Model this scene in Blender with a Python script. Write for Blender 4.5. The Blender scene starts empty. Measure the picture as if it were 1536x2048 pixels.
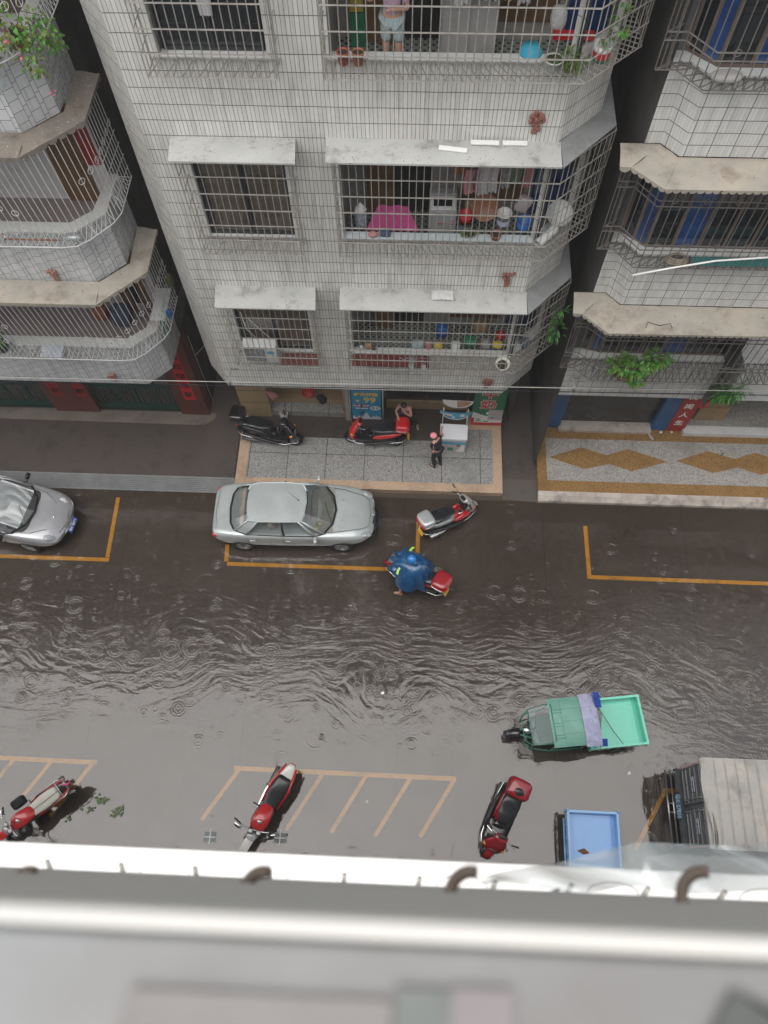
import bpy, bmesh, math, random
from mathutils import Matrix, Vector
random.seed(7)
sc = bpy.context.scene
R = math.radians
# ------------------------------------------------------------------ camera
CAMH = 20.0
cam = bpy.data.cameras.new('camera')
camo = bpy.data.objects.new('camera', cam)
sc.collection.objects.link(camo)
CR = Matrix(((0.99910294, -0.0316353, 0.02815191), (0.04054117, 0.90662269, -0.41999013), (-0.01223664, 0.42075468, 0.90709193)))
camo.matrix_world = Matrix.Translation((0, 0, CAMH)) @ CR.to_4x4()
FPX = 1549.5
cam.sensor_fit = 'HORIZONTAL'; cam.sensor_width = 36.0; cam.lens = FPX * 36 / 1536
cam.clip_start = 0.02; cam.clip_end = 400
cam.dof.use_dof = True; cam.dof.focus_distance = 16.0; cam.dof.aperture_fstop = 5.0
sc.camera = camo
# ------------------------------------------------------------------ sky, sun, exposure (overcast, rain)
w = bpy.data.worlds.new('World'); sc.world = w; w.use_nodes = True
nt = w.node_tree; nt.nodes.clear()
sky = nt.nodes.new('ShaderNodeTexSky'); sky.sky_type = 'NISHITA'; sky.sun_disc = False
SUN_EL, SUN_AZ = 70, 212
sky.sun_elevation = R(SUN_EL); sky.sun_rotation = R(SUN_AZ); sky.air_density = 1.0; sky.dust_density = 1.2; sky.ozone_density = 1.0
hs = nt.nodes.new('ShaderNodeHueSaturation'); hs.inputs['Saturation'].default_value = 0.12
bg = nt.nodes.new('ShaderNodeBackground'); bg.inputs['Strength'].default_value = 0.15
wo = nt.nodes.new('ShaderNodeOutputWorld')
nt.links.new(sky.outputs[0], hs.inputs['Color']); nt.links.new(hs.outputs[0], bg.inputs[0]); nt.links.new(bg.outputs[0], wo.inputs[0])
sun = bpy.data.lights.new('sun', 'SUN'); sun.energy = 1.3; sun.angle = R(80); sun.color = (1.0, 0.95, 0.88)
suno = bpy.data.objects.new('sun', sun); sc.collection.objects.link(suno)
d = Vector((math.sin(R(SUN_AZ)) * math.cos(R(SUN_EL)), math.cos(R(SUN_AZ)) * math.cos(R(SUN_EL)), math.sin(R(SUN_EL))))
suno.rotation_euler = d.to_track_quat('Z', 'Y').to_euler()
sc.view_settings.view_transform = 'Standard'; sc.view_settings.look = 'None'
sc.view_settings.exposure = 1.3; sc.view_settings.gamma = 1.0
sc.cycles.max_bounces = 6; sc.cycles.transparent_max_bounces = 12
sc.cycles.caustics_reflective = False; sc.cycles.caustics_refractive = False

# ------------------------------------------------------------------ survey helpers: a photo pixel (1536x2048) on a real plane
def _ray(px, py):
    return CR @ Vector((px - 768, 1024 - py, -FPX))
def gz(px, py, z=0.0):
    v = _ray(px, py); t = (z - CAMH) / v.z
    return Vector((v.x * t, v.y * t, z))
def gy(px, py, Y):
    v = _ray(px, py); t = Y / v.y
    return Vector((v.x * t, Y, CAMH + v.z * t))

# ------------------------------------------------------------------ object helpers
COL = sc.collection
def tag(o, label=None, cat=None, group=None, kind=None):
    if label: o['label'] = label
    if cat: o['category'] = cat
    if group: o['group'] = group
    if kind: o['kind'] = kind
    return o
def thing(name, label, cat, loc=(0, 0, 0), rz=0.0, group=None, rot=None):
    o = bpy.data.objects.new(name, None); COL.objects.link(o)
    o.empty_display_size = 0.1
    o.location = loc; o.rotation_euler = rot if rot else (0, 0, rz)
    return tag(o, label, cat, group)
def copy_tree(o, parent=None):
    c = o.copy(); COL.objects.link(c)
    if parent: c.parent = parent
    for ch in list(o.children): copy_tree(ch, c)
    return c

def frames(pts, closed=False):
    n = len(pts); out = []
    T = []
    for i in range(n):
        a = pts[i - 1] if (i > 0 or closed) else pts[i]
        b = pts[(i + 1) % n] if (i < n - 1 or closed) else pts[i]
        t = (b - a)
        if t.length < 1e-9: t = Vector((0, 0, 1))
        T.append(t.normalized())
    up = Vector((0, 0, 1)) if abs(T[0].z) < 0.9 else Vector((1, 0, 0))
    nrm = (up - T[0] * up.dot(T[0])).normalized()
    for i in range(n):
        nrm = nrm - T[i] * nrm.dot(T[i])
        if nrm.length < 1e-6: nrm = T[i].orthogonal()
        nrm.normalize()
        out.append((nrm.copy(), T[i].cross(nrm)))
    return out

class MB:
    """collects shapes, then builds ONE mesh object"""
    def __init__(s, M=None):
        s.v = []; s.f = []; s.mi = []; s.uv = []; s.sm = []; s.M = M or Matrix()
    def add(s, pts, faces, mi=0, uvs=None, smooth=False):
        b = len(s.v)
        for p in pts:
            q = s.M @ Vector(p); s.v.append((q.x, q.y, q.z))
        for k, f in enumerate(faces):
            s.f.append([b + i for i in f]); s.mi.append(mi); s.sm.append(smooth)
            s.uv.append(uvs[k] if uvs else None)
        return s
    def quad(s, a, b, c, d, mi=0, uv=None):
        return s.add([a, b, c, d], [(0, 1, 2, 3)], mi, [uv] if uv else None)
    def box(s, c, size, mi=0, rz=0.0, rot=None, taper=1.0):
        x, y, z = size[0] / 2, size[1] / 2, size[2] / 2
        P = [(-x, -y, -z), (x, -y, -z), (x, y, -z), (-x, y, -z), (-x * taper, -y * taper, z), (x * taper, -y * taper, z), (x * taper, y * taper, z), (-x * taper, y * taper, z)]
        m = Matrix.Translation(c) @ (rot if rot else Matrix.Rotation(rz, 4, 'Z'))
        return s.add([m @ Vector(p) for p in P], [(0, 3, 2, 1), (4, 5, 6, 7), (0, 1, 5, 4), (1, 2, 6, 5), (2, 3, 7, 6), (3, 0, 4, 7)], mi)
    def bx(s, x0, x1, y0, y1, z0, z1, mi=0):
        return s.box(((x0 + x1) / 2, (y0 + y1) / 2, (z0 + z1) / 2), (abs(x1 - x0), abs(y1 - y0), abs(z1 - z0)), mi)
    def tube(s, pts, r, n=6, mi=0, closed=False, caps=True, flat=1.0):
        pts = [Vector(p) for p in pts]
        rr = r if isinstance(r, (list, tuple)) else [r] * len(pts)
        fr = frames(pts, closed); P = []
        for p, (a, b), q in zip(pts, fr, rr):
            for k in range(n):
                t = 2 * math.pi * (k + 0.5) / n
                P.append(p + a * (math.cos(t) * q * flat) + b * (math.sin(t) * q))
        F = []; m = len(pts)
        for i in range(m if closed else m - 1):
            for k in range(n):
                F.append((i * n + k, i * n + (k + 1) % n, ((i + 1) % m) * n + (k + 1) % n, ((i + 1) % m) * n + k))
        if caps and not closed:
            F.append(tuple(reversed(range(n)))); F.append(tuple(range((m - 1) * n, m * n)))
        return s.add(P, F, mi, smooth=n > 5)
    def cyl(s, p0, p1, r0, r1=None, n=16, mi=0):
        return s.tube([p0, p1], [r0, r0 if r1 is None else r1], n, mi)
    def lathe(s, prof, c=(0, 0, 0), n=20, mi=0, rot=None, closed=False):
        m = Matrix.Translation(c) @ (rot if rot else Matrix())
        P = []; F = []
        for (r, z) in prof:
            for k in range(n):
                t = 2 * math.pi * k / n; P.append(m @ Vector((r * math.cos(t), r * math.sin(t), z)))
        L = len(prof)
        for i in range(L if closed else L - 1):
            for k in range(n):
                j = (i + 1) % L
                F.append((i * n + k, i * n + (k + 1) % n, j * n + (k + 1) % n, j * n + k))
        return s.add(P, F, mi, smooth=True)
    def ell(s, c, rad, mi=0, nu=14, nv=9, rot=None, zmin=-1.0):
        prof = []
        a0 = math.asin(max(-1, zmin))
        for i in range(nv + 1):
            a = a0 + (math.pi / 2 - a0) * i / nv
            prof.append((max(math.cos(a), 1e-4), math.sin(a)))
        m = Matrix.Translation(c) @ (rot if rot else Matrix()) @ Matrix.Diagonal((rad[0], rad[1], rad[2], 1))
        o = s.M; s.M = o @ m; s.lathe(prof, n=nu, mi=mi); s.M = o
        return s
    def prism(s, poly, z0, z1, mi=0, m=None):
        n = len(poly); m = m or Matrix()
        P = [m @ Vector((x, y, z0)) for x, y in poly] + [m @ Vector((x, y, z1)) for x, y in poly]
        F = [tuple(reversed(range(n))), tuple(range(n, 2 * n))] + [(i, (i + 1) % n, n + (i + 1) % n, n + i) for i in range(n)]
        return s.add(P, F, mi)
    def loft(s, rings, mi=0, closed=True, caps=True, smooth=True):
        n = len(rings[0]); P = [p for r in rings for p in r]; F = []
        for i in range(len(rings) - 1):
            for k in range(n if closed else n - 1):
                F.append((i * n + k, i * n + (k + 1) % n, (i + 1) * n + (k + 1) % n, (i + 1) * n + k))
        if caps and closed:
            F.append(tuple(reversed(range(n)))); F.append(tuple(range((len(rings) - 1) * n, len(rings) * n)))
        return s.add(P, F, mi, smooth=smooth)
    def grid(s, fn, nu, nv, mi=0, smooth=True, uvs=False):
        P = [fn(i / nu, j / nv) for j in range(nv + 1) for i in range(nu + 1)]
        F = []; U = []
        for j in range(nv):
            for i in range(nu):
                a = j * (nu + 1) + i; F.append((a, a + 1, a + nu + 2, a + nu + 1))
                U.append([(i / nu, j / nv), ((i + 1) / nu, j / nv), ((i + 1) / nu, (j + 1) / nv), (i / nu, (j + 1) / nv)])
        return s.add(P, F, mi, U if uvs else None, smooth)
    def wall(s, p0, p1, z0, z1, holes=(), mi=0, u0=0.0, reveal=0.0, mir=None, side=1):
        """vertical tiled wall p0->p1 with rectangular holes (u0,u1,za,zb); UV in metres"""
        a = Vector((p0[0], p0[1], 0)); b = Vector((p1[0], p1[1], 0)); L = (b - a).length; dv = (b - a) / L
        nrm = Vector((-dv.y, dv.x, 0)) * side
        us = sorted({0.0, L} | {min(max(h[i], 0), L) for h in holes for i in (0, 1)})
        zs = sorted({z0, z1} | {min(max(h[i], z0), z1) for h in holes for i in (2, 3)})
        for i in range(len(us) - 1):
            for j in range(len(zs) - 1):
                um = (us[i] + us[i + 1]) / 2; zm = (zs[j] + zs[j + 1]) / 2
                if any(h[0] < um < h[1] and h[2] < zm < h[3] for h in holes): continue
                q = [(us[i], zs[j]), (us[i + 1], zs[j]), (us[i + 1], zs[j + 1]), (us[i], zs[j + 1])]
                s.add([a + dv * u + Vector((0, 0, z)) for u, z in q], [(0, 1, 2, 3)], mi, [[(u + u0, z) for u, z in q]])
        if reveal:
            for h in holes:
                c = [(h[0], h[2]), (h[1], h[2]), (h[1], h[3]), (h[0], h[3])]
                for k in range(4):
                    (ua, za), (ub, zb) = c[k], c[(k + 1) % 4]
                    P0 = a + dv * ua + Vector((0, 0, za)); P1 = a + dv * ub + Vector((0, 0, zb))
                    s.add([P0, P1, P1 + nrm * reveal, P0 + nrm * reveal], [(0, 1, 2, 3)], mi if mir is None else mir, [[(ua, za), (ub, zb), (ub + .02, zb), (ua + .02, za)]])
        return s
    def build(s, name, mats, parent=None, bevel=0.0, sub=0, seg=2):
        me = bpy.data.meshes.new(name)
        me.from_pydata(s.v, [], s.f)
        for m in (mats if isinstance(mats, (list, tuple)) else [mats]): me.materials.append(m)
        me.polygons.foreach_set('material_index', s.mi)
        me.polygons.foreach_set('use_smooth', s.sm)
        if any(u is not None for u in s.uv):
            ul = me.uv_layers.new(name='UVMap'); k = 0
            for p, u in zip(me.polygons, s.uv):
                for i in range(p.loop_total):
                    if u: ul.data[k].uv = u[i % len(u)]
                    k += 1
        me.update()
        o = bpy.data.objects.new(name, me); COL.objects.link(o)
        if parent: o.parent = parent
        if bevel:
            m = o.modifiers.new('b', 'BEVEL'); m.width = bevel; m.segments = seg; m.limit_method = 'ANGLE'; m.angle_limit = R(35)
        if sub:
            m = o.modifiers.new('s', 'SUBSURF'); m.levels = sub; m.render_levels = sub
            for p in me.polygons: p.use_smooth = True
        return o

def bake(o, keep_mats=True):
    dg = bpy.context.evaluated_depsgraph_get(); dg.update()
    me = bpy.data.meshes.new_from_object(o.evaluated_get(dg), depsgraph=dg)
    o.modifiers.clear(); o.data = me
    return o
def drop(o):
    bpy.data.objects.remove(o, do_unlink=True)
def cut(o, cutter):
    """boolean-subtract a temporary cutter"""
    m = o.modifiers.new('c', 'BOOLEAN'); m.operation = 'DIFFERENCE'; m.object = cutter; m.solver = 'EXACT'
    bake(o); drop(cutter)
    return o

def skin(name, nodes, edges, mat, parent=None, root=None, sub=1, smooth=True):
    """one continuous limb/body surface from joints; nodes: {key:(x,y,z,r)}"""
    ks = list(nodes); ix = {k: i for i, k in enumerate(ks)}
    me = bpy.data.meshes.new(name)
    me.from_pydata([nodes[k][:3] for k in ks], [(ix[a], ix[b]) for a, b in edges], [])
    o = bpy.data.objects.new(name, me); COL.objects.link(o)
    m = o.modifiers.new('k', 'SKIN'); m.use_smooth_shade = True
    for i, k in enumerate(ks):
        sv = me.skin_vertices[0].data[i]; r = nodes[k][3]
        sv.radius = (r, r) if not isinstance(r, tuple) else r
        sv.use_root = (k == (root or ks[0]))
    m2 = o.modifiers.new('s', 'SUBSURF'); m2.levels = sub; m2.render_levels = sub
    bake(o)
    o.data.materials.clear(); o.data.materials.append(mat)
    for p in o.data.polygons: p.use_smooth = True; p.material_index = 0
    if parent: o.parent = parent
    return o
def merge(o, mb, mats):
    """append MB geometry into an existing mesh object, with extra materials"""
    base = len(o.data.materials)
    for m in mats: o.data.materials.append(m)
    bm = bmesh.new(); bm.from_mesh(o.data)
    vs = [bm.verts.new(v) for v in mb.v]
    for f, mi in zip(mb.f, mb.mi):
        try:
            q = bm.faces.new([vs[i] for i in f]); q.material_index = base + mi; q.smooth = True
        except ValueError: pass
    bm.to_mesh(o.data); bm.free()
    return o

def text(name, s, size, mat, parent=None, loc=(0, 0, 0), rot=None, depth=0.002, bold=0.0, align='CENTER', sx=1.0):
    c = bpy.data.curves.new(name, 'FONT'); c.body = s; c.size = size; c.extrude = depth; c.offset = bold
    c.align_x = align; c.align_y = 'CENTER'; c.resolution_u = 2
    t = bpy.data.objects.new(name, c); COL.objects.link(t)
    dg = bpy.context.evaluated_depsgraph_get(); dg.update()
    me = bpy.data.meshes.new_from_object(t.evaluated_get(dg), depsgraph=dg)
    bpy.data.objects.remove(t, do_unlink=True)
    m = Matrix.Translation(loc) @ (rot if rot else Matrix()) @ Matrix.Diagonal((sx, 1, 1, 1))
    me.transform(m); me.materials.clear(); me.materials.append(mat)
    o = bpy.data.objects.new(name, me); COL.objects.link(o)
    if parent: o.parent = parent
    return o
# ------------------------------------------------------------------ materials
class NT:
    def __init__(s, name):
        s.m = bpy.data.materials.new(name); s.m.use_nodes = True; s.t = s.m.node_tree; s.t.nodes.clear()
        s.out = s.t.nodes.new('ShaderNodeOutputMaterial')
    def n(s, typ, ins=None, **kw):
        q = s.t.nodes.new(typ)
        for k, v in kw.items(): setattr(q, k, v)
        for k, v in (ins or {}).items():
            if isinstance(v, bpy.types.NodeSocket): s.t.links.new(v, q.inputs[k])
            elif v is not None: q.inputs[k].default_value = v
        return q
    def m_(s, op, a, b=None, c=None, clamp=False):
        q = s.t.nodes.new('ShaderNodeMath'); q.operation = op; q.use_clamp = clamp
        for i, v in enumerate((a, b, c)):
            if v is None: continue
            if isinstance(v, bpy.types.NodeSocket): s.t.links.new(v, q.inputs[i])
            else: q.inputs[i].default_value = v
        return q.outputs[0]
    def mix(s, f, a, b, mode='MIX'):
        q = s.t.nodes.new('ShaderNodeMix'); q.data_type = 'RGBA'; q.blend_type = mode
        for i, v in ((0, f), (6, a), (7, b)):
            if isinstance(v, bpy.types.NodeSocket): s.t.links.new(v, q.inputs[i])
            elif i == 0: q.inputs[i].default_value = v
            else: q.inputs[i].default_value = (*v[:3], 1)
        return q.outputs[2]
    def noise(s, vec, scale, detail=4, rough=0.55, dist=0.0):
        return s.n('ShaderNodeTexNoise', {'Vector': vec, 'Scale': scale, 'Detail': detail, 'Roughness': rough, 'Distortion': dist}).outputs[0]
    def ramp(s, f, a, b):
        return s.n('ShaderNodeMapRange', {'Value': f, 'From Min': a, 'From Max': b}).outputs[0]
    def pr(s, col, rough=0.5, metal=0.0, spec=0.5, normal=None, coat=0.0, alpha=None, trans=0.0, ior=1.45, emit=None, sss=0.0):
        q = s.n('ShaderNodeBsdfPrincipled')
        def st(k, v):
            if v is None: return
            if isinstance(v, bpy.types.NodeSocket): s.t.links.new(v, q.inputs[k])
            else: q.inputs[k].default_value = (*v[:3], 1) if isinstance(v, (tuple, list)) else v
        st('Base Color', col); st('Roughness', rough); st('Metallic', metal); st('Specular IOR Level', spec); st('Normal', normal)
        st('Coat Weight', coat); st('Alpha', alpha); st('Transmission Weight', trans); st('IOR', ior)
        if coat: q.inputs['Coat Roughness'].default_value = 0.06
        return q.outputs[0]
    def bump(s, h, strength=0.3, dist=0.01):
        return s.n('ShaderNodeBump', {'Height': h, 'Strength': strength, 'Distance': dist}).outputs[0]
    def fin(s, sh):
        s.t.links.new(sh, s.out.inputs[0]); return s.m
def obj_co(s): return s.n('ShaderNodeTexCoord').outputs['Object']

def mat(name, col, rough=0.5, metal=0.0, spec=0.5, var=0.15, vs=3.0, col2=None, bump=0.0, bs=30.0, coat=0.0, speck=None, dirt=None, dirt_amt=0.5):
    s = NT(name); co = obj_co(s)
    c2 = col2 or tuple(max(0, c * (1 - var * 2)) for c in col)
    f = s.ramp(s.noise(co, vs, 5, 0.6), 0.3, 0.7)
    c = s.mix(f, col, c2)
    if speck:
        c = s.mix(s.ramp(s.noise(co, speck[0], 2, 0.5), speck[1], speck[1] + 0.06), c, speck[2])
    if dirt:
        c = s.mix(s.m_('MULTIPLY', s.ramp(s.noise(co, 1.7, 8, 0.72), 0.52, 0.68), dirt_amt), c, dirt)
    r = s.m_('ADD', s.m_('MULTIPLY', s.noise(co, vs * 2.3, 3), 0.2), rough - 0.1, clamp=True)
    nb = s.bump(s.noise(co, bs, 4), bump, 0.01) if bump else None
    return s.fin(s.pr(c, r, metal, spec, nb, coat))

def tiles(name, base, grout, pu, pv, gu, gv, variant='stack', base2=None):
    s = NT(name)
    uv = s.n('ShaderNodeUVMap').outputs[0]
    wob = s.noise(uv, 1.3, 2)
    sx = s.n('ShaderNodeSeparateXYZ', {0: uv})
    U = s.m_('ADD', sx.outputs[0], s.m_('MULTIPLY', wob, 0.02)); V = s.m_('ADD', sx.outputs[1], s.m_('MULTIPLY', wob, 0.02))
    if variant == 'stack':
        fu = s.m_('DIVIDE', U, pu); fv = s.m_('DIVIDE', V, pv)
        lu = s.m_('LESS_THAN', s.m_('FRACT', fu), gu / pu); lv = s.m_('LESS_THAN', s.m_('FRACT', fv), gv / pv)
        # grout depth irregular: thin joints fade here and there
        cu, cv = s.m_('FLOOR', fu), s.m_('FLOOR', fv)
        line = s.m_('MAXIMUM', s.m_('MULTIPLY', lu, s.m_('ADD', s.m_('MULTIPLY', s.noise(uv, 4, 3), 0.9), 0.42, clamp=True)), lv)
    elif variant == 'panel':
        fu = s.m_('DIVIDE', U, pu); fv = s.m_('DIVIDE', V, pv)
        lu = s.m_('MULTIPLY', s.m_('LESS_THAN', s.m_('FRACT', fu), gu / pu), 0.35)
        bold = s.m_('LESS_THAN', s.m_('FRACT', s.m_('DIVIDE', fu, 6.0)), gu * 1.5 / (pu * 6))
        lv = s.m_('LESS_THAN', s.m_('FRACT', fv), gv / pv)
        cu, cv = s.m_('FLOOR', fu), s.m_('FLOOR', fv)
        line = s.m_('MAXIMUM', s.m_('MAXIMUM', lu, bold), lv)
    else:  # columns of wide tiles and narrow strips, staggered
        P = pu
        fu = s.m_('DIVIDE', U, P); cu = s.m_('FLOOR', fu); fr = s.m_('FRACT', fu)
        wide = s.m_('LESS_THAN', fr, 0.70)
        par = s.m_('MULTIPLY', s.m_('FRACT', s.m_('MULTIPLY', cu, 0.5)), 1.0)
        off = s.m_('ADD', par, s.m_('MULTIPLY', wide, 0.27))
        fv = s.m_('ADD', s.m_('DIVIDE', V, pv), off); cv = s.m_('FLOOR', fv)
        l1 = s.m_('LESS_THAN', fr, gu / P)
        l2 = s.m_('MULTIPLY', s.m_('GREATER_THAN', fr, 0.70), s.m_('LESS_THAN', fr, 0.70 + gu / P))
        lv = s.m_('LESS_THAN', s.m_('FRACT', fv), gv / pv)
        cu = s.m_('ADD', cu, s.m_('MULTIPLY', wide, 0.5))
        line = s.m_('MAXIMUM', s.m_('MAXIMUM', l1, l2), lv)
    cell = s.n('ShaderNodeCombineXYZ', {0: cu, 1: cv, 2: 0.0}).outputs[0]
    wn = s.n('ShaderNodeTexWhiteNoise', {'Vector': cell}, noise_dimensions='2D').outputs[0]
    tile = s.mix(wn, base, base2 or tuple(c * 0.86 for c in base))
    st = s.ramp(s.noise(uv, 0.9, 6, 0.7), 0.45, 0.75)
    tile = s.mix(s.m_('MULTIPLY', st, 0.35), tile, (base[0] * 0.62, base[1] * 0.6, base[2] * 0.55))
    # vertical run-off streaks
    stc = s.n('ShaderNodeMapping', {0: uv, 'Scale': (9.0, 0.7, 1)}).outputs[0]
    sk = s.m_('MULTIPLY', s.ramp(s.noise(stc, 1.0, 6, 0.7), 0.52, 0.76), 0.6)
    tile = s.mix(sk, tile, (0.16, 0.14, 0.12))
    c = s.mix(s.m_('MULTIPLY', line, 0.9), tile, grout)
    rough = s.m_('ADD', s.m_('MULTIPLY', line, 0.4), s.m_('ADD', s.m_('MULTIPLY', st, 0.2), 0.22))
    nb = s.bump(s.m_('SUBTRACT', s.m_('MULTIPLY', wn, 0.3), line), 0.35, 0.004)
    return s.fin(s.pr(c, rough, 0, 0.5, nb))

def terrazzo(name, base, dark, scale=55, joint=None, wet=0.3):
    s = NT(name); co = obj_co(s)
    f = s.n('ShaderNodeTexVoronoi', {'Vector': co, 'Scale': scale}).outputs['Color']
    g = s.n('ShaderNodeSeparateColor', {0: f}).outputs[0]
    c = s.mix(s.ramp(g, 0.45, 0.85), base, dark)
    c = s.mix(s.m_('MULTIPLY', s.ramp(s.noise(co, 1.4, 7, 0.7), 0.48, 0.66), 0.5), c, tuple(x * 0.45 for x in base))
    # small blotches (gum, drips)
    c = s.mix(s.ramp(s.noise(co, 4.0, 7, 0.75), 0.64, 0.69), c, (0.06, 0.055, 0.05))
    if joint:
        sx = s.n('ShaderNodeSeparateXYZ', {0: co})
        lx = s.m_('LESS_THAN', s.m_('FRACT', s.m_('DIVIDE', s.m_('ADD', sx.outputs[0], joint[2]), joint[0])), 0.018 / joint[0])
        ly = s.m_('LESS_THAN', s.m_('FRACT', s.m_('DIVIDE', s.m_('ADD', sx.outputs[1], joint[3]), joint[1])), 0.018 / joint[1])
        c = s.mix(s.m_('MAXIMUM', lx, ly), c, (0.035, 0.032, 0.03))
    r = s.m_('ADD', s.m_('MULTIPLY', s.noise(co, 2.2, 4), 0.35), wet - 0.1, clamp=True)
    return s.fin(s.pr(c, r, 0, 0.5, s.bump(g, 0.15, 0.003)))

def glass(name, tint=(0.03, 0.04, 0.045), opac=0.35, rough=0.03):
    s = NT(name)
    bk = s.n('ShaderNodeNewGeometry').outputs['Backfacing']
    fr = s.n('ShaderNodeFresnel', {'IOR': s.m_('SUBTRACT', 1.52, s.m_('MULTIPLY', bk, 1.52 - 1 / 1.52))}).outputs[0]
    tr = s.n('ShaderNodeBsdfTransparent', {0: (0.92, 0.94, 0.94, 1)}).outputs[0]
    df = s.pr(tint, 0.3)
    a = s.n('ShaderNodeMixShader', {0: opac, 1: tr, 2: df}).outputs[0]
    gl = s.n('ShaderNodeBsdfGlossy', {'Color': (1, 1, 1, 1), 'Roughness': rough}).outputs[0]
    b = s.n('ShaderNodeMixShader', {0: s.m_('ADD', fr, 0.03, clamp=True), 1: a, 2: gl}).outputs[0]
    return s.fin(b)

def paint(name, col, rough=0.3, flake=0.0, metal=0.0, dirt=0.12):
    s = NT(name); co = obj_co(s)
    c = s.mix(s.m_('MULTIPLY', s.ramp(s.noise(co, 2.5, 7, 0.7), 0.45, 0.75), dirt), col, (0.12, 0.105, 0.09))
    # rain beads on the paint
    v = s.n('ShaderNodeTexVoronoi', {'Vector': co, 'Scale': 46.0}, feature='F1').outputs[0]
    bead = s.m_('MULTIPLY', s.m_('SUBTRACT', 0.3, v, clamp=True), s.m_('GREATER_THAN', s.noise(co, 20, 1), 0.54))
    return s.fin(s.pr(c, rough, metal, 0.5, s.bump(bead, 0.35, 0.01), coat=0.7))

def ripples(s, co, scale, seed, rings=3.2, keep=0.5):
    """rain rings: one expanding ring packet per voronoi cell"""
    v = s.n('ShaderNodeTexVoronoi', {'Vector': s.n('ShaderNodeMapping', {0: co, 'Location': (seed, seed * 1.7, 0)}).outputs[0], 'Scale': scale, 'Randomness': 1.0}, feature='F1')
    v.voronoi_dimensions = '2D'
    dist = v.outputs['Distance']; cs = s.n('ShaderNodeSeparateColor', {0: v.outputs['Color']})
    rad = s.m_('MULTIPLY', cs.outputs[0], 0.42)
    x = s.m_('SUBTRACT', dist, rad)
    env = s.m_('SUBTRACT', 1.0, s.m_('ABSOLUTE', s.m_('MULTIPLY', x, 5.5)), clamp=True)
    amp = s.m_('MULTIPLY', s.m_('MULTIPLY', s.m_('GREATER_THAN', cs.outputs[1], keep), s.m_('ADD', 0.15, s.m_('POWER', cs.outputs[2], 1.3))), s.m_('SUBTRACT', 1.0, s.m_('MULTIPLY', rad, 1.9)))
    return s.m_('MULTIPLY', s.m_('MULTIPLY', s.m_('SINE', s.m_('MULTIPLY', x, rings * 14)), env), amp)

def water_mat():
    s = NT('rain water film'); co = obj_co(s)
    sx = s.n('ShaderNodeSeparateXYZ', {0: co}); X, Y = sx.outputs[0], sx.outputs[1]
    nb = s.noise(co, 0.35, 3)
    # deeper, livelier water towards the near kerb
    deep = s.ramp(s.m_('ADD', Y, s.m_('MULTIPLY', s.m_('SUBTRACT', nb, 0.5), 3.2)), 7.4, 5.2)
    band = s.m_('MULTIPLY', deep, s.ramp(s.m_('ADD', Y, s.m_('MULTIPLY', s.m_('SUBTRACT', nb, 0.5), 3.0)), 2.2, 4.6))
    h = s.m_('MULTIPLY', ripples(s, co, 1.5, 1.3, rings=4.0, keep=0.40), 2.0)
    h = s.m_('ADD', h, s.m_('MULTIPLY', ripples(s, co, 2.3, 7.9, rings=2.9, keep=0.35), 1.25))
    h = s.m_('ADD', h, s.m_('MULTIPLY', ripples(s, co, 3.4, 3.1, rings=2.0, keep=0.5), 0.9))
    # flow lines, long in X, bowed by noise
    wv = s.n('ShaderNodeTexNoise', {'Vector': co, 'Scale': 0.22, 'Detail': 2.0}).outputs['Color']
    wv = s.n('ShaderNodeVectorMath', {0: s.n('ShaderNodeVectorMath', {0: wv, 1: (0.5, 0.5, 0.5)}, operation='SUBTRACT').outputs[0], 1: (2.5, 4.5, 0)}, operation='MULTIPLY').outputs[0]
    cw = s.n('ShaderNodeVectorMath', {0: co, 1: wv}, operation='ADD').outputs[0]
    mp = s.n('ShaderNodeMapping', {0: cw, 'Scale': (1.15, 3.0, 1), 'Rotation': (0, 0, R(-10))}).outputs[0]
    w1 = s.noise(mp, 1.0, 2, 0.35, 1.5)
    w2 = s.noise(s.n('ShaderNodeMapping', {0: cw, 'Scale': (1.6, 4.6, 1), 'Rotation': (0, 0, R(16))}).outputs[0], 1.2, 3, 0.45, 1.4)
    flow = s.m_('ADD', s.m_('MULTIPLY', w1, 2.0), s.m_('MULTIPLY', w2, 1.15))
    amp_r = s.m_('ADD', s.m_('ADD', 0.11, s.m_('MULTIPLY', s.m_('SUBTRACT', 1.0, deep), 0.36)), s.m_('MULTIPLY', band, 0.55))
    amp_f = s.m_('ADD', 0.06, s.m_('MULTIPLY', band, 1.1))
    H = s.m_('ADD', s.m_('MULTIPLY', h, amp_r), s.m_('MULTIPLY', flow, amp_f))
    nrm = s.bump(H, 1.0, 0.0075)
    fr = s.n('ShaderNodeFresnel', {'IOR': 1.55, 'Normal': nrm}).outputs[0]
    k = s.m_('MULTIPLY', fr, s.m_('ADD', 0.95, s.m_('MULTIPLY', deep, 0.33)), clamp=True)
    murk = s.m_('MULTIPLY', deep, 0.07)
    tr = s.n('ShaderNodeBsdfTransparent', {0: (0.9, 0.88, 0.86, 1)}).outputs[0]
    df = s.n('ShaderNodeBsdfDiffuse', {0: (0.10, 0.09, 0.08, 1)}).outputs[0]
    a = s.n('ShaderNodeMixShader', {0: murk, 1: tr, 2: df}).outputs[0]
    gl = s.n('ShaderNodeBsdfGlossy', {'Color': (1, 1, 1, 1), 'Roughness': 0.015, 'Normal': nrm}).outputs[0]
    return s.fin(s.n('ShaderNodeMixShader', {0: k, 1: a, 2: gl}).outputs[0])

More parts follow.
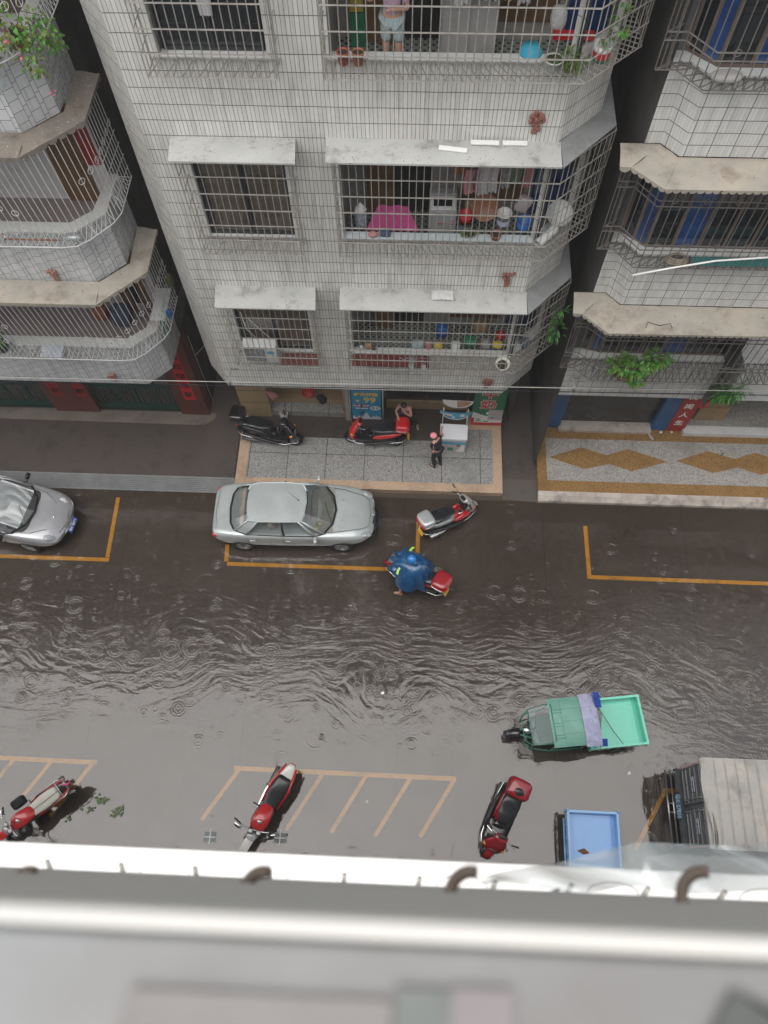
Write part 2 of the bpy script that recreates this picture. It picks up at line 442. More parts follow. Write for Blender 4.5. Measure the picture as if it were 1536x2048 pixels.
def road_mat():
    s = NT('wet brown concrete road'); co = obj_co(s)
    sx = s.n('ShaderNodeSeparateXYZ', {0: co})
    c = s.mix(s.ramp(s.noise(co, 0.5, 8, 0.65), 0.3, 0.7), (0.070, 0.050, 0.036), (0.043, 0.031, 0.023))
    c = s.mix(s.m_('MULTIPLY', s.ramp(s.noise(co, 38, 3, 0.6), 0.55, 0.75), 0.5), c, (0.12, 0.105, 0.095))
    c = s.mix(s.ramp(s.noise(co, 9, 5, 0.8), 0.69, 0.74), c, (0.018, 0.016, 0.015))
    wx = s.m_('ADD', sx.outputs[0], s.m_('MULTIPLY', s.noise(co, 2.0, 3), 0.08))
    lx = s.m_('LESS_THAN', s.m_('FRACT', s.m_('DIVIDE', wx, 3.9)), 0.004)
    c = s.mix(lx, c, (0.015, 0.013, 0.012))
    r = s.m_('ADD', s.m_('MULTIPLY', s.noise(co, 1.2, 5), 0.4), 0.28)
    return s.fin(s.pr(c, r, 0, 0.5, s.bump(s.noise(co, 60, 4), 0.25, 0.004)))

def leafm(name, c1, c2):
    s = NT(name); co = obj_co(s)
    c = s.mix(s.ramp(s.noise(co, 14, 3), 0.3, 0.7), c1, c2)
    p = s.pr(c, 0.4)
    t = s.n('ShaderNodeBsdfTranslucent', {0: (c1[0] * 1.3, c1[1] * 1.5, c1[2], 1)}).outputs[0]
    return s.fin(s.n('ShaderNodeMixShader', {0: 0.25, 1: p, 2: t}).outputs[0])

M = {}
M['tile_main'] = tiles('pale strip wall tile', (0.61, 0.605, 0.575), (0.07, 0.07, 0.07), 0.067, 0.285, 0.0095, 0.014)
M['tile_left'] = tiles('pale staggered wall tile', (0.54, 0.555, 0.57), (0.10, 0.10, 0.11), 0.27, 0.20, 0.010, 0.011, 'stag')
M['tile_right'] = tiles('pale panelled wall tile', (0.55, 0.555, 0.54), (0.08, 0.08, 0.085), 0.060, 0.222, 0.010, 0.014, 'panel')
M['road'] = road_mat(); M['water'] = water_mat()
M['yellow'] = mat('worn yellow road paint', (0.66, 0.31, 0.02), 0.45, var=0.12, vs=8, dirt=(0.09, 0.06, 0.04), dirt_amt=0.6)
M['white_line'] = mat('pale paint', (0.6, 0.62, 0.62), 0.5)
M['alum'] = mat('galvanised awning sheet', (0.45, 0.455, 0.44), 0.42, 0.1, var=0.08, vs=2, dirt=(0.13, 0.12, 0.115), dirt_amt=0.75, speck=(24, 0.67, (0.12, 0.115, 0.11)))
M['alum_dark'] = mat('weathered grey awning sheet', (0.26, 0.27, 0.27), 0.4, 0.2, var=0.12, vs=2, dirt=(0.12, 0.11, 0.1), dirt_amt=0.5)
M['canopy_tan'] = mat('stained tan metal canopy', (0.46, 0.41, 0.34), 0.40, 0.25, vs=1.9, col2=(0.33, 0.31, 0.28), dirt=(0.2, 0.15, 0.11), dirt_amt=0.7, bump=0.5, bs=3.5, speck=(18, 0.70, (0.07, 0.06, 0.05)))
M['canopy_mud'] = mat('mossy stained canopy', (0.19, 0.16, 0.13), 0.7, 0.0, vs=1.8, col2=(0.17, 0.15, 0.135), dirt=(0.06, 0.055, 0.04), dirt_amt=0.8, bump=0.5, bs=9, speck=(30, 0.66, (0.5, 0.47, 0.43)))
M['bar'] = mat('dull stainless bar', (0.42, 0.40, 0.37), 0.40, 0.4, var=0.2, vs=6)
M['bar_dark'] = mat('dull aged steel bar', (0.24, 0.225, 0.21), 0.45, 0.5, var=0.2, vs=6)
M['bar_white'] = mat('white painted bar', (0.66, 0.66, 0.65), 0.45, 0.0, var=0.08, vs=6)
M['plaster'] = mat('grey plaster', (0.34, 0.33, 0.32), 0.8, var=0.1, dirt=(0.15, 0.13, 0.12))
M['plaster_w'] = mat('white plaster', (0.6, 0.6, 0.6), 0.75, var=0.06, dirt=(0.32, 0.29, 0.26), dirt_amt=0.5)
M['concrete_dk'] = mat('near black concrete', (0.085, 0.08, 0.075), 0.8, var=0.25, vs=1.2, dirt=(0.09, 0.08, 0.07), bump=0.3)  # near-black base with random blotches, for alley walls, roofs and ground
M['interior'] = mat('dim room paint', (0.38, 0.36, 0.33), 0.85)
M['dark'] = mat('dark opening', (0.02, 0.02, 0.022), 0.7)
M['door_brown'] = mat('brown wooden door', (0.19, 0.105, 0.045), 0.45, vs=2, col2=(0.13, 0.07, 0.03))
M['curtain'] = mat('brown curtain', (0.50, 0.34, 0.24), 0.85, vs=5)
M['blue_pane'] = mat('blue film glass', (0.014, 0.065, 0.22), 0.12, vs=1.5, col2=(0.01, 0.03, 0.10), coat=0.5)
M['win_dark'] = mat('dark window glass', (0.012, 0.016, 0.02), 0.06, vs=1.2, coat=0.6)
M['frame_dk'] = mat('dark aluminium frame', (0.05, 0.055, 0.06), 0.4, 0.4)
M['frame_br'] = mat('bronze frame', (0.17, 0.13, 0.105), 0.45, 0.2)
M['sill_w'] = mat('white glazed sill', (0.52, 0.53, 0.52), 0.3, var=0.06, dirt=(0.4, 0.37, 0.33), dirt_amt=0.5)
M['sill_blue'] = mat('pale blue glazed sill', (0.48, 0.54, 0.56), 0.3, var=0.06, dirt=(0.4, 0.37, 0.33), dirt_amt=0.5)
M['red_wall'] = mat('dark red glazed pillar', (0.13, 0.028, 0.02), 0.35, vs=1.5, col2=(0.085, 0.024, 0.018))
M['green_dr'] = mat('dark green folding door', (0.012, 0.06, 0.045), 0.45)
M['beige_tile'] = mat('beige stone cladding', (0.36, 0.26, 0.15), 0.3, vs=1.2, col2=(0.29, 0.21, 0.125))
M['blue_paint'] = mat('blue painted pillar', (0.025, 0.11, 0.27), 0.4, vs=1.2)
M['redband'] = mat('red painted band', (0.36, 0.03, 0.03), 0.4, vs=2)
M['couplet'] = mat('red couplet paper', (0.58, 0.02, 0.025), 0.6, vs=3, col2=(0.48, 0.018, 0.02))
M['couplet_old'] = mat('faded couplet paper', (0.36, 0.03, 0.03), 0.7, vs=3)
M['ink'] = mat('black ink', (0.012, 0.01, 0.01), 0.5)
M['peach'] = terrazzo('peach granite border', (0.48, 0.35, 0.25), (0.34, 0.24, 0.16), 80)
M['terr_grey'] = terrazzo('grey speckled terrazzo', (0.34, 0.335, 0.32), (0.085, 0.085, 0.085), 75, joint=(1.12, 1.13, 0.14, 0.34))
M['terr_white'] = terrazzo('pale pebble terrazzo', (0.38, 0.36, 0.33), (0.16, 0.155, 0.15), 60)
M['terr_gold'] = terrazzo('ochre pebble terrazzo', (0.30, 0.175, 0.065), (0.13, 0.075, 0.035), 60)
M['kerb_old'] = mat('flaked cream kerb', (0.50, 0.45, 0.40), 0.5, vs=2.5, col2=(0.34, 0.29, 0.26), dirt=(0.10, 0.09, 0.09), dirt_amt=0.9, bump=0.4, bs=12)
M['kerb_ramp'] = mat('grey ribbed ramp tile', (0.12, 0.13, 0.13), 0.4, vs=2.0, col2=(0.08, 0.085, 0.085), dirt=(0.07, 0.07, 0.07))
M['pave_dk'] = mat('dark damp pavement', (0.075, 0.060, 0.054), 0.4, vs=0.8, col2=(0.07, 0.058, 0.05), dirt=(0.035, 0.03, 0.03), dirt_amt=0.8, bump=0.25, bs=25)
M['pave_lt'] = mat('worn doorstep cement', (0.20, 0.17, 0.145), 0.5, vs=1.2, dirt=(0.07, 0.06, 0.055), dirt_amt=0.8)
M['terra'] = mat('terracotta', (0.34, 0.12, 0.06), 0.7, vs=4)
M['terra_r'] = mat('red clay', (0.36, 0.07, 0.05), 0.6, vs=4)
M['pot_brown'] = mat('brown glazed pot', (0.13, 0.065, 0.035), 0.4, vs=4)
M['soil'] = mat('soil', (0.04, 0.03, 0.02), 0.95, bump=0.6, bs=40)
M['white_pl'] = mat('white plastic', (0.62, 0.63, 0.62), 0.4, dirt=(0.35, 0.33, 0.3), dirt_amt=0.4)
M['grey_pl'] = mat('grey plastic', (0.30, 0.31, 0.31), 0.45)
M['black_pl'] = mat('black plastic', (0.015, 0.015, 0.017), 0.35)
M['rubber'] = mat('tyre rubber', (0.018, 0.018, 0.018), 0.75)
M['chrome'] = mat('chrome', (0.72, 0.73, 0.74), 0.15, 1.0, var=0.03)
M['alloy'] = mat('alloy', (0.5, 0.51, 0.52), 0.3, 0.85, var=0.05)
M['engine'] = mat('engine casting', (0.12, 0.12, 0.12), 0.5, 0.6)
M['seat_blk'] = mat('black vinyl seat', (0.018, 0.02, 0.024), 0.3, var=0.1, coat=0.3)
M['seat_wht'] = mat('cream vinyl seat', (0.60, 0.59, 0.52), 0.4, var=0.08)
M['red_gloss'] = paint('glossy red', (0.50, 0.018, 0.022), 0.25)
M['dkred_gloss'] = paint('glossy dark red', (0.30, 0.010, 0.018), 0.25)
M['black_gloss'] = paint('glossy black', (0.012, 0.012, 0.014), 0.2)
M['silver_gloss'] = paint('silver paint', (0.46, 0.48, 0.49), 0.3, metal=0.35)
M['white_gloss'] = paint('white paint', (0.7, 0.69, 0.64), 0.3)
M['sedan'] = paint('pale grey green car paint', (0.45, 0.49, 0.49), 0.22, metal=0.2, dirt=0.15)
M['sedan_roof'] = M['sedan']
M['van_silver'] = paint('lilac silver car paint', (0.38, 0.385, 0.405), 0.25, metal=0.3, dirt=0.15)
M['carglass'] = glass('car glass', (0.03, 0.045, 0.05), 0.22)
M['lamp_glass'] = glass('lamp lens', (0.5, 0.52, 0.54), 0.35, 0.05)
M['red_lens'] = paint('red lens', (0.55, 0.01, 0.01), 0.2)
M['amber'] = paint('amber lens', (0.8, 0.25, 0.02), 0.3)
M['plate_blue'] = mat('blue number plate', (0.02, 0.08, 0.36), 0.4, var=0.02)
M['plate_yel'] = mat('yellow number plate', (0.72, 0.40, 0.03), 0.4, var=0.02)
M['plate_txt_w'] = mat('white lettering', (0.8, 0.8, 0.8), 0.5, var=0.01)
M['cabin'] = mat('beige car interior', (0.66, 0.56, 0.48), 0.8)
M['cabin_dk'] = mat('dark car interior', (0.05, 0.05, 0.05), 0.7)
M['foil'] = mat('silver sunshade foil', (0.80, 0.81, 0.82), 0.35, 0.6, var=0.1, bump=0.5, bs=26)
M['trike'] = paint('mint green paint', (0.14, 0.66, 0.50), 0.4, dirt=0.08)
M['trike_dk'] = paint('deep green paint', (0.03, 0.22, 0.15), 0.45)
M['trike_roof'] = mat('mint green tarpaulin', (0.20, 0.42, 0.34), 0.5, vs=3, col2=(0.15, 0.34, 0.28))
M['cart_blue'] = paint('light blue paint', (0.20, 0.44, 0.80), 0.4, dirt=0.08)
M['cloth_lav'] = mat('lavender striped sheet', (0.50, 0.50, 0.66), 0.8, vs=7, col2=(0.32, 0.33, 0.52))
M['cloth_blue'] = mat('royal blue cloth', (0.02, 0.07, 0.42), 0.7, vs=6)
M['cloth_grey'] = mat('grey patterned cloth', (0.32, 0.33, 0.34), 0.8, vs=16, col2=(0.12, 0.13, 0.14))
M['rope'] = mat('brown rope', (0.08, 0.06, 0.045), 0.8)
M['truck_roof'] = mat('weathered cream truck roof', (0.54, 0.505, 0.45), 0.5, vs=2, col2=(0.40, 0.40, 0.39), dirt=(0.25, 0.22, 0.19), dirt_amt=0.6)
M['truck_door'] = mat('dark grey truck door', (0.075, 0.085, 0.095), 0.4, vs=3, dirt=(0.2, 0.17, 0.14), dirt_amt=0.3)
M['skin'] = mat('skin', (0.50, 0.29, 0.20), 0.5, var=0.05)
M['hair'] = mat('black hair', (0.01, 0.009, 0.009), 0.45)
M['pinkcap'] = mat('pink cap', (0.80, 0.30, 0.32), 0.7, var=0.05)
M['purple_dk'] = mat('dark purple brim', (0.06, 0.025, 0.08), 0.6)
M['cloth_blk'] = mat('black cloth', (0.016, 0.018, 0.023), 0.8)
M['cloth_pnk'] = mat('dusty pink cloth', (0.46, 0.25, 0.23), 0.8)
M['cloth_flo'] = mat('pink flowered cloth', (0.55, 0.25, 0.33), 0.8, vs=28, col2=(0.30, 0.28, 0.42))
M['cloth_lt'] = mat('pale patterned shorts', (0.42, 0.46, 0.47), 0.8, vs=30, col2=(0.18, 0.30, 0.33))
M['rain_blue'] = None
s_ = NT('blue raincoat'); co_ = obj_co(s_)
M['rain_blue'] = s_.fin(s_.pr(s_.mix(s_.ramp(s_.noise(co_, 7, 4), 0.3, 0.7), (0.010, 0.10, 0.25), (0.008, 0.055, 0.15)), 0.16, 0, 0.6, s_.bump(s_.noise(co_, 9, 5, 0.6), 0.6, 0.03), coat=0.5))
M['lime'] = mat('lime reflective strip', (0.42, 0.75, 0.10), 0.5, var=0.05)
M['blue_basin'] = mat('cyan plastic', (0.04, 0.36, 0.52), 0.35)
M['blue_bucket'] = mat('blue plastic', (0.02, 0.13, 0.42), 0.35)
M['pink_basin'] = mat('magenta plastic sheet', (0.38, 0.04, 0.17), 0.5)
M['red_pl'] = mat('red plastic', (0.50, 0.02, 0.025), 0.35)
M['orange_pl'] = mat('orange brown plastic', (0.27, 0.11, 0.055), 0.4)
M['yellow_box'] = mat('yellow carton', (0.55, 0.42, 0.05), 0.5, vs=3)
M['green_box'] = mat('green carton', (0.03, 0.22, 0.12), 0.5)
M['towel_y'] = mat('mustard towel', (0.42, 0.29, 0.11), 0.9)
M['towel_w'] = mat('off white cloth', (0.55, 0.54, 0.53), 0.9, vs=8, col2=(0.40, 0.40, 0.41))
M['towel_p'] = mat('violet cloth', (0.06, 0.03, 0.18), 0.9)
M['towel_pk'] = mat('rose cloth', (0.50, 0.22, 0.22), 0.9)
M['towel_bl'] = mat('slate cloth', (0.07, 0.10, 0.16), 0.9)
M['sack'] = mat('blue printed sack', (0.03, 0.06, 0.14), 0.7, vs=14, col2=(0.4, 0.42, 0.45))
M['leaf'] = leafm('fresh green leaf', (0.06, 0.21, 0.03), (0.11, 0.29, 0.05))
M['leaf_y'] = leafm('yellow green leaf', (0.16, 0.21, 0.035), (0.08, 0.14, 0.03))
M['leaf_d'] = leafm('dark green leaf', (0.03, 0.14, 0.025), (0.05, 0.17, 0.03))
M['leaf_dry'] = leafm('dry leaf', (0.16, 0.15, 0.06), (0.09, 0.11, 0.04))
M['flower'] = mat('pink petal', (0.72, 0.15, 0.25), 0.6, var=0.1, vs=10)
M['twig'] = mat('twig', (0.09, 0.06, 0.04), 0.8)
M['cardboard'] = mat('cardboard', (0.34, 0.23, 0.13), 0.8)
M['wire_w'] = mat('pale cable', (0.45, 0.44, 0.42), 0.5)
M['wire_d'] = mat('dark cable', (0.02, 0.02, 0.03), 0.5)
M['orn'] = mat('faded red clay ornament', (0.27, 0.11, 0.085), 0.8, bump=0.8, bs=30)
M['orn2'] = mat('pale pink clay ornament', (0.40, 0.21, 0.16), 0.8, bump=0.8, bs=30)
M['poster_blue'] = mat('blue poster print', (0.04, 0.29, 0.42), 0.35, vs=2.5, col2=(0.03, 0.20, 0.38))
M['poster_sky'] = mat('cyan poster print', (0.06, 0.38, 0.50), 0.35, vs=3, col2=(0.02, 0.16, 0.34))
M['milk_white'] = mat('white milk print', (0.62, 0.63, 0.68), 0.4, var=0.08, vs=6)
M['gold_txt'] = mat('gold lettering', (0.75, 0.55, 0.08), 0.4, var=0.05)
M['green_sign'] = mat('green sign board', (0.008, 0.16, 0.075), 0.4, var=0.06)
M['sign_red'] = mat('red print', (0.55, 0.02, 0.03), 0.4, var=0.05)
M['sign_white'] = mat('white print', (0.72, 0.72, 0.70), 0.45, var=0.04)
M['picture'] = mat('pale blue print', (0.35, 0.45, 0.52), 0.4, vs=9, col2=(0.45, 0.28, 0.26))
M['bread'] = mat('toasted ice bar print', (0.33, 0.17, 0.09), 0.45, vs=5, col2=(0.5, 0.3, 0.2))
M['freezer'] = mat('white freezer lid', (0.70, 0.71, 0.74), 0.3, var=0.03)
M['ledge_w'] = mat('white glazed ledge', (0.88, 0.86, 0.84), 0.35, var=0.03, vs=9)
M['ledge_g'] = mat('grey channel', (0.36, 0.385, 0.42), 0.6, vs=3.5, col2=(0.15, 0.16, 0.18))
M['ledge_c'] = mat('cream rail', (0.47, 0.46, 0.43), 0.8, vs=5, col2=(0.44, 0.44, 0.42))
M['ledge_p'] = mat('grey sill panel', (0.12, 0.115, 0.112), 0.45, vs=5, col2=(0.19, 0.20, 0.205))
M['film'] = glass('crumpled clear film', (0.33, 0.37, 0.38), 0.42, 0.2)
def floor_pattern():
    s = NT('spotted balcony floor tile'); co = obj_co(s)
    sx = s.n('ShaderNodeSeparateXYZ', {0: co})
    def cell(off):
        fx = s.m_('FRACT', s.m_('ADD', s.m_('DIVIDE', sx.outputs[0], 0.14), off)); fy = s.m_('FRACT', s.m_('ADD', s.m_('DIVIDE', sx.outputs[1], 0.14), off))
        a = s.m_('LESS_THAN', s.m_('ABSOLUTE', s.m_('SUBTRACT', fx, 0.5)), 0.17); b = s.m_('LESS_THAN', s.m_('ABSOLUTE', s.m_('SUBTRACT', fy, 0.5)), 0.17)
        return s.m_('MULTIPLY', a, b)
    f = s.m_('MAXIMUM', cell(0.0), cell(0.5))
    c = s.mix(f, (0.26, 0.28, 0.26), (0.03, 0.03, 0.03))
    return s.fin(s.pr(c, 0.4))
M['spot_floor'] = floor_pattern()
M['pink_floor'] = mat('dusty pink balcony floor', (0.24, 0.20, 0.20), 0.5, vs=1.5)
M['bed_pattern'] = M['trike']
# ------------------------------------------------------------------ setting: ground, road, water, pavements
def sheet(name, pts, z, m, kind='structure', parent=None):
    mb = MB(); mb.add([(x, y, z) for x, y in pts], [tuple(range(len(pts)))])
    o = mb.build(name, m, parent)
    if kind: o['kind'] = kind
    return o
def rect(x0, x1, y0, y1): return [(x0, y0), (x1, y0), (x1, y1), (x0, y1)]
def struct_box(name, x0, x1, y0, y1, z0, z1, m):
    o = MB().bx(x0, x1, y0, y1, z0, z1).build(name, m, bevel=0.012); o['kind'] = 'structure'; return o
sheet('ground', rect(-150, 150, -150, 150), -0.05, M['concrete_dk'])
sheet('road', rect(-60, 60, -14, 9.9), 0.0, M['road'])
sheet('water', rect(-59, 59, -13.5, 9.72), 0.03, M['water'])
# yellow bay lines
mb = MB()
def line(a, b, wd=0.11, z=0.005):
    a = Vector((*a, z)); b = Vector((*b, z)); dv = (b - a).normalized(); nn = Vector((-dv.y, dv.x, 0)) * wd / 2
    mb.quad(a - nn, b - nn, b + nn, a + nn)
def P2(px, py): p = gz(px, py); return (p.x, p.y)
YL = 7.50
line((-14.5, 7.53), (-8.20, 7.53)); line((-8.26, 7.60), (-8.30, 9.45), z=0.0065)
line((-4.90, 7.53), (0.30, 7.53)); line((-4.93, 7.60), (-4.96, 8.1), z=0.0065); line((0.36, 7.47), (0.36, 9.0), z=0.0065)
line((5.10, 7.50), (16, 7.46)); line((5.06, 7.45), (5.05, 9.02), z=0.0065)
UL = [(400, 1640), (480, 1533), (645, 1545), (735, 1551), (823, 1556), (908, 1558)]
line(P2(468, 1536), P2(912, 1558), z=0.005)
for t, b in (((480, 1536), (403, 1640)), ((645, 1548), (572, 1660)), ((732, 1552), (662, 1665)), ((820, 1557), (750, 1672)), ((908, 1560), (840, 1674)), ((188, 1524), (100, 1632)), ((105, 1520), (40, 1600)), ((30, 1516), (-60, 1625)), ((1330, 1582), (1270, 1700))):
    line(P2(*t), P2(*b), 0.10, 0.0065)
line(P2(-200, 1506), P2(194, 1525)); line(P2(1325, 1581), P2(1600, 1595))
o = mb.build('road_marking', M['yellow']); o['kind'] = 'structure'
# pavements
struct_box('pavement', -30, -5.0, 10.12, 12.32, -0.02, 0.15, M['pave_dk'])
mb = MB(); mb.add([(-30, 9.68, 0.035), (-4.95, 9.68, 0.035), (-4.95, 10.12, 0.155), (-30, 10.12, 0.155), (-30, 9.68, -0.03), (-4.95, 9.68, -0.03)], [(0, 1, 2, 3), (4, 5, 1, 0)])
for k in range(7):
    y = 9.74 + k * 0.055; z = 0.035 + (y - 9.68) * 0.27
    mb.tube([(-30, y, z), (-4.96, y, z)], 0.009, 5)
o = mb.build('kerb_ramp', M['kerb_ramp']); o['kind'] = 'structure'
sheet('doorstep_cement', [(-30, 12.0), (-6.1, 11.86), (-5.8, 12.1), (-5.8, 12.3), (-30, 12.3)], 0.155, M['pave_lt'])
struct_box('platform_kerb', -4.95, 2.74, 9.88, 12.6, -0.03, 0.196, M['peach'])
sheet('platform_terrazzo', [(-4.66, 10.14), (2.47, 10.14), (2.47, 11.95), (1.7, 11.95), (1.7, 11.52), (-4.66, 11.52)], 0.2, M['terr_grey'])
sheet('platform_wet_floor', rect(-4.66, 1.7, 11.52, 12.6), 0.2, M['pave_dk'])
# alley floors
struct_box('alley_floor', -5.0, -4.95, 10.12, 19, -0.03, 0.12, M['pave_dk'])
mb = MB(); mb.add([(2.74, 9.75, 0.03), (3.74, 9.70, 0.03), (3.74, 10.35, 0.12), (2.74, 10.4, 0.12), (3.74, 19, 0.13), (2.74, 19, 0.13)], [(0, 1, 2, 3), (3, 2, 4, 5)])
o = mb.build('alley_floor', M['pave_dk']); o['kind'] = 'structure'
sheet('alley_floor', rect(-6.2, -4.9, 12.3, 19), 0.14, M['pave_dk'])
# right platform with ochre border and diamonds
struct_box('platform_right', 3.74, 30, 9.98, 12.2, -0.03, 0.21, M['terr_gold'])
mb = MB()
prof = [(9.70, -0.03), (9.72, 0.10), (9.80, 0.17), (9.84, 0.216), (9.98, 0.218), (9.98, -0.03)]
mb.loft([[(3.74, y, z) for y, z in prof], [(30, y, z) for y, z in prof]], smooth=False)
o = mb.build('kerb', M['kerb_old']); o['kind'] = 'structure'
sheet('platform_terrazzo', rect(4.02, 30, 10.33, 11.72), 0.214, M['terr_white'])
mb = MB()
for k in range(9):
    for (cx, s_) in ((4.95, -1), (6.30, 1)):
        x = cx + k * 3.62
        w0, w1 = (0.88, 1.16) if s_ < 0 else (1.16, 1.16)
    x0 = 4.10 + k * 3.66
    q = [(x0, 11.08), (x0 + 0.95, 11.44), (x0 + 1.68, 11.20), (x0 + 2.3, 11.43), (x0 + 3.42, 11.04), (x0 + 2.35, 10.70), (x0 + 1.72, 10.92), (x0 + 1.0, 10.72)]
    mb.add([(x, y, 0.218) for x, y in q], [tuple(range(8))])
o = mb.build('diamond_inlay', M['terr_gold']); o['kind'] = 'structure'
# ------------------------------------------------------------------ buildings
ST = 3.56                       # storey height; sills at 5.35 + k*ST, canopies at 7.53 + k*ST
def sills(k): return 5.35 + k * ST
def offs(path, d):
    """offset an open plan path outwards (towards -Y / the street)"""
    out = []
    n = len(path)
    for i in range(n):
        a = Vector(path[i]); ds = []
        if i > 0: v = (a - Vector(path[i - 1])).normalized(); ds.append(Vector((v.y, -v.x)))
        if i < n - 1: v = (Vector(path[i + 1]) - a).normalized(); ds.append(Vector((v.y, -v.x)))
        if len(ds) == 1: m = ds[0]
        else:
            m = (ds[0] + ds[1]).normalized(); m = m / max(0.4, m.dot(ds[0]))
        out.append((a.x + m.x * d, a.y + m.y * d))
    return out
def along(path, step):
    """points every `step` along a plan path (with their distance)"""
    res = []; rest = 0.0
    for i in range(len(path) - 1):
        a = Vector(path[i]); b = Vector(path[i + 1]); L = (b - a).length; t = rest
        while t < L:
            p = a + (b - a) * (t / L); res.append((p.x, p.y)); t += step
        rest = t - L
    return res
def grille(parent, name, inner, d, z0, z1, zs, step=0.125, m='bar', rv=0.0085, rh=0.012, floor='v', topfloor=True, bulge=0.0, rings=None, inner2=None):
    """security grille: vertical bars, horizontal rails following the plan path, and a floor of ties back to the wall"""
    mb = MB(); outer = inner2 or offs(inner, d)
    for z in zs:
        j = 0.004
        mb.tube([(x, y, z) for x, y in outer], rh, 5)
    n = 0
    for (x, y) in along(outer, step):
        jx = random.uniform(-0.006, 0.006)
        mb.tube([(x + jx, y, z0), (x + random.uniform(-0.006, 0.006), y, z1)], rv, 5)
    a = along(outer, step); L0 = len(a); inn = along(inner, step * sum((Vector(inner[i + 1]) - Vector(inner[i])).length for i in range(len(inner) - 1)) / max(0.01, sum((Vector(outer[i + 1]) - Vector(outer[i])).length for i in range(len(outer) - 1))))
    for i, p in enumerate(a):
        q = inn[min(i, len(inn) - 1)]
        if floor == 'v':
            q2 = inn[min(i + 1, len(inn) - 1)]
            mb.tube([(p[0], p[1], z0), ((q if i % 2 else q2)[0], q[1] - 0.02, z0 + 0.01)], rv * 1.15, 5)
        elif floor == 's':
            mb.tube([(p[0], p[1], z0), (q[0], q[1] - 0.01, z0 + 0.01)], rv * 1.25, 5)
        elif floor == 'x':
            q2 = inn[min(i + 1, len(inn) - 1)]
            mb.tube([(p[0], p[1], z0), (q2[0], q2[1], z0 + 0.01)], rv * 1.1, 5)
            p2 = a[min(i + 1, L0 - 1)]
            mb.tube([(p2[0], p2[1], z0), (q[0], q[1], z0 + 0.014)], rv * 1.1, 5)
    mb.tube([(x, y, z0) for x, y in offs(inner, 0.03)], rh, 5)
    for z in (z0, z1):
        for e in (0, -1):
            mb.tube([(*outer[e], z), (*inner[e], z)], rh, 5)
    # end frames, several depth bars
    for e in (0, -1):
        for f in (0.33, 0.66):
            x = outer[e][0] + (inner[e][0] - outer[e][0]) * f; y = outer[e][1] + (inner[e][1] - outer[e][1]) * f
            mb.tube([(x, y, z0), (x, y, z1)], rv, 5)
        for z in zs: mb.tube([(*outer[e], z), (*inner[e], z)], rv, 5)
    if rings:
        for (x, y, z, r, ax) in rings:
            mb.tube([(x + math.cos(t) * r * ax[0], y + math.cos(t) * r * ax[1], z + math.sin(t) * r) for t in [2 * math.pi * k / 14 for k in range(14)]], rv * 0.9, 4, closed=True)
    return mb.build(name, M[m], parent)
def strip_awning(parent, name, inner, outer, zi, zo, m, drop=0.0, scal=0.0, th=0.006, wave=0.0, seg=0.12):
    """thin sheet canopy between two plan paths; optional hanging scalloped valance"""
    mb = MB(); P = []
    for i in range(len(inner) - 1):
        a0, a1 = Vector(inner[i]), Vector(inner[i + 1]); b0, b1 = Vector(outer[i]), Vector(outer[i + 1])
        n = max(1, int((b1 - b0).length / seg))
        def fn(u, v, a0=a0, a1=a1, b0=b0, b1=b1, i=i):
            p = a0.lerp(a1, u).lerp(b0.lerp(b1, u), v)
            k = wave * (0.5 * math.sin(u * 9 + i * 3 + v * 2) + 0.5 * math.sin(u * 23 + v * 5 + i)) * math.sin(math.pi * min(1, v * 0.9 + 0.05))
            return (p.x, p.y, zi + (zo - zi) * v + k)
        for dz in (0, -th):
            mb.grid(lambda u, v: (lambda q: (q[0], q[1], q[2] + dz))(fn(u, v)), n, 5)
        # folded front lip
        if drop:
            mb.grid(lambda u, v: (lambda q: (q[0], q[1] - 0.002, q[2] - drop * v))(fn(u, 1)), n, 1, smooth=False)
        if scal:
            L = (b1 - b0).length; c = max(1, round(L / scal))
            dv = (b1 - b0) / L
            for k in range(c):
                pc = b0 + dv * ((k + 0.5) * L / c); r = L / c / 2
                pts = [(pc.x + dv.x * r * math.cos(t), pc.y + dv.y * r * math.cos(t) - 0.004, zo - 0.012 - abs(math.sin(t)) * r * 0.95) for t in [math.pi * q / 8 for q in range(9)]]
                pts = [(pc.x + dv.x * r, pc.y + dv.y * r - 0.004, zo)] + pts + [(pc.x - dv.x * r, pc.y - dv.y * r - 0.004, zo)]
                mb.add(pts, [tuple(range(len(pts)))])
    return mb.build(name, M[m], parent)
def glazing(parent, x0, x1, z0, z1, Y, split=2, frame='frame_dk', pane='win_dark', curtain=None, panes=None, grid=0):
    f = MB(); t = 0.045
    f.bx(x0, x1, Y, Y + 0.06, z0, z0 + t); f.bx(x0, x1, Y, Y + 0.06, z1 - t, z1)
    for k in range(split + 1):
        x = x0 + (x1 - x0 - t) * k / split; f.bx(x, x + t, Y + 0.002, Y + 0.058, z0 + t, z1 - t)
    if grid:
        for k in range(1, grid):
            z = z0 + (z1 - z0) * k / grid; f.bx(x0 + t, x1 - t, Y + 0.01, Y + 0.02, z - 0.008, z + 0.008)
    wdw = f.build('window', M[frame], parent)
    p = MB()
    for k in range(split):
        a = x0 + (x1 - x0) * k / split; b = x0 + (x1 - x0) * (k + 1) / split
        p.bx(a + 0.03, b - 0.03, Y + 0.03, Y + 0.038, z0 + 0.03, z1 - 0.03, mi=k % 2 if panes else 0)
    p.build('pane', [M[q] for q in panes] if panes else M[pane], wdw)
    return wdw
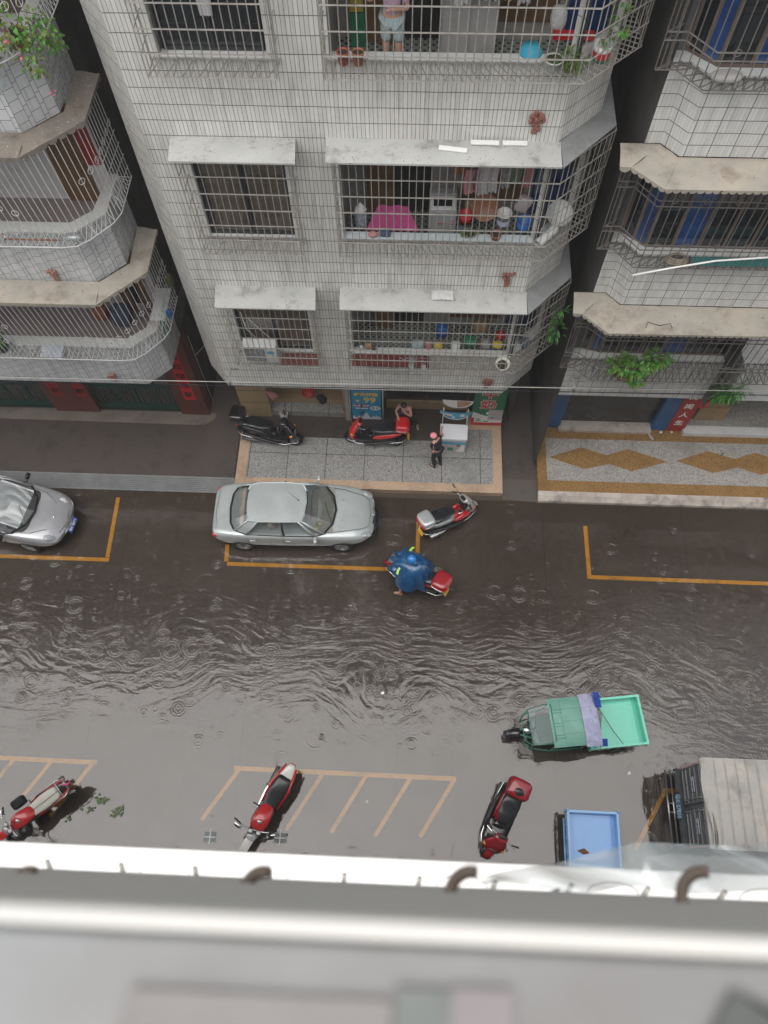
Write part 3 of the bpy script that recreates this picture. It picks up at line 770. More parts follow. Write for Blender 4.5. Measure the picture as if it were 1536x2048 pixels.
def hang_curtain(parent, x0, x1, z0, z1, Y, m='curtain', amp=0.035, fq=9):
    mb = MB(); n = int((x1 - x0) * 40)
    mb.grid(lambda u, v: (x0 + (x1 - x0) * u, Y + amp * math.sin(u * (x1 - x0) * fq * 6.28) * (0.4 + 0.6 * (1 - v)), z0 + (z1 - z0) * v), n, 3)
    return mb.build('curtain', M[m], parent)

# ================= middle building
MBLD = thing('apartment_building', 'middle grey tiled apartment block with sheet metal awnings and cluttered barred balconies', 'building', (0, 0, 0))
F = 10.8; XL, XR = -4.5, 2.27
plan = [(-5.03, 19), (-5.03, 11.42), (XL, F), (XR, F), (3.02, 11.55), (3.02, 19)]
TOP = 30.5
hf = []; NK = 4
for k in range(7):
    s0 = sills(k)
    hf += [(-3.85 - XL, -2.25 - XL, s0, s0 + 2.1), (-1.33 - XL, XR - 0.0 - XL, s0, s0 + 2.15)]
wl = MB()
wl.wall(plan[0], plan[1], 3.85, TOP, (), 0)
wl.wall(plan[1], plan[2], 3.85, TOP, (), 0, u0=7.58)
wl.wall(plan[2], plan[3], 3.85, TOP, hf, 0, u0=8.4, reveal=0.16, mir=0)
Lc = (Vector(plan[4]) - Vector(plan[3])).length
wl.wall(plan[3], plan[4], 3.85, TOP, [(0.0, Lc - 0.06, sills(k), sills(k) + 2.15) for k in range(7)], 0, u0=15.2, reveal=0.14)
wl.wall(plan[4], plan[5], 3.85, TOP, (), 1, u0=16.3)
# slab underside with fascia, roof
wl.add([(x, y, 3.85) for x, y in plan], [tuple(range(6))], 2)
wl.add([(x, y, TOP) for x, y in plan], [tuple(range(6))], 1)
wl.build('wall', [M['tile_main'], M['concrete_dk'], M['plaster']], MBLD)
# corner posts of the balcony openings
for k in range(NK):
    MB().bx(XR - 0.05, XR + 0.045, F + 0.012, F + 0.10, sills(k), sills(k) + 2.15).build('corner_post', M['frame_dk'], MBLD)
# rooms behind the openings
def room(parent, x0, x1, y0, y1, z0, z1, floor='spot_floor', wallm='interior', name='balcony_room', ceil='interior'):
    mb = MB()
    mb.quad((x0, y0, z0), (x1, y0, z0), (x1, y1, z0), (x0, y1, z0), 1)
    mb.quad((x0, y0, z1), (x1, y0, z1), (x1, y1, z1), (x0, y1, z1), 2)
    mb.quad((x0, y1, z0), (x1, y1, z0), (x1, y1, z1), (x0, y1, z1), 0)
    mb.quad((x0, y0, z0), (x0, y1, z0), (x0, y1, z1), (x0, y0, z1), 0)
    mb.quad((x1, y0, z0), (x1, y1, z0), (x1, y1, z1), (x1, y0, z1), 0)
    return mb.build(name, [M[wallm], M[floor], M[ceil]], parent)
BF = [None] * 4
for k in range(NK):
    s0 = sills(k); fz = s0 - 0.55
    BF[k] = fz
    # balcony: back wall at 12.15
    mb = MB()
    poly = [(-1.33, F + 0.16), (2.2, F + 0.16), (2.93, 11.62), (2.93, 12.15), (-1.33, 12.15)]
    mb.add([(x, y, fz) for x, y in poly], [tuple(range(5))], 1)
    mb.add([(x, y, s0 + 2.16) for x, y in poly], [tuple(range(5))], 2)
    for i in range(5):
        a, b = poly[i], poly[(i + 1) % 5]
        zt = s0 if i in (0, 1) else s0 + 2.16
        mb.quad((*a, fz), (*b, fz), (*b, zt), (*a, zt), 0)
    mb.build('balcony_room', [M['plaster'] if k == 1 else M['interior'], M['spot_floor'], M['interior']], MBLD)
    # back wall joinery
    MB().bx(-0.95, -0.72, 12.0, 12.148, fz + 0.01, s0 + 2.1).bx(-0.70, -0.45, 11.97, 12.147, fz + 0.01, s0 + 2.1).build('folded_door', M['door_brown' if k < 3 else 'plaster'], MBLD)
    MB().bx(-0.42, 0.28, 12.12, 12.146, fz + 0.01, s0 + 1.5).build('doorway', M['dark'], MBLD)
    MB().bx(0.9, 2.1, 12.1, 12.144, fz + 0.3, s0 + 1.2).build('inner_window', M['door_brown'] if k < 3 else M['interior'], MBLD)
    MB().bx(2.25, 2.9, 12.09, 12.142, fz + 0.02, s0 + 2.1).build('blue_door', M['blue_pane'], MBLD)
    # sill strips
    sp = [(-1.33, F), (XR, F), (2.98, 11.51)]
    mb = MB(); ip = offs(sp, -0.17); op = offs(sp, 0.012)
    for i in range(2):
        mb.add([(*op[i], s0 - 0.03), (*op[i + 1], s0 - 0.03), (*ip[i + 1], s0 - 0.03), (*ip[i], s0 - 0.03), (*op[i], s0 + 0.012), (*op[i + 1], s0 + 0.012), (*ip[i + 1], s0 + 0.012), (*ip[i], s0 + 0.012)], [(4, 5, 6, 7), (0, 1, 5, 4), (2, 3, 7, 6), (0, 3, 7, 4), (1, 2, 6, 5)])
    mb.build('balcony_sill', M['sill_blue' if k == 1 else 'sill_w'], MBLD)
    # left window
    room(MBLD, -3.85, -2.25, F + 0.16, 12.0, s0 - 0.6, s0 + 2.11, 'interior', name='room')
    MB().bx(-3.85, -2.25, F - 0.01, F + 0.165, s0 - 0.03, s0 + 0.012).build('window_sill', M['sill_w'], MBLD)
    if k == 2:
        g = glazing(MBLD, -3.80, -2.30, s0 + 0.02, s0 + 2.08, F + 0.13, 2, 'frame_dk', 'win_dark')
        mb = MB()
        mb.grid(lambda u, v: (-3.05 + (u - 0.5) * (0.18 + 0.45 * v ** 1.5) , F + 0.10 + 0.012 * math.sin(u * 26), s0 + 0.55 + v * 1.5), 16, 8)
        mb.build('curtain', M['towel_w'], MBLD)
    elif k < 2:
        g = glazing(MBLD, -3.84, -2.26, s0 + 0.015, s0 + 2.09, F + 0.05, 2, 'frame_dk', 'carglass', grid=0)
        hang_curtain(MBLD, -3.74, -3.10, s0 + 0.05, s0 + 2.06, F + 0.14, amp=.02); hang_curtain(MBLD, -3.0, -2.34, s0 + 0.05, s0 + 2.06, F + 0.14, amp=.02)
    else:
        glazing(MBLD, -3.80, -2.30, s0 + 0.02, s0 + 2.08, F + 0.13, 2)
    # grilles
    zs = [s0 + 0.355 * q for q in range(7)] if k != 3 else [s0 + 0.5 * q for q in range(5)]
    if k == 0: zs = [s0 + 0.02 + 0.34 * q for q in range(7)]
    grille(MBLD, 'window_grille', [(-3.95, F), (-2.07, F)], 0.45, s0, s0 + 2.08, zs, 0.125, 'bar')
    grille(MBLD, 'balcony_grille', [(-1.37, F), (XR, F), (3.0, 11.52), (3.02, 12.5)], 0.43, s0, s0 + 2.12, zs, 0.125, 'bar', floor='s', inner2=[(-1.37, F - 0.45), (2.36, F - 0.45), (3.26, 11.2), (3.26, 12.5)])
    # awnings
    za = s0 + 2.18
    strip_awning(MBLD, 'awning', [(-4.07, F), (-2.0, F)], [(-4.0, F - 0.6), (-1.95, F - 0.6)], za, za + 0.03, 'alum', drop=0.03, wave=0.006)
    strip_awning(MBLD, 'awning', [(-1.50, F), (2.31, F)], [(-1.46, F - 0.6), (2.30, F - 0.6)], za + 0.03, za + 0.06, 'alum', drop=0.03, wave=0.006)
    strip_awning(MBLD, 'corner_awning', [(2.31, F), (2.95, 11.56), (2.90, 12.5)], [(2.32, F - 0.6), (3.24, 11.20), (3.24, 12.6)], za + 0.022, za + 0.045, 'alum_dark', drop=0.02, wave=0.006)
for k in range(4, 7):
    s0 = sills(k)
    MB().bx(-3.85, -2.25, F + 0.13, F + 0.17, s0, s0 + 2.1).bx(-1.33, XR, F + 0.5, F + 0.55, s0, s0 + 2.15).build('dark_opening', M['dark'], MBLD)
    strip_awning(MBLD, 'awning', [(-4.07, F), (-2.0, F)], [(-4.0, F - 0.6), (-1.95, F - 0.6)], s0 + 2.2, s0 + 2.2, 'alum', drop=0.03)
    strip_awning(MBLD, 'awning', [(-1.50, F), (2.31, F)], [(-1.46, F - 0.6), (2.30, F - 0.6)], s0 + 2.2, s0 + 2.2, 'alum', drop=0.03)
# ground floor of the middle building: pillars, shop bays, raised thresholds
g = MB(); g.bx(-4.93, -4.08, 12.2, 13.0, 0.19, 3.85)
for z in (0.95, 1.55, 2.15, 2.75): g.bx(-4.934, -4.076, 12.196, 12.2, z, z + 0.012, 1)
g.build('stone_pillar', [M['beige_tile'], M['dark']], MBLD)
MB().bx(-1.90, -1.72, 12.15, 12.6, 0.19, 3.85).build('stone_pillar', M['beige_tile'], MBLD)
MB().bx(-4.08, -1.9, 12.25, 12.55, 0.19, 0.45).build('threshold', M['terr_grey'], MBLD)
MB().bx(-4.08, -1.9, 12.55, 13.0, 0.19, 0.62).build('threshold', M['beige_tile'], MBLD)
mb = MB(); mb.quad((-5.0, 13.4, 0.1), (3.0, 13.4, 0.1), (3.0, 13.4, 3.84), (-5.0, 13.4, 3.84), 0)
mb.quad((-4.08, 13.0, 0.62), (-1.9, 13.0, 0.62), (-1.9, 13.4, 0.62), (-4.08, 13.4, 0.62), 1)
mb.quad((-5.0, 12.3, 0.1), (-5.0, 19, 0.1), (-5.0, 19, 3.84), (-5.0, 12.3, 3.84), 0); mb.quad((3.0, 12.3, 0.1), (3.0, 19, 0.1), (3.0, 19, 3.84), (3.0, 12.3, 3.84), 0)
mb.build('shop_back_wall', [M['interior'], M['beige_tile']], MBLD)
MB().bx(-0.68, 1.75, 12.62, 12.9, 0.19, 0.55).build('threshold', M['beige_tile'], MBLD)
mb = MB(); mb.bx(-0.68, 0.5, 12.7, 12.74, 0.55, 3.8, 0).bx(0.55, 1.72, 12.7, 12.74, 0.55, 3.8, 0)
mb.build('shop_window', M['win_dark'], MBLD)

# ================= left building
LB = thing('apartment_building', 'left tiled apartment block with curved white balcony grilles, stained canopies and red pillars', 'building', (0, 0, 0))
LC = [(-30, F), (-6.52, F), (-6.0, 11.30), (-5.96, 12.35)]
wl = MB(); TOPL = 29.0
bands = [(3.85, sills(0))] + [(sills(k) + 2.2, sills(k + 1)) for k in range(0, 6)] + [(sills(6) + 2.2, TOPL)]
for z0, z1 in bands:
    u = 0
    for i in range(3):
        wl.wall(LC[i], LC[i + 1], z0, z1, (), 0, u0=u); u += (Vector(LC[i + 1]) - Vector(LC[i])).length
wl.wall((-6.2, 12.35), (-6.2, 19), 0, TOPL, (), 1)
wl.wall((-5.96, 12.35), (-6.2, 12.35), 3.85, TOPL, (), 1)
for z in (3.85, TOPL): wl.add([(x, y, z) for x, y in LC + [(-6.2, 19), (-30, 19)]], [tuple(range(6))], 1)
wl.build('wall', [M['tile_left'], M['concrete_dk']], LB)
IN3 = [(-30, F + 0.24), (-6.62, F + 0.24), (-6.24, 11.36), (-6.1, 12.5)]
for k in range(5):
    s0 = sills(k); fz = s0 - 0.6 if k else s0 - 0.5; near = k < 3
    zc = s0 + 2.2
    # inner side of the parapet, room
    mb = MB()
    for i in range(3): mb.quad((*IN3[i], fz), (*IN3[i + 1], fz), (*IN3[i + 1], s0), (*IN3[i], s0), 0)
    mb.add([(-30, F + .01, fz), (-6.53, F + .01, fz), (-6.03, 11.3, fz), (-6.0, 12.3, fz), (-30, 12.3, fz)], [tuple(range(5))], 1)
    mb.quad((-30, 12.3, fz), (-6.1, 12.3, fz), (-6.1, 12.3, zc), (-30, 12.3, zc), 0)
    mb.add([(-30, F + .01, zc + .01), (-6.53, F + .01, zc + .01), (-6.03, 11.3, zc + .01), (-6.0, 12.34, zc + .01), (-30, 12.34, zc + .01)], [tuple(range(5))], 0)
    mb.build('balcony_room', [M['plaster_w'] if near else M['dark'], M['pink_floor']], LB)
    if not near: continue
    if k == 1:
        MB().bx(-7.1, -6.45, 12.24, 12.297, fz + 0.01, fz + 2.2).build('door', M['door_brown'], LB)
        MB().bx(-6.44, -6.15, 12.25, 12.296, fz + 0.9, fz + 2.2).build('red_panel', M['redband'], LB)
        MB().bx(-8.9, -7.7, 12.25, 12.296, fz + 1.2, fz + 2.2).build('inner_window', M['win_dark'], LB)
    elif k == 0:
        MB().bx(-7.0, -6.75, 12.24, 12.297, fz + 0.01, fz + 2.3).bx(-6.5, -6.3, 12.22, 12.297, fz + 0.01, fz + 2.3).build('door', M['door_brown'], LB)
        MB().bx(-9.6, -8.2, 12.25, 12.296, fz + 1.0, fz + 2.3).bx(-6.74, -6.51, 12.25, 12.296, fz + 0.3, fz + 2.3).build('inner_window', M['win_dark'], LB)
    else:
        MB().bx(-8.6, -6.3, 12.24, 12.297, fz + 0.3, fz + 2.3).build('inner_window', M['frame_br'], LB)
    # white sill
    mb = MB(); op = offs(LC, 0.03)
    for i in range(3):
        A, B, C, D = op[i], op[i + 1], IN3[i + 1], IN3[i]
        mb.add([(*q, z) for z in (s0 - 0.04, s0 + 0.012) for q in (A, B, C, D)], [(4, 5, 6, 7), (0, 1, 5, 4), (2, 3, 7, 6)])
    mb.build('balcony_sill', M['sill_w'], LB)
    # curved white grille
    outer = [(-13.0, 10.40), (-6.62, 10.40), (-6.35, 10.44), (-6.12, 10.62), (-5.76, 11.05), (-5.66, 11.3), (-5.64, 12.3)]
    mb = MB(); pts = along(outer, 0.118); z1 = zc - 0.02
    tops = along([(-13.0, 10.22), (-6.45, 10.22), (-6.25, 10.3), (-6.05, 10.5), (-5.68, 10.95), (-5.6, 11.3), (-5.6, 12.3)], 0.118 * 1.0)
    inn = along([(-13.0, F), (-6.52, F), (-6.0, 11.3), (-5.97, 12.3)], 0.1135)
    for i, (x, y) in enumerate(pts):
        tx, ty = tops[min(i, len(tops) - 1)]
        q = inn[min(i, len(inn) - 1)]; q2 = inn[min(i + 2, len(inn) - 1)]
        mb.tube([(x, y, s0 + 0.02), (tx, ty, z1)], 0.0075, 5)
        mb.tube([(x, y, s0 + 0.02), (q2[0], q2[1], s0 + 0.02)], 0.007, 4)
        if i % 4 == 0: mb.tube([(x, y, s0 + 0.02), (q[0], q[1], s0 + 0.025)], 0.007, 4)
    for z, f in ((s0 + 0.02, 0.0),): mb.tube([(x, y, z) for x, y in outer], 0.010, 5)
    side = [(-5.76, 11.05), (-5.66, 11.3), (-5.64, 12.3)]
    for q in range(1, 5): mb.tube([(-5.70, 11.2, s0 + 0.27 * q), (-5.64, 12.3, s0 + 0.27 * q)], 0.006, 4)
    # ring ornaments between bars, in a wave
    for i, (x, y) in enumerate(pts):
        if x < -12.3 or i % 2: continue
        ph = (x + 12) * 2.1
        for zz in (s0 + 1.15 + 0.30 * math.sin(ph), s0 + 0.55 + 0.22 * math.sin(ph * 1.0 + 2.2)):
            if zz > zc - 0.25 or (math.sin(ph * 0.9 + zz) > 0.35): continue
            f = (zz - s0) / (z1 - s0); tx, ty = tops[min(i, len(tops) - 1)]
            cx, cy = x + (tx - x) * f, y + (ty - y) * f; r = 0.062
            dv = Vector(pts[min(i + 1, len(pts) - 1)]) - Vector(pts[max(i - 1, 0)]); dv.normalize()
            mb.tube([(cx + dv.x * (0.0 + math.cos(t) * r), cy + dv.y * (0.0 + math.cos(t) * r) - 0.005, zz + math.sin(t) * r) for t in [2 * math.pi * q / 12 for q in range(12)]], 0.006, 4, closed=True)
    mb.build('balcony_grille', M['bar_white'], LB)
    strip_awning(LB, 'canopy', [(-30, F), (-6.46, F - 0.03), (-5.92, 11.29), (-5.95, 12.3)], [(-30, 10.14), (-6.40, 10.14), (-5.50, 11.03), (-5.48, 12.2)], zc + 0.03, zc + 0.07, ['canopy_tan', 'canopy_mud', 'canopy_mud'][k], scal=0.17, wave=0.03)
# ground floor: red pillars, green folding doors
for (x0, x1) in ((-10.62, -9.30), (-6.80, -5.97)):
    MB().bx(x0, x1, 12.22, 12.6, 0.1, 3.85).build('red_pillar', M['red_wall'], LB)
MB().bx(-5.985, -5.972, 12.62, 19, 0.1, 3.84).build('side_wall', M['concrete_dk'], LB)
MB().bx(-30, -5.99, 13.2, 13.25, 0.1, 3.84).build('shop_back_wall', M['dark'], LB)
for (x0, x1) in ((-9.30, -6.80), (-13.1, -10.62)):
    f = MB(); Y = 12.36
    f.bx(x0, x1, Y, Y + 0.06, 0.15, 0.45); f.bx(x0, x1, Y, Y + 0.06, 1.28, 1.45); f.bx(x0, x1, Y, Y + 0.06, 2.0, 2.12); f.bx(x0, x1, Y, Y + 0.06, 2.7, 3.84)
    n = 4
    for q in range(n + 1):
        x = x0 + (x1 - x0 - 0.09) * q / n; f.bx(x, x + 0.09, Y + 0.002, Y + 0.064, 0.15, 2.7)
    dr = f.build('folding_door', M['green_dr'], LB)
    f = MB(); x = x0 + 0.06
    while x < x1: f.tube([(x, Y + 0.02, 0.45), (x, Y + 0.02, 1.28)], 0.011, 5); x += 0.098 + random.uniform(-0.012, 0.012)
    f.build('bars', M['bar_dark'], dr)
    f = MB()
    for q in range(n):
        a = x0 + (x1 - x0) * q / n + 0.09; b = x0 + (x1 - x0) * (q + 1) / n - 0.02
        f.bx(a, b, Y + 0.03, Y + 0.04, 1.45, 2.0)
    f.build('pane', mat('grey frosted pane', (0.16, 0.15, 0.155), 0.3), dr)

# ================= right building
RB = thing('apartment_building', 'right tiled apartment block with scalloped tan canopies, blue windows and blue shop pillars', 'building', (0, 0, 0))
FB = 10.54; TOPR = 29.5
wl = MB()
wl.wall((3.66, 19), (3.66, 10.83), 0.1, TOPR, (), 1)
low = [(3.66, 10.83), (7.16, 10.8)]
wl.wall((3.66, 10.81), (7.16, 10.81), 3.85, sills(0) - 0.06, (), 0)
up = [(3.66, 10.83), (3.92, 10.83), (4.18, FB), (7.16, FB)]
for k in range(0, 6):
    z0 = sills(k) + 2.2; z1 = sills(k + 1)
    u = 0
    for i in range(3):
        wl.wall(up[i], up[i + 1], z0, z1, (), 0, u0=u); u += (Vector(up[i + 1]) - Vector(up[i])).length
z0 = sills(6) + 2.2
for i in range(3): wl.wall(up[i], up[i + 1], z0, TOPR, (), 0)
wl.wall((7.16, FB), (7.16, 19), 3.85, TOPR, (), 1)
for z in (3.85, TOPR): wl.add([(3.66, 10.83, z), (7.16, 10.8, z), (7.16, 19, z), (3.66, 19, z)], [(0, 1, 2, 3)], 2)
for k in range(0, 6):
    wl.add([(*p, sills(k) + 2.2) for p in up] + [(7.16, 11.3, sills(k) + 2.2), (3.66, 11.3, sills(k) + 2.2)], [tuple(range(6))], 1)
wl.build('wall', [M['tile_right'], M['concrete_dk'], M['plaster']], RB)
for k in range(4):
    s0 = sills(k); zc = s0 + 2.2
    base = [(3.66, 10.86), (3.94, 10.86), (4.2, FB + 0.03), (7.14, FB + 0.03)] if k else [(3.66, 10.84), (3.94, 10.84), (4.2, 10.83), (7.14, 10.83)]
    ins = [(3.72, 11.1), (4.0, 11.1), (4.3, FB + 0.20), (7.14, FB + 0.20)] if k else [(3.72, 11.1), (4.0, 11.1), (4.3, 10.98), (7.14, 10.98)]
    mb = MB()
    for i in range(3): mb.add([(*base[i], s0 - 0.06), (*base[i + 1], s0 - 0.06), (*ins[i + 1], s0 - 0.06), (*ins[i], s0 - 0.06), (*base[i], s0 + 0.01), (*base[i + 1], s0 + 0.01), (*ins[i + 1], s0 + 0.01), (*ins[i], s0 + 0.01)], [(4, 5, 6, 7), (0, 1, 5, 4), (3, 2, 1, 0)])
    mb.build('window_sill', M['sill_w'], RB)
    # angled window band: chamfer pane, mullions, blue panes behind the sill
    wp = [(3.9, 11.12), (4.3, ins[2][1] + 0.03), (7.14, ins[3][1] + 0.03)]
    f = MB(); pn = MB(); segs = [(wp[0], wp[1], 2), (wp[1], wp[2], 6)]; c = 0
    for a, b, n in segs:
        for q in range(n):
            pa = Vector(a).lerp(Vector(b), q / n); pb = Vector(a).lerp(Vector(b), (q + 1) / n)
            mi = [2, 1, 2, 1, 2, 2, 2, 2][c % 8] if k else [2, 1, 2, 2, 2, 1, 2, 2][c % 8]; c += 1
            pn.quad((*pa, s0), (*pb, s0), (*pb, zc), (*pa, zc), mi)
            f.tube([(*pa, s0), (*pa, zc)], 0.035, 4)
        for z in (s0 + 0.03, s0 + 1.45, zc - 0.03): f.tube([(*a, z), (*b, z)], 0.03, 4)
    wd = f.build('window', M['frame_br'], RB); pn.build('pane', [M['blue_pane'], M['blue_pane'], M['win_dark']], wd)
    mb = MB(); mb.quad((3.67, 11.12, s0), (3.9, 11.12, s0), (3.9, 11.12, zc), (3.67, 11.12, zc)); mb.quad((3.67, 10.84, s0), (3.67, 11.12, s0), (3.67, 11.12, zc), (3.67, 10.84, zc))
    mb.build('window_jamb', M['tile_right'], RB)
    go = [(3.40, 10.68), (3.70, 10.68), (4.03, 10.25), (8.3, 10.25)] if k else [(3.40, 10.55), (3.70, 10.55), (4.05, 10.22), (8.3, 10.22)]
    rg = []
    x = 4.3
    while x < 8.2:
        for z in (s0 + 1.5, s0 + 0.5): rg.append((x, go[3][1], z + 0.06, 0.05, (1, 0)))
        x += 0.52
    zz = [s0, s0 + 0.44, s0 + 0.56, s0 + 1.44, s0 + 1.56, s0 + 2.12]
    gi = [(3.66, 10.86), (3.92, 10.86), (4.18, FB), (8.3, FB)] if k else [(3.66, 10.82), (3.92, 10.82), (4.18, 10.8), (8.3, 10.8)]
    grille(RB, 'balcony_grille', gi, 0.3, s0, s0 + 2.12, zz, 0.155, 'bar_dark', rv=0.0095, rh=0.012, floor='x', inner2=go, rings=rg)
    strip_awning(RB, 'canopy', [(3.28, 10.84), (3.92, 10.84), (4.18, FB), (9.6, FB)], [(3.22, 10.28), (3.40, 10.27), (3.88, 9.80), (9.6, 9.84)], zc - 0.02, zc, 'canopy_tan', scal=0.125, wave=0.035)
# shop front: blue pillars, dark roller door, white-edged thresholds
MB().bx(3.95, 4.45, 12.1, 12.6, 0.1, 3.85).build('blue_pillar', M['blue_paint'], RB)
MB().bx(3.66, 3.95, 10.85, 10.9, 3.84, 3.849).build('soffit', M['plaster'], RB)
p_ = MB().bx(7.10, 8.06, 12.1, 12.6, 0.1, 3.85).build('blue_pillar', M['blue_paint'], RB)
b_ = MB().bx(7.56, 8.066, 12.085, 12.098, 0.22, 3.84).build('red_band', M['redband'], p_)
MB().bx(4.45, 7.10, 12.28, 12.34, 0.3, 3.85).build('roller_door', mat('dark wet glass door', (0.045, 0.045, 0.045), 0.25, vs=1.0, col2=(0.03, 0.03, 0.03)), RB)
MB().bx(4.40, 7.1, 11.95, 12.28, 0.1, 0.32).build('threshold', M['kerb_old'], RB)
MB().bx(8.02, 16, 11.93, 12.2, 0.1, 0.36).build('threshold', M['plaster_w'], RB)
MB().bx(8.06, 16, 12.2, 13.6, 0.1, 0.345).build('shop_floor', M['terr_white'], RB)
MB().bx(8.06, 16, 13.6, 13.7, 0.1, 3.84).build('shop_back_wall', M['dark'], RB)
gb = MB()
# folded black grille gate in the alley mouth, beside the blue pillar
for q in range(12): gb.tube([(3.74 + 0.016 * q, 11.05 + q * 0.085, 0.2), (3.74 + 0.016 * q, 11.05 + q * 0.085, 2.6)], 0.014, 5)
for z in (0.25, 0.9, 1.6, 2.55): gb.tube([(3.74, 11.03, z), (3.93, 12.02, z)], 0.012, 5)
gt = gb.build('folding_gate', M['frame_dk']); tag(gt, 'dark folding bar gate standing at the alley mouth beside the blue pillar', 'gate')

# ================= far right building beyond the narrow gap
FR = thing('apartment_building', 'plain pale walled block at the right edge, beyond a dark plant filled gap', 'building', (0, 0, 0))
mb = MB(); mb.bx(7.62, 30, 10.72, 19, 3.95, 5.25, 0).bx(7.62, 30, 10.9, 19, 7.6, 9.0, 0).bx(7.62, 30, 10.9, 19, 11.2, 29, 0).bx(7.62, 30, 11.6, 19, 3.97, 28.9, 1)
mb.build('wall', [M['plaster_w'], M['interior']], FR)
MB().bx(7.6, 30, 10.62, 11.0, 5.25, 5.31).build('ledge', M['sill_w'], FR)
glazing(FR, 7.9, 12, 5.6, 7.5, 11.5, 4, 'frame_br', 'win_dark')

# ================= own building: wall below the camera (shades the near side of the street)
OB = thing('apartment_building', 'own apartment block under the camera, only its window ledge in view', 'building', (0, 0, 0))
MB().bx(-30, 30, -12, -0.62, 0.0, 18.2).bx(-30, 30, -12, -3.0, 18.2, 20.6).build('wall', M['plaster_w'], OB)
# ------------------------------------------------------------------ vehicles
def spow(v, e): return math.copysign(abs(v) ** e, v)
def rbox(mb, c, size, mi=0, e=0.45, nu=20, nv=10, rot=None, topflat=None):
    """rounded box (superellipsoid)"""
    m = Matrix.Translation(c) @ (rot if rot else Matrix())
    rings = []
    for j in range(nv + 1):
        a = -math.pi / 2 + math.pi * j / nv
        ring = []
        for k in range(nu):
            t = 2 * math.pi * k / nu
            ca = max(spow(math.cos(a), e), 1e-3)
            ring.append(m @ Vector((size[0] / 2 * ca * spow(math.cos(t), e), size[1] / 2 * ca * spow(math.sin(t), e), size[2] / 2 * spow(math.sin(a), e))))
        rings.append(ring)
    mb.loft(rings, mi); return mb
ROTX = Matrix.Rotation(R(90), 4, 'X')
def wheel(parent, c, r, wd, rimr, spokes=5, rim='alloy', fat=0.35, rz=0.0):
    t = MB(); prof = []
    rot = Matrix.Rotation(rz, 4, 'Z') @ ROTX
    for k in range(12):
        a = 2 * math.pi * k / 12
        prof.append((r - (r - rimr) * 0.5 + (r - rimr) * 0.5 * spow(math.cos(a), 0.7), wd / 2 * spow(math.sin(a), 0.7)))
    t.lathe(prof, c, 28, 0, rot, closed=True)
    w_ = t.build('wheel', M['rubber'], parent)
    q = MB(); q.lathe([(rimr, -wd * 0.36), (rimr * 0.93, -wd * 0.36), (rimr * 0.9, -wd * 0.1), (rimr * 0.9, wd * 0.1), (rimr * 0.93, wd * 0.36), (rimr, wd * 0.36)], c, 28, 0, rot)
    m = Matrix.Translation(c) @ rot
    for s in range(spokes):
        a = 2 * math.pi * s / spokes
        for zz in (wd * 0.30, -wd * 0.30):
            p0 = m @ Vector((rimr * 0.16 * math.cos(a), rimr * 0.16 * math.sin(a), zz)); p1 = m @ Vector((rimr * 0.93 * math.cos(a), rimr * 0.93 * math.sin(a), zz * 0.8))
            q.tube([p0, p1], [rimr * 0.10, rimr * 0.075] if spokes < 10 else 0.004, 6)
    q.cyl(m @ Vector((0, 0, -wd * 0.38)), m @ Vector((0, 0, wd * 0.38)), rimr * 0.2, n=12)
    q.build('rim', M[rim], w_)
    return w_

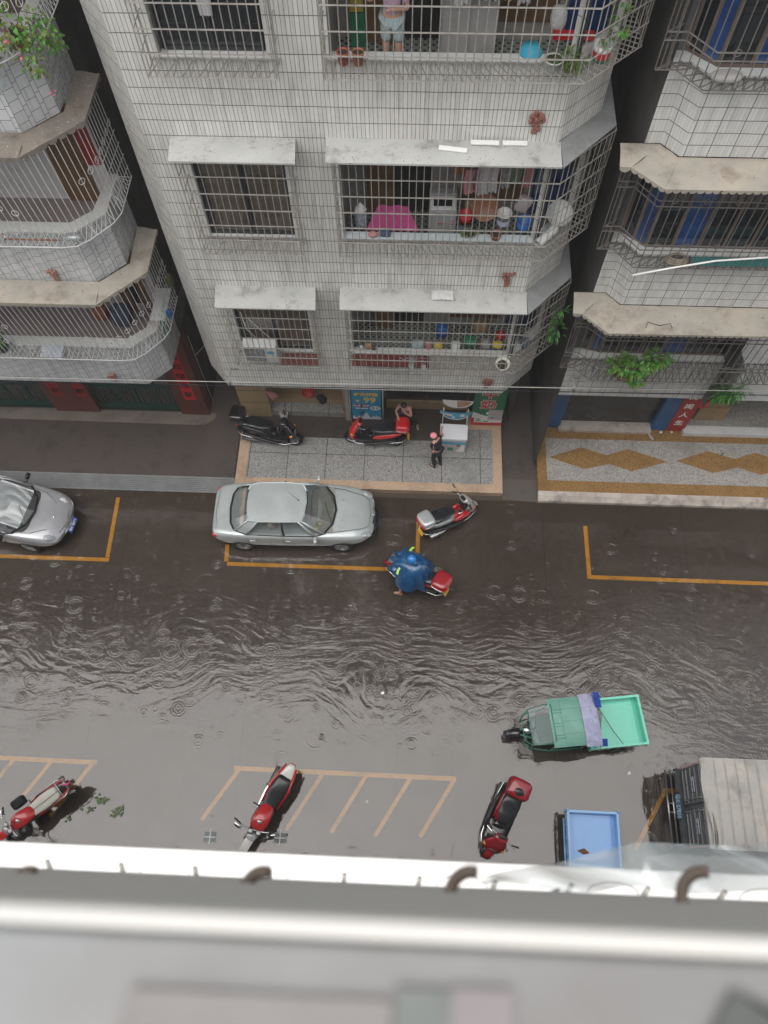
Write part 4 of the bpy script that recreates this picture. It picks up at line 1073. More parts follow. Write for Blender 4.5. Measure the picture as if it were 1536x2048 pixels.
def car(label, cat, loc, rz, rows, belt, roof, zb_, zr_, pm, wheels, wr=0.31, extra=None):
    L = rows[-1][0]; rt = thing('parked_car', label, cat, loc, rz)
    T = Matrix.Translation((-L / 2, 0, 0))
    rings = []
    for (x, wd, zb, zs, ws, zt) in rows:
        zb += .05; h = [(0, zb), (wd * .85, zb), (wd * .94, zb + .05), (wd * .99, zb + .2), (wd * .995, (zb + zs) / 2 + .08), (wd * .965, zs - .06), (ws + (wd * .965 - ws) * .25, zs - .004), (ws * .6, zt - .012), (0, zt)]
        ring = [(x, y, z) for y, z in h] + [(x, -y, z) for y, z in reversed(h[1:-1])]
        rings.append([T @ Vector(p) for p in ring])
    body = MB().loft(rings).build('body', pm, rt, sub=2); bake(body)
    for wx in wheels:
        cm = MB()
        for sy in (1, -1): cm.cyl((wx - L / 2, sy * 0.55, wr), (wx - L / 2, sy * 1.2, wr), wr + 0.055, n=28)
        cut(body, cm.build('tmp', pm))
    for p in body.data.polygons: p.use_smooth = True
    ar = MB()
    for wx in wheels:
        for sy in (1, -1): ar.cyl((wx - L / 2, sy * 0.54, wr), (wx - L / 2, sy * 0.56, wr), wr + 0.05, n=24)
        ar.bx(wx - L / 2 - .3, wx - L / 2 + .3, -.5, .5, .25, .45)
    ar.build('underbody', M['black_pl'], rt)
    for wx in wheels:
        for sy in (1, -1): wheel(rt, (wx - L / 2, sy * 0.775, wr), wr, 0.19, wr * 0.68, 7)
    # greenhouse outlines; index order rear centre .. front centre, mirrored
    n = len(belt)
    B = [Vector((x - L / 2, y, z)) for (x, y, z) in belt]; Rf = [Vector((x - L / 2, y, z)) for (x, y, z) in roof]
    def mir(v): return Vector((v.x, -v.y, v.z))
    kinds = ['g', 'g', 'b', 's', 's', 'a', 'w', 'w']   # panels between successive outline points
    def mid(i):
        m = (B[i] + Rf[i]) / 2; return m + Vector((0, 0.025 if 1 < i < n - 2 else 0.0, 0.02))
    for sgn in (1, -1):
        f = (lambda v: v) if sgn == 1 else mir
        gm = {}
        for i in range(n - 1):
            k = kinds[i]
            if k in ('b',):
                q = gm.setdefault('b', MB())
            else: q = gm.setdefault(k, MB())
            for (a0, a1, b0, b1) in ((B[i], B[i + 1], mid(i), mid(i + 1)), (mid(i), mid(i + 1), Rf[i], Rf[i + 1])):
                q.add([f(a0), f(a1), f(b1), f(b0)], [(0, 1, 2, 3)], smooth=True)
        for k, q in gm.items():
            if k == 'b': q.build('rear_pillar', pm, rt)
            elif k == 's': q.build('side_window', M['carglass'], rt)
            elif k == 'a': q.build('quarter_window', M['carglass'], rt)
            elif sgn == 1: gm2 = None
        # pillars
        pl = MB()
        def bar(i, r_, mi=0, fl=1.0): pl.tube([f(B[i]), f(mid(i)), f(Rf[i])], r_, 6, mi)
        bar(2, 0.028); bar(3, 0.020); bar(5, 0.03); bar(6, 0.028)
        bar(4, 0.028, 1)
        pl.tube([f(v + Vector((0, 0, 0.0))) for v in Rf[1:n - 1]], 0.026, 6, 0)
        pl.tube([f(v + Vector((0, 0.004, 0.0))) for v in B[2:7]], 0.016, 6, 1)
        pl.build('pillar_trim', [pm, M['black_pl']], rt)
    for nm, ids in (('rear_window', (0, 1)), ('windshield', (6, 7))):
        q = MB()
        for i in ids:
            for f in ((lambda v: v), mir):
                for (a0, a1, b0, b1) in ((B[i], B[i + 1], mid(i), mid(i + 1)), (mid(i), mid(i + 1), Rf[i], Rf[i + 1])):
                    q.add([f(a0), f(a1), f(b1), f(b0)], [(0, 1, 2, 3)], smooth=True)
        q.build(nm, M['carglass'], rt)
    # black surround bands of front and rear screens
    q = MB()
    for ids in ((0, 1, 2), (6, 7, 8)):
        for S in (B, Rf):
            pts = [S[i] for i in ids]; pts = pts if ids[0] == 0 else list(reversed(pts))
            line_ = [mir(p) for p in reversed(pts[1:])] + pts
            q.tube([p + Vector((0, 0, 0.006)) for p in line_], 0.018 if S is Rf else 0.03, 5, flat=0.6)
    q.build('window_seal', M['black_pl'], rt)
    # roof skin
    q = MB(); P = []; F = []
    for i in range(n):
        for j in range(7):
            t = j / 6; v = Rf[i].lerp(mir(Rf[i]), t)
            P.append(v + Vector((0, 0, 0.045 * math.sin(math.pi * t) * (1 if 0 < i < n - 1 else 0.6))))
    for i in range(n - 1):
        for j in range(6): F.append((i * 7 + j, i * 7 + j + 1, (i + 1) * 7 + j + 1, (i + 1) * 7 + j))
    q.add(P, F, smooth=True); q.build('roof', pm, rt)
    return rt, L

rows = [(0, .60, .42, .76, .46, .78), (.04, .70, .34, .84, .54, .86), (.2, .80, .29, .92, .64, .945), (.6, .855, .25, .955, .72, .97), (1.1, .87, .21, .95, .76, .95),
        (2.2, .875, .19, .93, .78, .93), (3.05, .87, .19, .915, .76, .935), (3.5, .86, .22, .885, .70, .925), (3.95, .82, .25, .82, .62, .87), (4.22, .70, .29, .72, .52, .76), (4.36, .54, .35, .60, .40, .65), (4.42, .40, .40, .54, .30, .57)]
belt = [(.50, 0, .965), (.54, .42, .96), (.66, .64, .95), (.98, .765, .945), (2.0, .79, .935), (2.85, .785, .925), (3.08, .71, .935), (3.30, .42, .945), (3.38, 0, .95)]
roof = [(1.02, 0, 1.37), (1.03, .36, 1.365), (1.08, .53, 1.35), (1.35, .575, 1.375), (1.98, .585, 1.395), (2.42, .565, 1.375), (2.50, .545, 1.365), (2.60, .33, 1.385), (2.63, 0, 1.39)]
sed, L = car('silver grey sedan parked alone beside the raised platform inside the yellow bay', 'car', (-3.06, 8.82, 0), R(1.2), rows, belt, roof, 0, 0, M['sedan'], (.82, 3.52))
h = L / 2
def seats(rt, h, x1, x2, zf, dash=True):
    q = MB()
    for x in x1:
        for y in (-.38, .38):
            rbox(q, (x - h, y, .68), (.48, .5, .24)); rbox(q, (x - h - .24, y, .90), (.18, .48, .6), rot=Matrix.Rotation(R(-14), 4, 'Y')); rbox(q, (x - h - .31, y, 1.17), (.1, .24, .16))
    q.build('seats', M['cabin'], rt)
    q = MB(); rbox(q, (x2 - h, 0, .72), (.5, 1.36, .24)); rbox(q, (x2 - h - .27, 0, .90), (.16, 1.25, .5), rot=Matrix.Rotation(R(-16), 4, 'Y')); q.build('rear_seat', M['cabin'], rt)
seats(sed, h, (1.95,), 1.2, 0)
MB().bx(.55 - h, 1.0 - h, -.6, .6, .925, .94).build('rear_shelf', M['cabin'], sed)
q = MB(); rbox(q, (.82 - h, -.12, .99), (.13, .30, .1)); rbox(q, (.80 - h, .38, .96), (.22, .26, .04), e=.3); q.build('cushion', mat('pale cushion', (0.5, 0.42, 0.38), 0.9), sed)
q = MB(); q.grid(lambda u, v: (2.75 + .55 * u - h - .0 * v, -.68 + 1.36 * v, .945 - .03 * (1 - u)), 4, 6); rbox(q, (2.78 - h, 0, .88), (.2, 1.3, .16)); q.build('dashboard', mat('grey beige dashboard', (0.30, 0.29, 0.26), 0.7), sed)
q = MB(); q.tube([(2.5 - h + .06 * math.sin(t), .36 + .18 * math.cos(t), .9 + .17 * math.sin(t)) for t in [2 * math.pi * k / 16 for k in range(16)]], .014, 6, closed=True); q.build('steering_wheel', M['cabin'], sed)
q = MB(); q.lathe([(0.001, 0.012), (.05, .01), (.055, 0)], (2.86 - h, -.56, .945), 12); q.lathe([(0.001, 0.012), (.045, .01), (.05, 0)], (2.95 - h, -.42, .948), 12); q.build('dashboard_ornament', mat('yellow trinket', (0.7, 0.62, 0.2), 0.5), sed)
def handle(rt, x, y, z, m): MB().tube([(x - .08, y * .985, z), (x - .06, y * 1.02, z), (x + .06, y * 1.02, z), (x + .08, y * .985, z)], .012, 6).build('door_handle', m, rt)
for sy in (1, -1):
    for x in (1.15, 2.12): handle(sed, x - h, sy * .872, .80, M['chrome'])
    q = MB(); rbox(q, (2.86 - h, sy * .93, .98), (.10, .20, .13), e=.7); q.cyl((2.88 - h, sy * .80, .94), (2.88 - h, sy * .9, .96), .02, n=6); q.build('wing_mirror', M['sedan'], sed)
    q = MB(); rbox(q, (4.20 - h, sy * .60, .665), (.34, .20, .13), e=.8, rot=Matrix.Rotation(R(-24 * sy), 4, 'Z') @ Matrix.Rotation(R(22), 4, 'Y')); hl = q.build('headlight', M['lamp_glass'], sed)
    q = MB(); q.ell((4.18 - h, sy * .62, .665), (.05, .05, .045)); q.build('reflector', M['chrome'], hl)
    q = MB(); rbox(q, (.13 - h, sy * .675, .74), (.20, .14, .13), e=.6, rot=Matrix.Rotation(R(22 * sy), 4, 'Z')); q.build('tail_light', M['red_lens'], sed)
    q = MB()
    for x0, x1 in ((1.0, 1.02), (1.97, 1.98), (2.94, 2.95)): q.tube([(x1 - h, sy * .866, .93), (x1 - h, sy * .878, .6), (x1 - h, sy * .876, .28)], .0045, 4)
    q.build('door_gap', M['black_pl'], sed)
    q = MB(); q.tube([(3.05 - h, sy * .70, .945), (3.6 - h, sy * .62, .92), (4.1 - h, sy * .50, .83), (4.26 - h, sy * .40, .75)], .006, 4); q.build('bonnet_gap', M['black_pl'], sed)
q = MB(); q.tube([(4.27 - h, -.40, .755), (4.31 - h, 0, .75), (4.27 - h, .40, .755)], .006, 4); q.tube([(.16 - h, -.60, .935), (.12 - h, 0, .95), (.16 - h, .60, .935)], .005, 4); q.build('bonnet_gap', M['black_pl'], sed)
q = MB()
for k in range(4): q.tube([(4.36 - h + .01 * k, -.26, .655 - .035 * k), (4.415 - h + .008 * k, 0, .665 - .035 * k), (4.36 - h + .01 * k, .26, .655 - .035 * k)], .010, 5)
q.build('grille', M['chrome'], sed)
q = MB(); q.lathe([(.001, .02), (.04, .015), (.045, 0)], (4.385 - h, 0, .66), 12, rot=Matrix.Rotation(R(60), 4, 'Y')); q.build('badge', M['chrome'], sed)
q = MB(); q.tube([(4.36 - h, -.5, .44), (4.47 - h, -.2, .44), (4.49 - h, 0, .44), (4.47 - h, .2, .44), (4.36 - h, .5, .44)], .03, 6); q.build('bumper_slot', M['black_pl'], sed)
q = MB(); q.tube([(2.40 - h, .04, 1.435), (2.15 - h, .20, 1.56)], .004, 5); q.ell((2.40 - h, .04, 1.44), (.022, .022, .014)); q.build('antenna', M['black_pl'], sed)
q = MB(); q.tube([(3.28 - h, -.45, .97), (3.16 - h, -.1, 1.01), (3.08 - h, .18, 1.07)], .009, 5); q.tube([(3.34 - h, .15, .975), (3.22 - h, .40, 1.0), (3.1 - h, .6, 1.02)], .009, 5); q.build('wiper', M['black_pl'], sed)
q = MB(); q.ell((3.55 - h, -.3, .93), (.014, .014, .008)); q.ell((3.55 - h, .3, .93), (.014, .014, .008)); q.build('washer_nozzle', M['black_pl'], sed)
q = MB(); q.box((4.44 - h, 0, .38), (.012, .40, .13), rot=Matrix.Rotation(R(-8), 4, 'Y')); q.build('number_plate', M['plate_blue'], sed)

rows2 = [(0, .70, .40, .9, .55, .95), (.08, .82, .30, 1.0, .70, 1.04), (.6, .86, .22, 1.0, .76, 1.0), (2.0, .87, .2, .97, .79, .97), (3.0, .87, .2, .93, .78, .94), (3.55, .85, .22, .88, .70, .91), (3.95, .80, .26, .78, .60, .82), (4.15, .70, .30, .67, .50, .70), (4.28, .56, .36, .58, .42, .60), (4.33, .44, .40, .52, .34, .54)]
belt2 = [(.2, 0, 1.0), (.22, .45, 1.0), (.35, .68, 1.0), (.8, .78, .98), (1.9, .80, .97), (2.85, .80, .95), (3.12, .73, .945), (3.42, .42, .95), (3.52, 0, .955)]
roof2 = [(.55, 0, 1.50), (.56, .38, 1.49), (.62, .55, 1.47), (1.0, .60, 1.50), (1.7, .61, 1.52), (2.15, .60, 1.50), (2.22, .57, 1.49), (2.36, .34, 1.51), (2.40, 0, 1.52)]
van, L = car('lilac silver car with foil sunshade behind its windscreen at the left edge', 'car', (-11.45, 8.72, 0), R(-9), rows2, belt2, roof2, 0, 0, M['van_silver'], (.80, 3.38), 0.30)
h = L / 2
seats(van, h, (1.9,), 1.0, 0)
q = MB(); q.grid(lambda u, v: (2.50 + .78 * u - h, -.58 + 1.16 * v, 1.40 - .42 * u - .03 + .010 * abs(math.sin(v * 15 + 1.6 * math.sin(u * 5 + v * 3)))), 14, 60); q.build('foil_sunshade', M['foil'], van)
q = MB(); rbox(q, (3.15 - h, 0, .90), (.7, 1.3, .08)); q.build('dashboard', M['cabin_dk'], van)
for sy in (1, -1):
    for x in (.95, 2.0): handle(van, x - h, sy * .868, .82, M['van_silver'])
    q = MB(); rbox(q, (2.95 - h, sy * .96, 1.02), (.10, .20, .15), e=.7); q.cyl((2.97 - h, sy * .80, .97), (2.97 - h, sy * .9, 1.0), .02, n=6); q.build('wing_mirror', M['black_pl'], van)
    q = MB(); rbox(q, (4.04 - h, sy * .56, .66), (.34, .24, .15), e=.75, rot=Matrix.Rotation(R(-34 * sy), 4, 'Z') @ Matrix.Rotation(R(30), 4, 'Y')); hl = q.build('headlight', M['lamp_glass'], van)
    q = MB(); q.ell((4.0 - h, sy * .60, .67), (.05, .05, .05)); q.ell((4.08 - h, sy * .48, .66), (.045, .045, .045)); q.build('reflector', M['chrome'], hl)
    q = MB(); q.tube([(3.10 - h, sy * .70, .955), (3.6 - h, sy * .62, .90), (3.95 - h, sy * .40, .815)], .006, 4); q.build('bonnet_gap', M['black_pl'], van)
    q = MB()
    for x1 in (1.8, 2.85): q.tube([(x1 - h, sy * .866, .95), (x1 - h, sy * .876, .6), (x1 - h, sy * .872, .28)], .0045, 4)
    q.build('door_gap', M['black_pl'], van)
q = MB()
for k in range(3): q.tube([(4.22 - h + .012 * k, -.40, .62 - .05 * k), (4.32 - h + .012 * k, 0, .63 - .05 * k), (4.22 - h + .012 * k, .40, .62 - .05 * k)], .011, 5)
q.tube([(4.10 - h, -.62, .46), (4.30 - h, -.3, .46), (4.36 - h, 0, .46), (4.30 - h, .3, .46), (4.10 - h, .62, .46)], .035, 6)
q.build('bumper_trim', M['alloy'], van)
q = MB(); q.ell((4.0 - h, 0, .80), (.03, .03, .015)); q.build('badge', M['chrome'], van)
q = MB(); q.tube([(3.44 - h, -.42, .97), (3.1 - h, .05, 1.10)], .009, 5); q.tube([(3.5 - h, .1, .98), (3.2 - h, .5, 1.06)], .009, 5); q.build('wiper', M['black_pl'], van)
pr_ = Matrix.Rotation(R(-30), 4, 'Y')
q = MB(); q.box((4.40 - h, 0, .42), (.012, .46, .15), rot=pr_); pl_ = q.build('number_plate', M['plate_blue'], van)
text('plate_lettering', '粤K·4J071', .095, M['plate_txt_w'], pl_, (4.412 - h, 0, .428), pr_ @ Matrix.Rotation(R(90), 4, 'Z') @ Matrix.Rotation(R(90), 4, 'X'), .002, .003)

# ---------------------------------------------------------------- scooters
def scooter(label, loc, rz, body, panel=None, floor='black_pl', seat='seat_blk', box=None, boxsz=(.40, .42, .30), boxlens=None, boxpos=(-.80, 0, .98), rail=True, plate=True, mirrors=(1, 1), steer=0.0, lean=-6, shield=None, leg=None, bell=None, scl=1.0, grp='parked scooters', zfloor=.33, cap=None):
    rt = thing('scooter', label, 'scooter', loc, 0, grp, rot=(R(lean), 0, rz)); rt.scale = (scl, scl * 1.14, scl)
    pm = M[body]; p2 = M[panel or body]; sh = M[shield or body]
    wheel(rt, (.64, 0, .225), .225, .10, .145, 3, rz=steer); wheel(rt, (-.60, 0, .225), .225, .11, .14, 5)
    q = MB(); q.loft([[(.64 + .265 * math.cos(a), y * .075, .225 + .265 * math.sin(a) - (abs(y) ** 2) * .03) for y in (-1, -.5, 0, .5, 1)] for a in [R(10 + 17 * k) for k in range(8)]], closed=False)
    q.loft([[(.64 + .255 * math.cos(a), y * .075, .225 + .255 * math.sin(a) - (abs(y) ** 2) * .03) for y in (-1, -.5, 0, .5, 1)] for a in [R(10 + 17 * k) for k in range(8)]], closed=False)
    q.build('front_fender', pm, rt)
    # leg shield / front apron, lofted and hollow towards the rider
    q = MB(); rings = []
    for (x, z, wd, dp) in ((.50, .30, .10, .05), (.60, .38, .17, .10), (.62, .50, .20, .13), (.575, .64, .205, .13), (.52, .78, .185, .12), (.46, .90, .13, .10), (.43, .97, .06, .06)):
        rings.append([(x + dp * math.cos(a) * (1 if math.cos(a) > 0 else .45), wd * math.sin(a), z) for a in [2 * math.pi * k / 16 for k in range(16)]])
    q.loft(rings); q.build('front_shield', sh, rt)
    q = MB(); rbox(q, (.66, 0, .60), (.12, .20, .17), e=.8, rot=Matrix.Rotation(R(-20), 4, 'Y')); q.build('headlight', M['lamp_glass'], rt)
    for sy in (1, -1):
        q = MB(); rbox(q, (.62, sy * .17, .62), (.10, .07, .08), e=.8); q.build('turn_signal', M['amber'], rt)
    # handlebar group
    q = MB(); rbox(q, (.42, 0, .99), (.20, .26, .13), e=.8); q.build('handlebar_cover', sh, rt)
    q = MB(); rbox(q, (.385, 0, 1.045), (.11, .17, .04), e=.7); q.build('instrument_panel', M['black_pl'], rt)
    q = MB(); cs, sn = math.cos(steer), math.sin(steer)
    def hb(y, x=0, z=0): return (.40 + x * cs - y * sn, y * cs + x * sn, 1.0 + z)
    q.tube([hb(-.32, -.06), hb(-.2, 0, .01), hb(.2, 0, .01), hb(.32, -.06)], .012, 6, 1)
    for s_ in (1, -1):
        q.tube([hb(s_ * .22, -.01, .01), hb(s_ * .34, -.07)], .019, 8, 0)
        q.tube([hb(s_ * .20, .03, 0), hb(s_ * .33, .0, -.01)], .007, 5, 1)
    q.build('handlebar', [M['black_pl'], M['chrome']], rt)
    for s_, on in ((1, mirrors[0]), (-1, mirrors[1])):
        if not on: continue
        q = MB(); q.tube([hb(s_ * .19, .02, .01), hb(s_ * .24, .03, .12), hb(s_ * .31, .0, .20)], .006, 5); q.ell(hb(s_ * .34, -.01, .23), (.018, .065, .045), rot=Matrix.Rotation(R(20), 4, 'Y')); mr = q.build('mirror', M['black_pl'], rt)
        q = MB(); q.ell(hb(s_ * .34, -.024, .232), (.008, .055, .036), rot=Matrix.Rotation(R(20), 4, 'Y')); q.build('mirror_glass', M['lamp_glass'], mr)
    # floorboard and under-seat body
    q = MB(); rbox(q, (.26, 0, zfloor), (.55, .36, .07), e=.35); rbox(q, (.10, 0, zfloor + .1), (.16, .24, .22), e=.5); q.build('floorboard', M[floor], rt)
    if bell:
        q = MB(); rbox(q, (.30, 0, zfloor + .055), (.17, .12, .05), e=.5); q.build('floor_badge', M['chrome'], rt)
    q = MB(); rings = []
    for (x, z, wd, hg) in ((.06, .50, .10, .18), (-.02, .52, .14, .20), (-.22, .55, .175, .20), (-.45, .62, .17, .17), (-.65, .70, .14, .12), (-.82, .76, .08, .07), (-.90, .78, .03, .03)):
        rings.append([(x, wd * spow(math.cos(a), .7), z + hg * spow(math.sin(a), .7)) for a in [2 * math.pi * k / 16 for k in range(16)]])
    q.loft(rings); q.build('rear_body', pm, rt)
    for sy in (1, -1):
        q = MB(); rings = []
        for (x, z, wd, hg) in ((.02, .50, .02, .05), (-.2, .55, .035, .10), (-.5, .64, .035, .09), (-.78, .73, .02, .04)):
            rings.append([(x, sy * (.155 if x > -.6 else .13) + wd * math.cos(a), z + hg * math.sin(a)) for a in [2 * math.pi * k / 10 for k in range(10)]])
        q.loft(rings); q.build('side_panel', p2, rt)
    q = MB(); rings = []
    for (x, z, wd, hg) in ((.10, .72, .05, .03), (.04, .745, .12, .05), (-.15, .755, .17, .06), (-.30, .775, .175, .06), (-.36, .80, .18, .065), (-.55, .81, .17, .06), (-.66, .81, .12, .04), (-.69, .81, .03, .02)):
        rings.append([(x, wd * spow(math.cos(a), .8), z + hg * spow(math.sin(a), .8)) for a in [2 * math.pi * k / 14 for k in range(14)]])
    q.loft(rings); q.build('seat', M[seat], rt)
    q = MB(); rbox(q, (-.90, 0, .70), (.10, .20, .09), e=.6); q.build('tail_light', M['red_lens'], rt)
    q = MB(); q.loft([[(-.60 + .27 * math.cos(a), y * .08, .225 + .27 * math.sin(a)) for y in (-1, 0, 1)] for a in [R(80 + 14 * k) for k in range(8)]], closed=False)
    q.tube([(-.80, 0, .42), (-.95, 0, .45)], .05, 4); q.build('rear_fender', M['black_pl'], rt)
    if plate:
        q = MB(); q.box((-.985, 0, .47), (.008, .20, .13), rot=Matrix.Rotation(R(28), 4, 'Y')); pq = q.build('number_plate', M['plate_yel'], rt)
    q = MB()
    for sy in (1, -1): q.tube([(.30, sy * .19, zfloor - .05), (.05, sy * .20, zfloor - .04), (-.35, sy * .20, .40), (-.75, sy * .15, .50)], .05, 8)
    q.build('lower_trim', M['black_pl'], rt)
    if rail:
        q = MB()
        for sy in (1, -1): q.tube([(.86, 0 + sy * .03, .30), (.74, sy * .15, .33), (.45, sy * .225, .30), (.1, sy * .235, .29), (-.3, sy * .24, .38), (-.8, sy * .20, .46), (-.98, sy * .08, .50)], .010, 6)
        q.build('chrome_rail', M['chrome'], rt)
    q = MB(); q.tube([(-.15, -.13, .22), (-.4, -.17, .22), (-.8, -.19, .30)], [.03, .05, .055], 10); q.build('exhaust', M['alloy' if body != 'black_gloss' else 'engine'], rt)
    q = MB(); rbox(q, (-.42, .08, .26), (.42, .13, .22), e=.5); q.tube([(-.05, .10, .28), (.0, .22, .02)], .010, 5); q.build('engine', M['engine'], rt)
    q = MB()
    for sy in (1, -1): q.tube([(-.45, sy * .12, .82), (-.75, sy * .13, .84), (-.98, sy * .10, .84)], .010, 6)
    q.build('rear_rack', M['chrome'], rt)
    if box:
        q = MB(); cx, cy, cz = boxpos; sx, sy_, sz = boxsz
        rbox(q, boxpos, boxsz, e=.5, nu=28, nv=14); bo = q.build('top_box', M[box], rt)
        q = MB(); q.tube([(cx + sx * .505 * spow(math.cos(t), .5), cy + sy_ * .505 * spow(math.sin(t), .5), cz - .02) for t in [2 * math.pi * k / 28 for k in range(28)]], .008, 5, closed=True); q.build('lid_seam', M['chrome' if boxlens else 'black_pl'], bo)
        if boxlens:
            q = MB(); rbox(q, (cx - sx * .30, cy, cz - .01), (sx * .50, sy_ * .92, sz * .55), e=.55); q.build('box_lens', M[boxlens], bo)
        if cap:
            q = MB(); q.ell((cx + sx * .16, cy, cz + sz * .34), (sx * .26, sy_ * .30, sz * .22)); q.build('back_rest', M[cap], bo)
    return rt

# platform scooters (z = 0.2)
bs = scooter('black scooter with round black top box at the left end of the terrazzo platform', (-3.98, 11.35, .2), R(-7), 'black_gloss', box='black_gloss', boxsz=(.42, .44, .34), boxpos=(-.86, 0, 1.04), plate=False, scl=1.04, shield='black_gloss')
rs = scooter('red and black scooter parked below the blue milk poster', (-.98, 11.38, .2), R(180 - 3), 'black_gloss', panel='red_gloss', shield='red_gloss', box='red_gloss', boxsz=(.38, .42, .30), boxpos=(-.80, 0, .98), boxlens='red_lens', scl=1.0, lean=6)
ss = scooter('silver scooter with bright red footboard and silver box near the platform corner', (1.27, 8.98, 0.0), R(33), 'silver_gloss', floor='red_gloss', box='silver_gloss', boxsz=(.40, .44, .28), boxlens='red_lens', bell=True, scl=1.0, lean=-5, steer=R(12))
# darker apron insert and storage hatch of the silver scooter
q = MB(); rbox(q, (.40, 0, .72), (.10, .26, .36), e=.6, rot=Matrix.Rotation(R(14), 4, 'Y')); q.build('inner_shield', M['black_gloss'], ss)
q = MB()
for sy in (1, -1): rbox(q, (.18, sy * .15, .44), (.34, .07, .10), e=.6, rot=Matrix.Rotation(R(-16), 4, 'Y'))
q.build('footboard_wing', M['red_gloss'], ss)
rd = scooter('dark red scooter being walked by the rider in the blue raincoat', (.26, 7.22, 0.0), R(152), 'dkred_gloss', box='dkred_gloss', boxsz=(.44, .46, .30), boxlens='red_lens', scl=1.0, lean=2, mirrors=(0, 0), grp='ridden scooter')
# dark red underbone in the water at the lower middle
ub = scooter('dark red scooter with long black seat standing in water beside the blue cart', (2.40, 1.22, 0.0), R(-112), 'dkred_gloss', floor='black_gloss', box='dkred_gloss', boxsz=(.46, .44, .32), boxpos=(-.74, 0, .97), cap='seat_blk', scl=1.0, lean=-9, mirrors=(0, 0), steer=R(-18), plate=False); ub.scale = (1.0, 1.28, 1.0)

# ---------------------------------------------------------------- motorcycles
def motorcycle(label, loc, rz, tank, seat, tail, lean=-8, steer=0.0, gauges=True, rack=False, crate=None, scl=1.0, fender='black_gloss'):
    rt = thing('motorcycle', label, 'motorcycle', loc, 0, 'motorcycles in the flooded bays', rot=(R(lean), 0, rz)); rt.scale = (scl,) * 3
    wheel(rt, (.68, 0, .29), .29, .085, .225, 16, 'chrome', rz=steer); wheel(rt, (-.60, 0, .28), .28, .10, .215, 16, 'chrome')
    q = MB(); q.loft([[(.68 + .32 * math.cos(a), y * .07, .29 + .32 * math.sin(a) - abs(y) * .02) for y in (-1, -.5, 0, .5, 1)] for a in [R(-5 + 16 * k) for k in range(9)]], closed=False)
    q.loft([[(.68 + .31 * math.cos(a), y * .07, .29 + .31 * math.sin(a) - abs(y) * .02) for y in (-1, -.5, 0, .5, 1)] for a in [R(-5 + 16 * k) for k in range(9)]], closed=False)
    q.build('front_fender', M[fender], rt)
    q = MB()
    for sy in (1, -1): q.tube([(.70, sy * .085, .29), (.50, sy * .085, .93)], .019, 8)
    q.build('fork', M['chrome'], rt)
    q = MB(); rbox(q, (.57, 0, .80), (.18, .19, .19), e=.8); q.build('headlight', M['lamp_glass'], rt)
    q = MB(); rings = []
    for (x, z, wd, hg) in ((.44, .80, .07, .06), (.38, .83, .13, .10), (.22, .86, .15, .12), (.02, .82, .13, .10), (-.12, .77, .09, .06), (-.16, .76, .04, .03)):
        rings.append([(x, wd * spow(math.cos(a), .8), z + hg * spow(math.sin(a), .8)) for a in [2 * math.pi * k / 18 for k in range(18)]])
    q.loft(rings); tk = q.build('fuel_tank', M[tank], rt)
    q = MB(); q.lathe([(.001, .022), (.035, .02), (.045, 0)], (.26, 0, .975), 18); q.build('fuel_cap', M['alloy'], tk)
    q = MB(); rings = []
    for (x, z, wd, hg) in ((.02, .80, .08, .03), (-.05, .80, .115, .045), (-.28, .80, .14, .045), (-.34, .825, .145, .05), (-.62, .84, .135, .045), (-.72, .85, .10, .03)):
        rings.append([(x, wd * spow(math.cos(a), .7), z + hg * spow(math.sin(a), .7)) for a in [2 * math.pi * k / 14 for k in range(14)]])
    q.loft(rings); q.build('seat', M[seat], rt)
    q = MB(); rings = []
    for (x, z, wd, hg) in ((-.20, .68, .11, .06), (-.50, .72, .13, .07), (-.75, .80, .12, .07), (-.92, .85, .08, .045), (-1.0, .87, .04, .02)):
        rings.append([(x, wd * spow(math.cos(a), .7), z + hg * spow(math.sin(a), .7)) for a in [2 * math.pi * k / 14 for k in range(14)]])
    q.loft(rings); q.build('tail_cowl', M[tail], rt)
    for sy in (1, -1):
        q = MB(); q.tube([(-.10, sy * .14, .70), (-.5, sy * .165, .76), (-.95, sy * .10, .87)], [.025, .03, .018], 8, flat=1.6); q.build('side_panel', M['red_gloss'], rt)
    q = MB(); rbox(q, (-.99, 0, .83), (.06, .12, .07), e=.7); q.build('tail_light', M['red_lens'], rt)
    q = MB(); rbox(q, (.12, 0, .40), (.42, .26, .30), e=.5); rbox(q, (.20, 0, .60), (.20, .18, .20), e=.5)
    for k in range(5): q.bx(.10, .32, -.11, .11, .53 + .035 * k, .54 + .035 * k)
    q.tube([(.42, .0, .78), (-.1, 0, .70), (-.6, .09, .68)], .022, 6); q.tube([(-.05, .10, .35), (-.6, .10, .29)], .02, 6); q.tube([(-.05, -.10, .35), (-.6, -.10, .29)], .02, 6)
    q.build('engine', M['engine'], rt)
    q = MB(); q.tube([(.28, -.10, .50), (.34, -.14, .30), (.0, -.17, .22), (-.3, -.18, .24), (-.85, -.19, .34)], [.018, .02, .025, .04, .05], 10); q.build('exhaust', M['chrome'], rt)
    q = MB(); cs, sn = math.cos(steer), math.sin(steer)
    def hb(y, x=0, z=0): return (.44 + x * cs - y * sn, y * cs + x * sn, 1.0 + z)
    q.tube([hb(-.36, -.10, .03), hb(-.2, -.02, .06), hb(-.08, 0, 0), hb(.08, 0, 0), hb(.2, -.02, .06), hb(.36, -.10, .03)], .011, 6, 1)
    for s_ in (1, -1):
        q.tube([hb(s_ * .24, -.04, .055), hb(s_ * .37, -.105, .03)], .018, 8, 0); q.tube([hb(s_ * .22, .03, .04), hb(s_ * .35, -.03, .02)], .007, 5, 1)
    q.build('handlebar', [M['black_pl'], M['chrome']], rt)
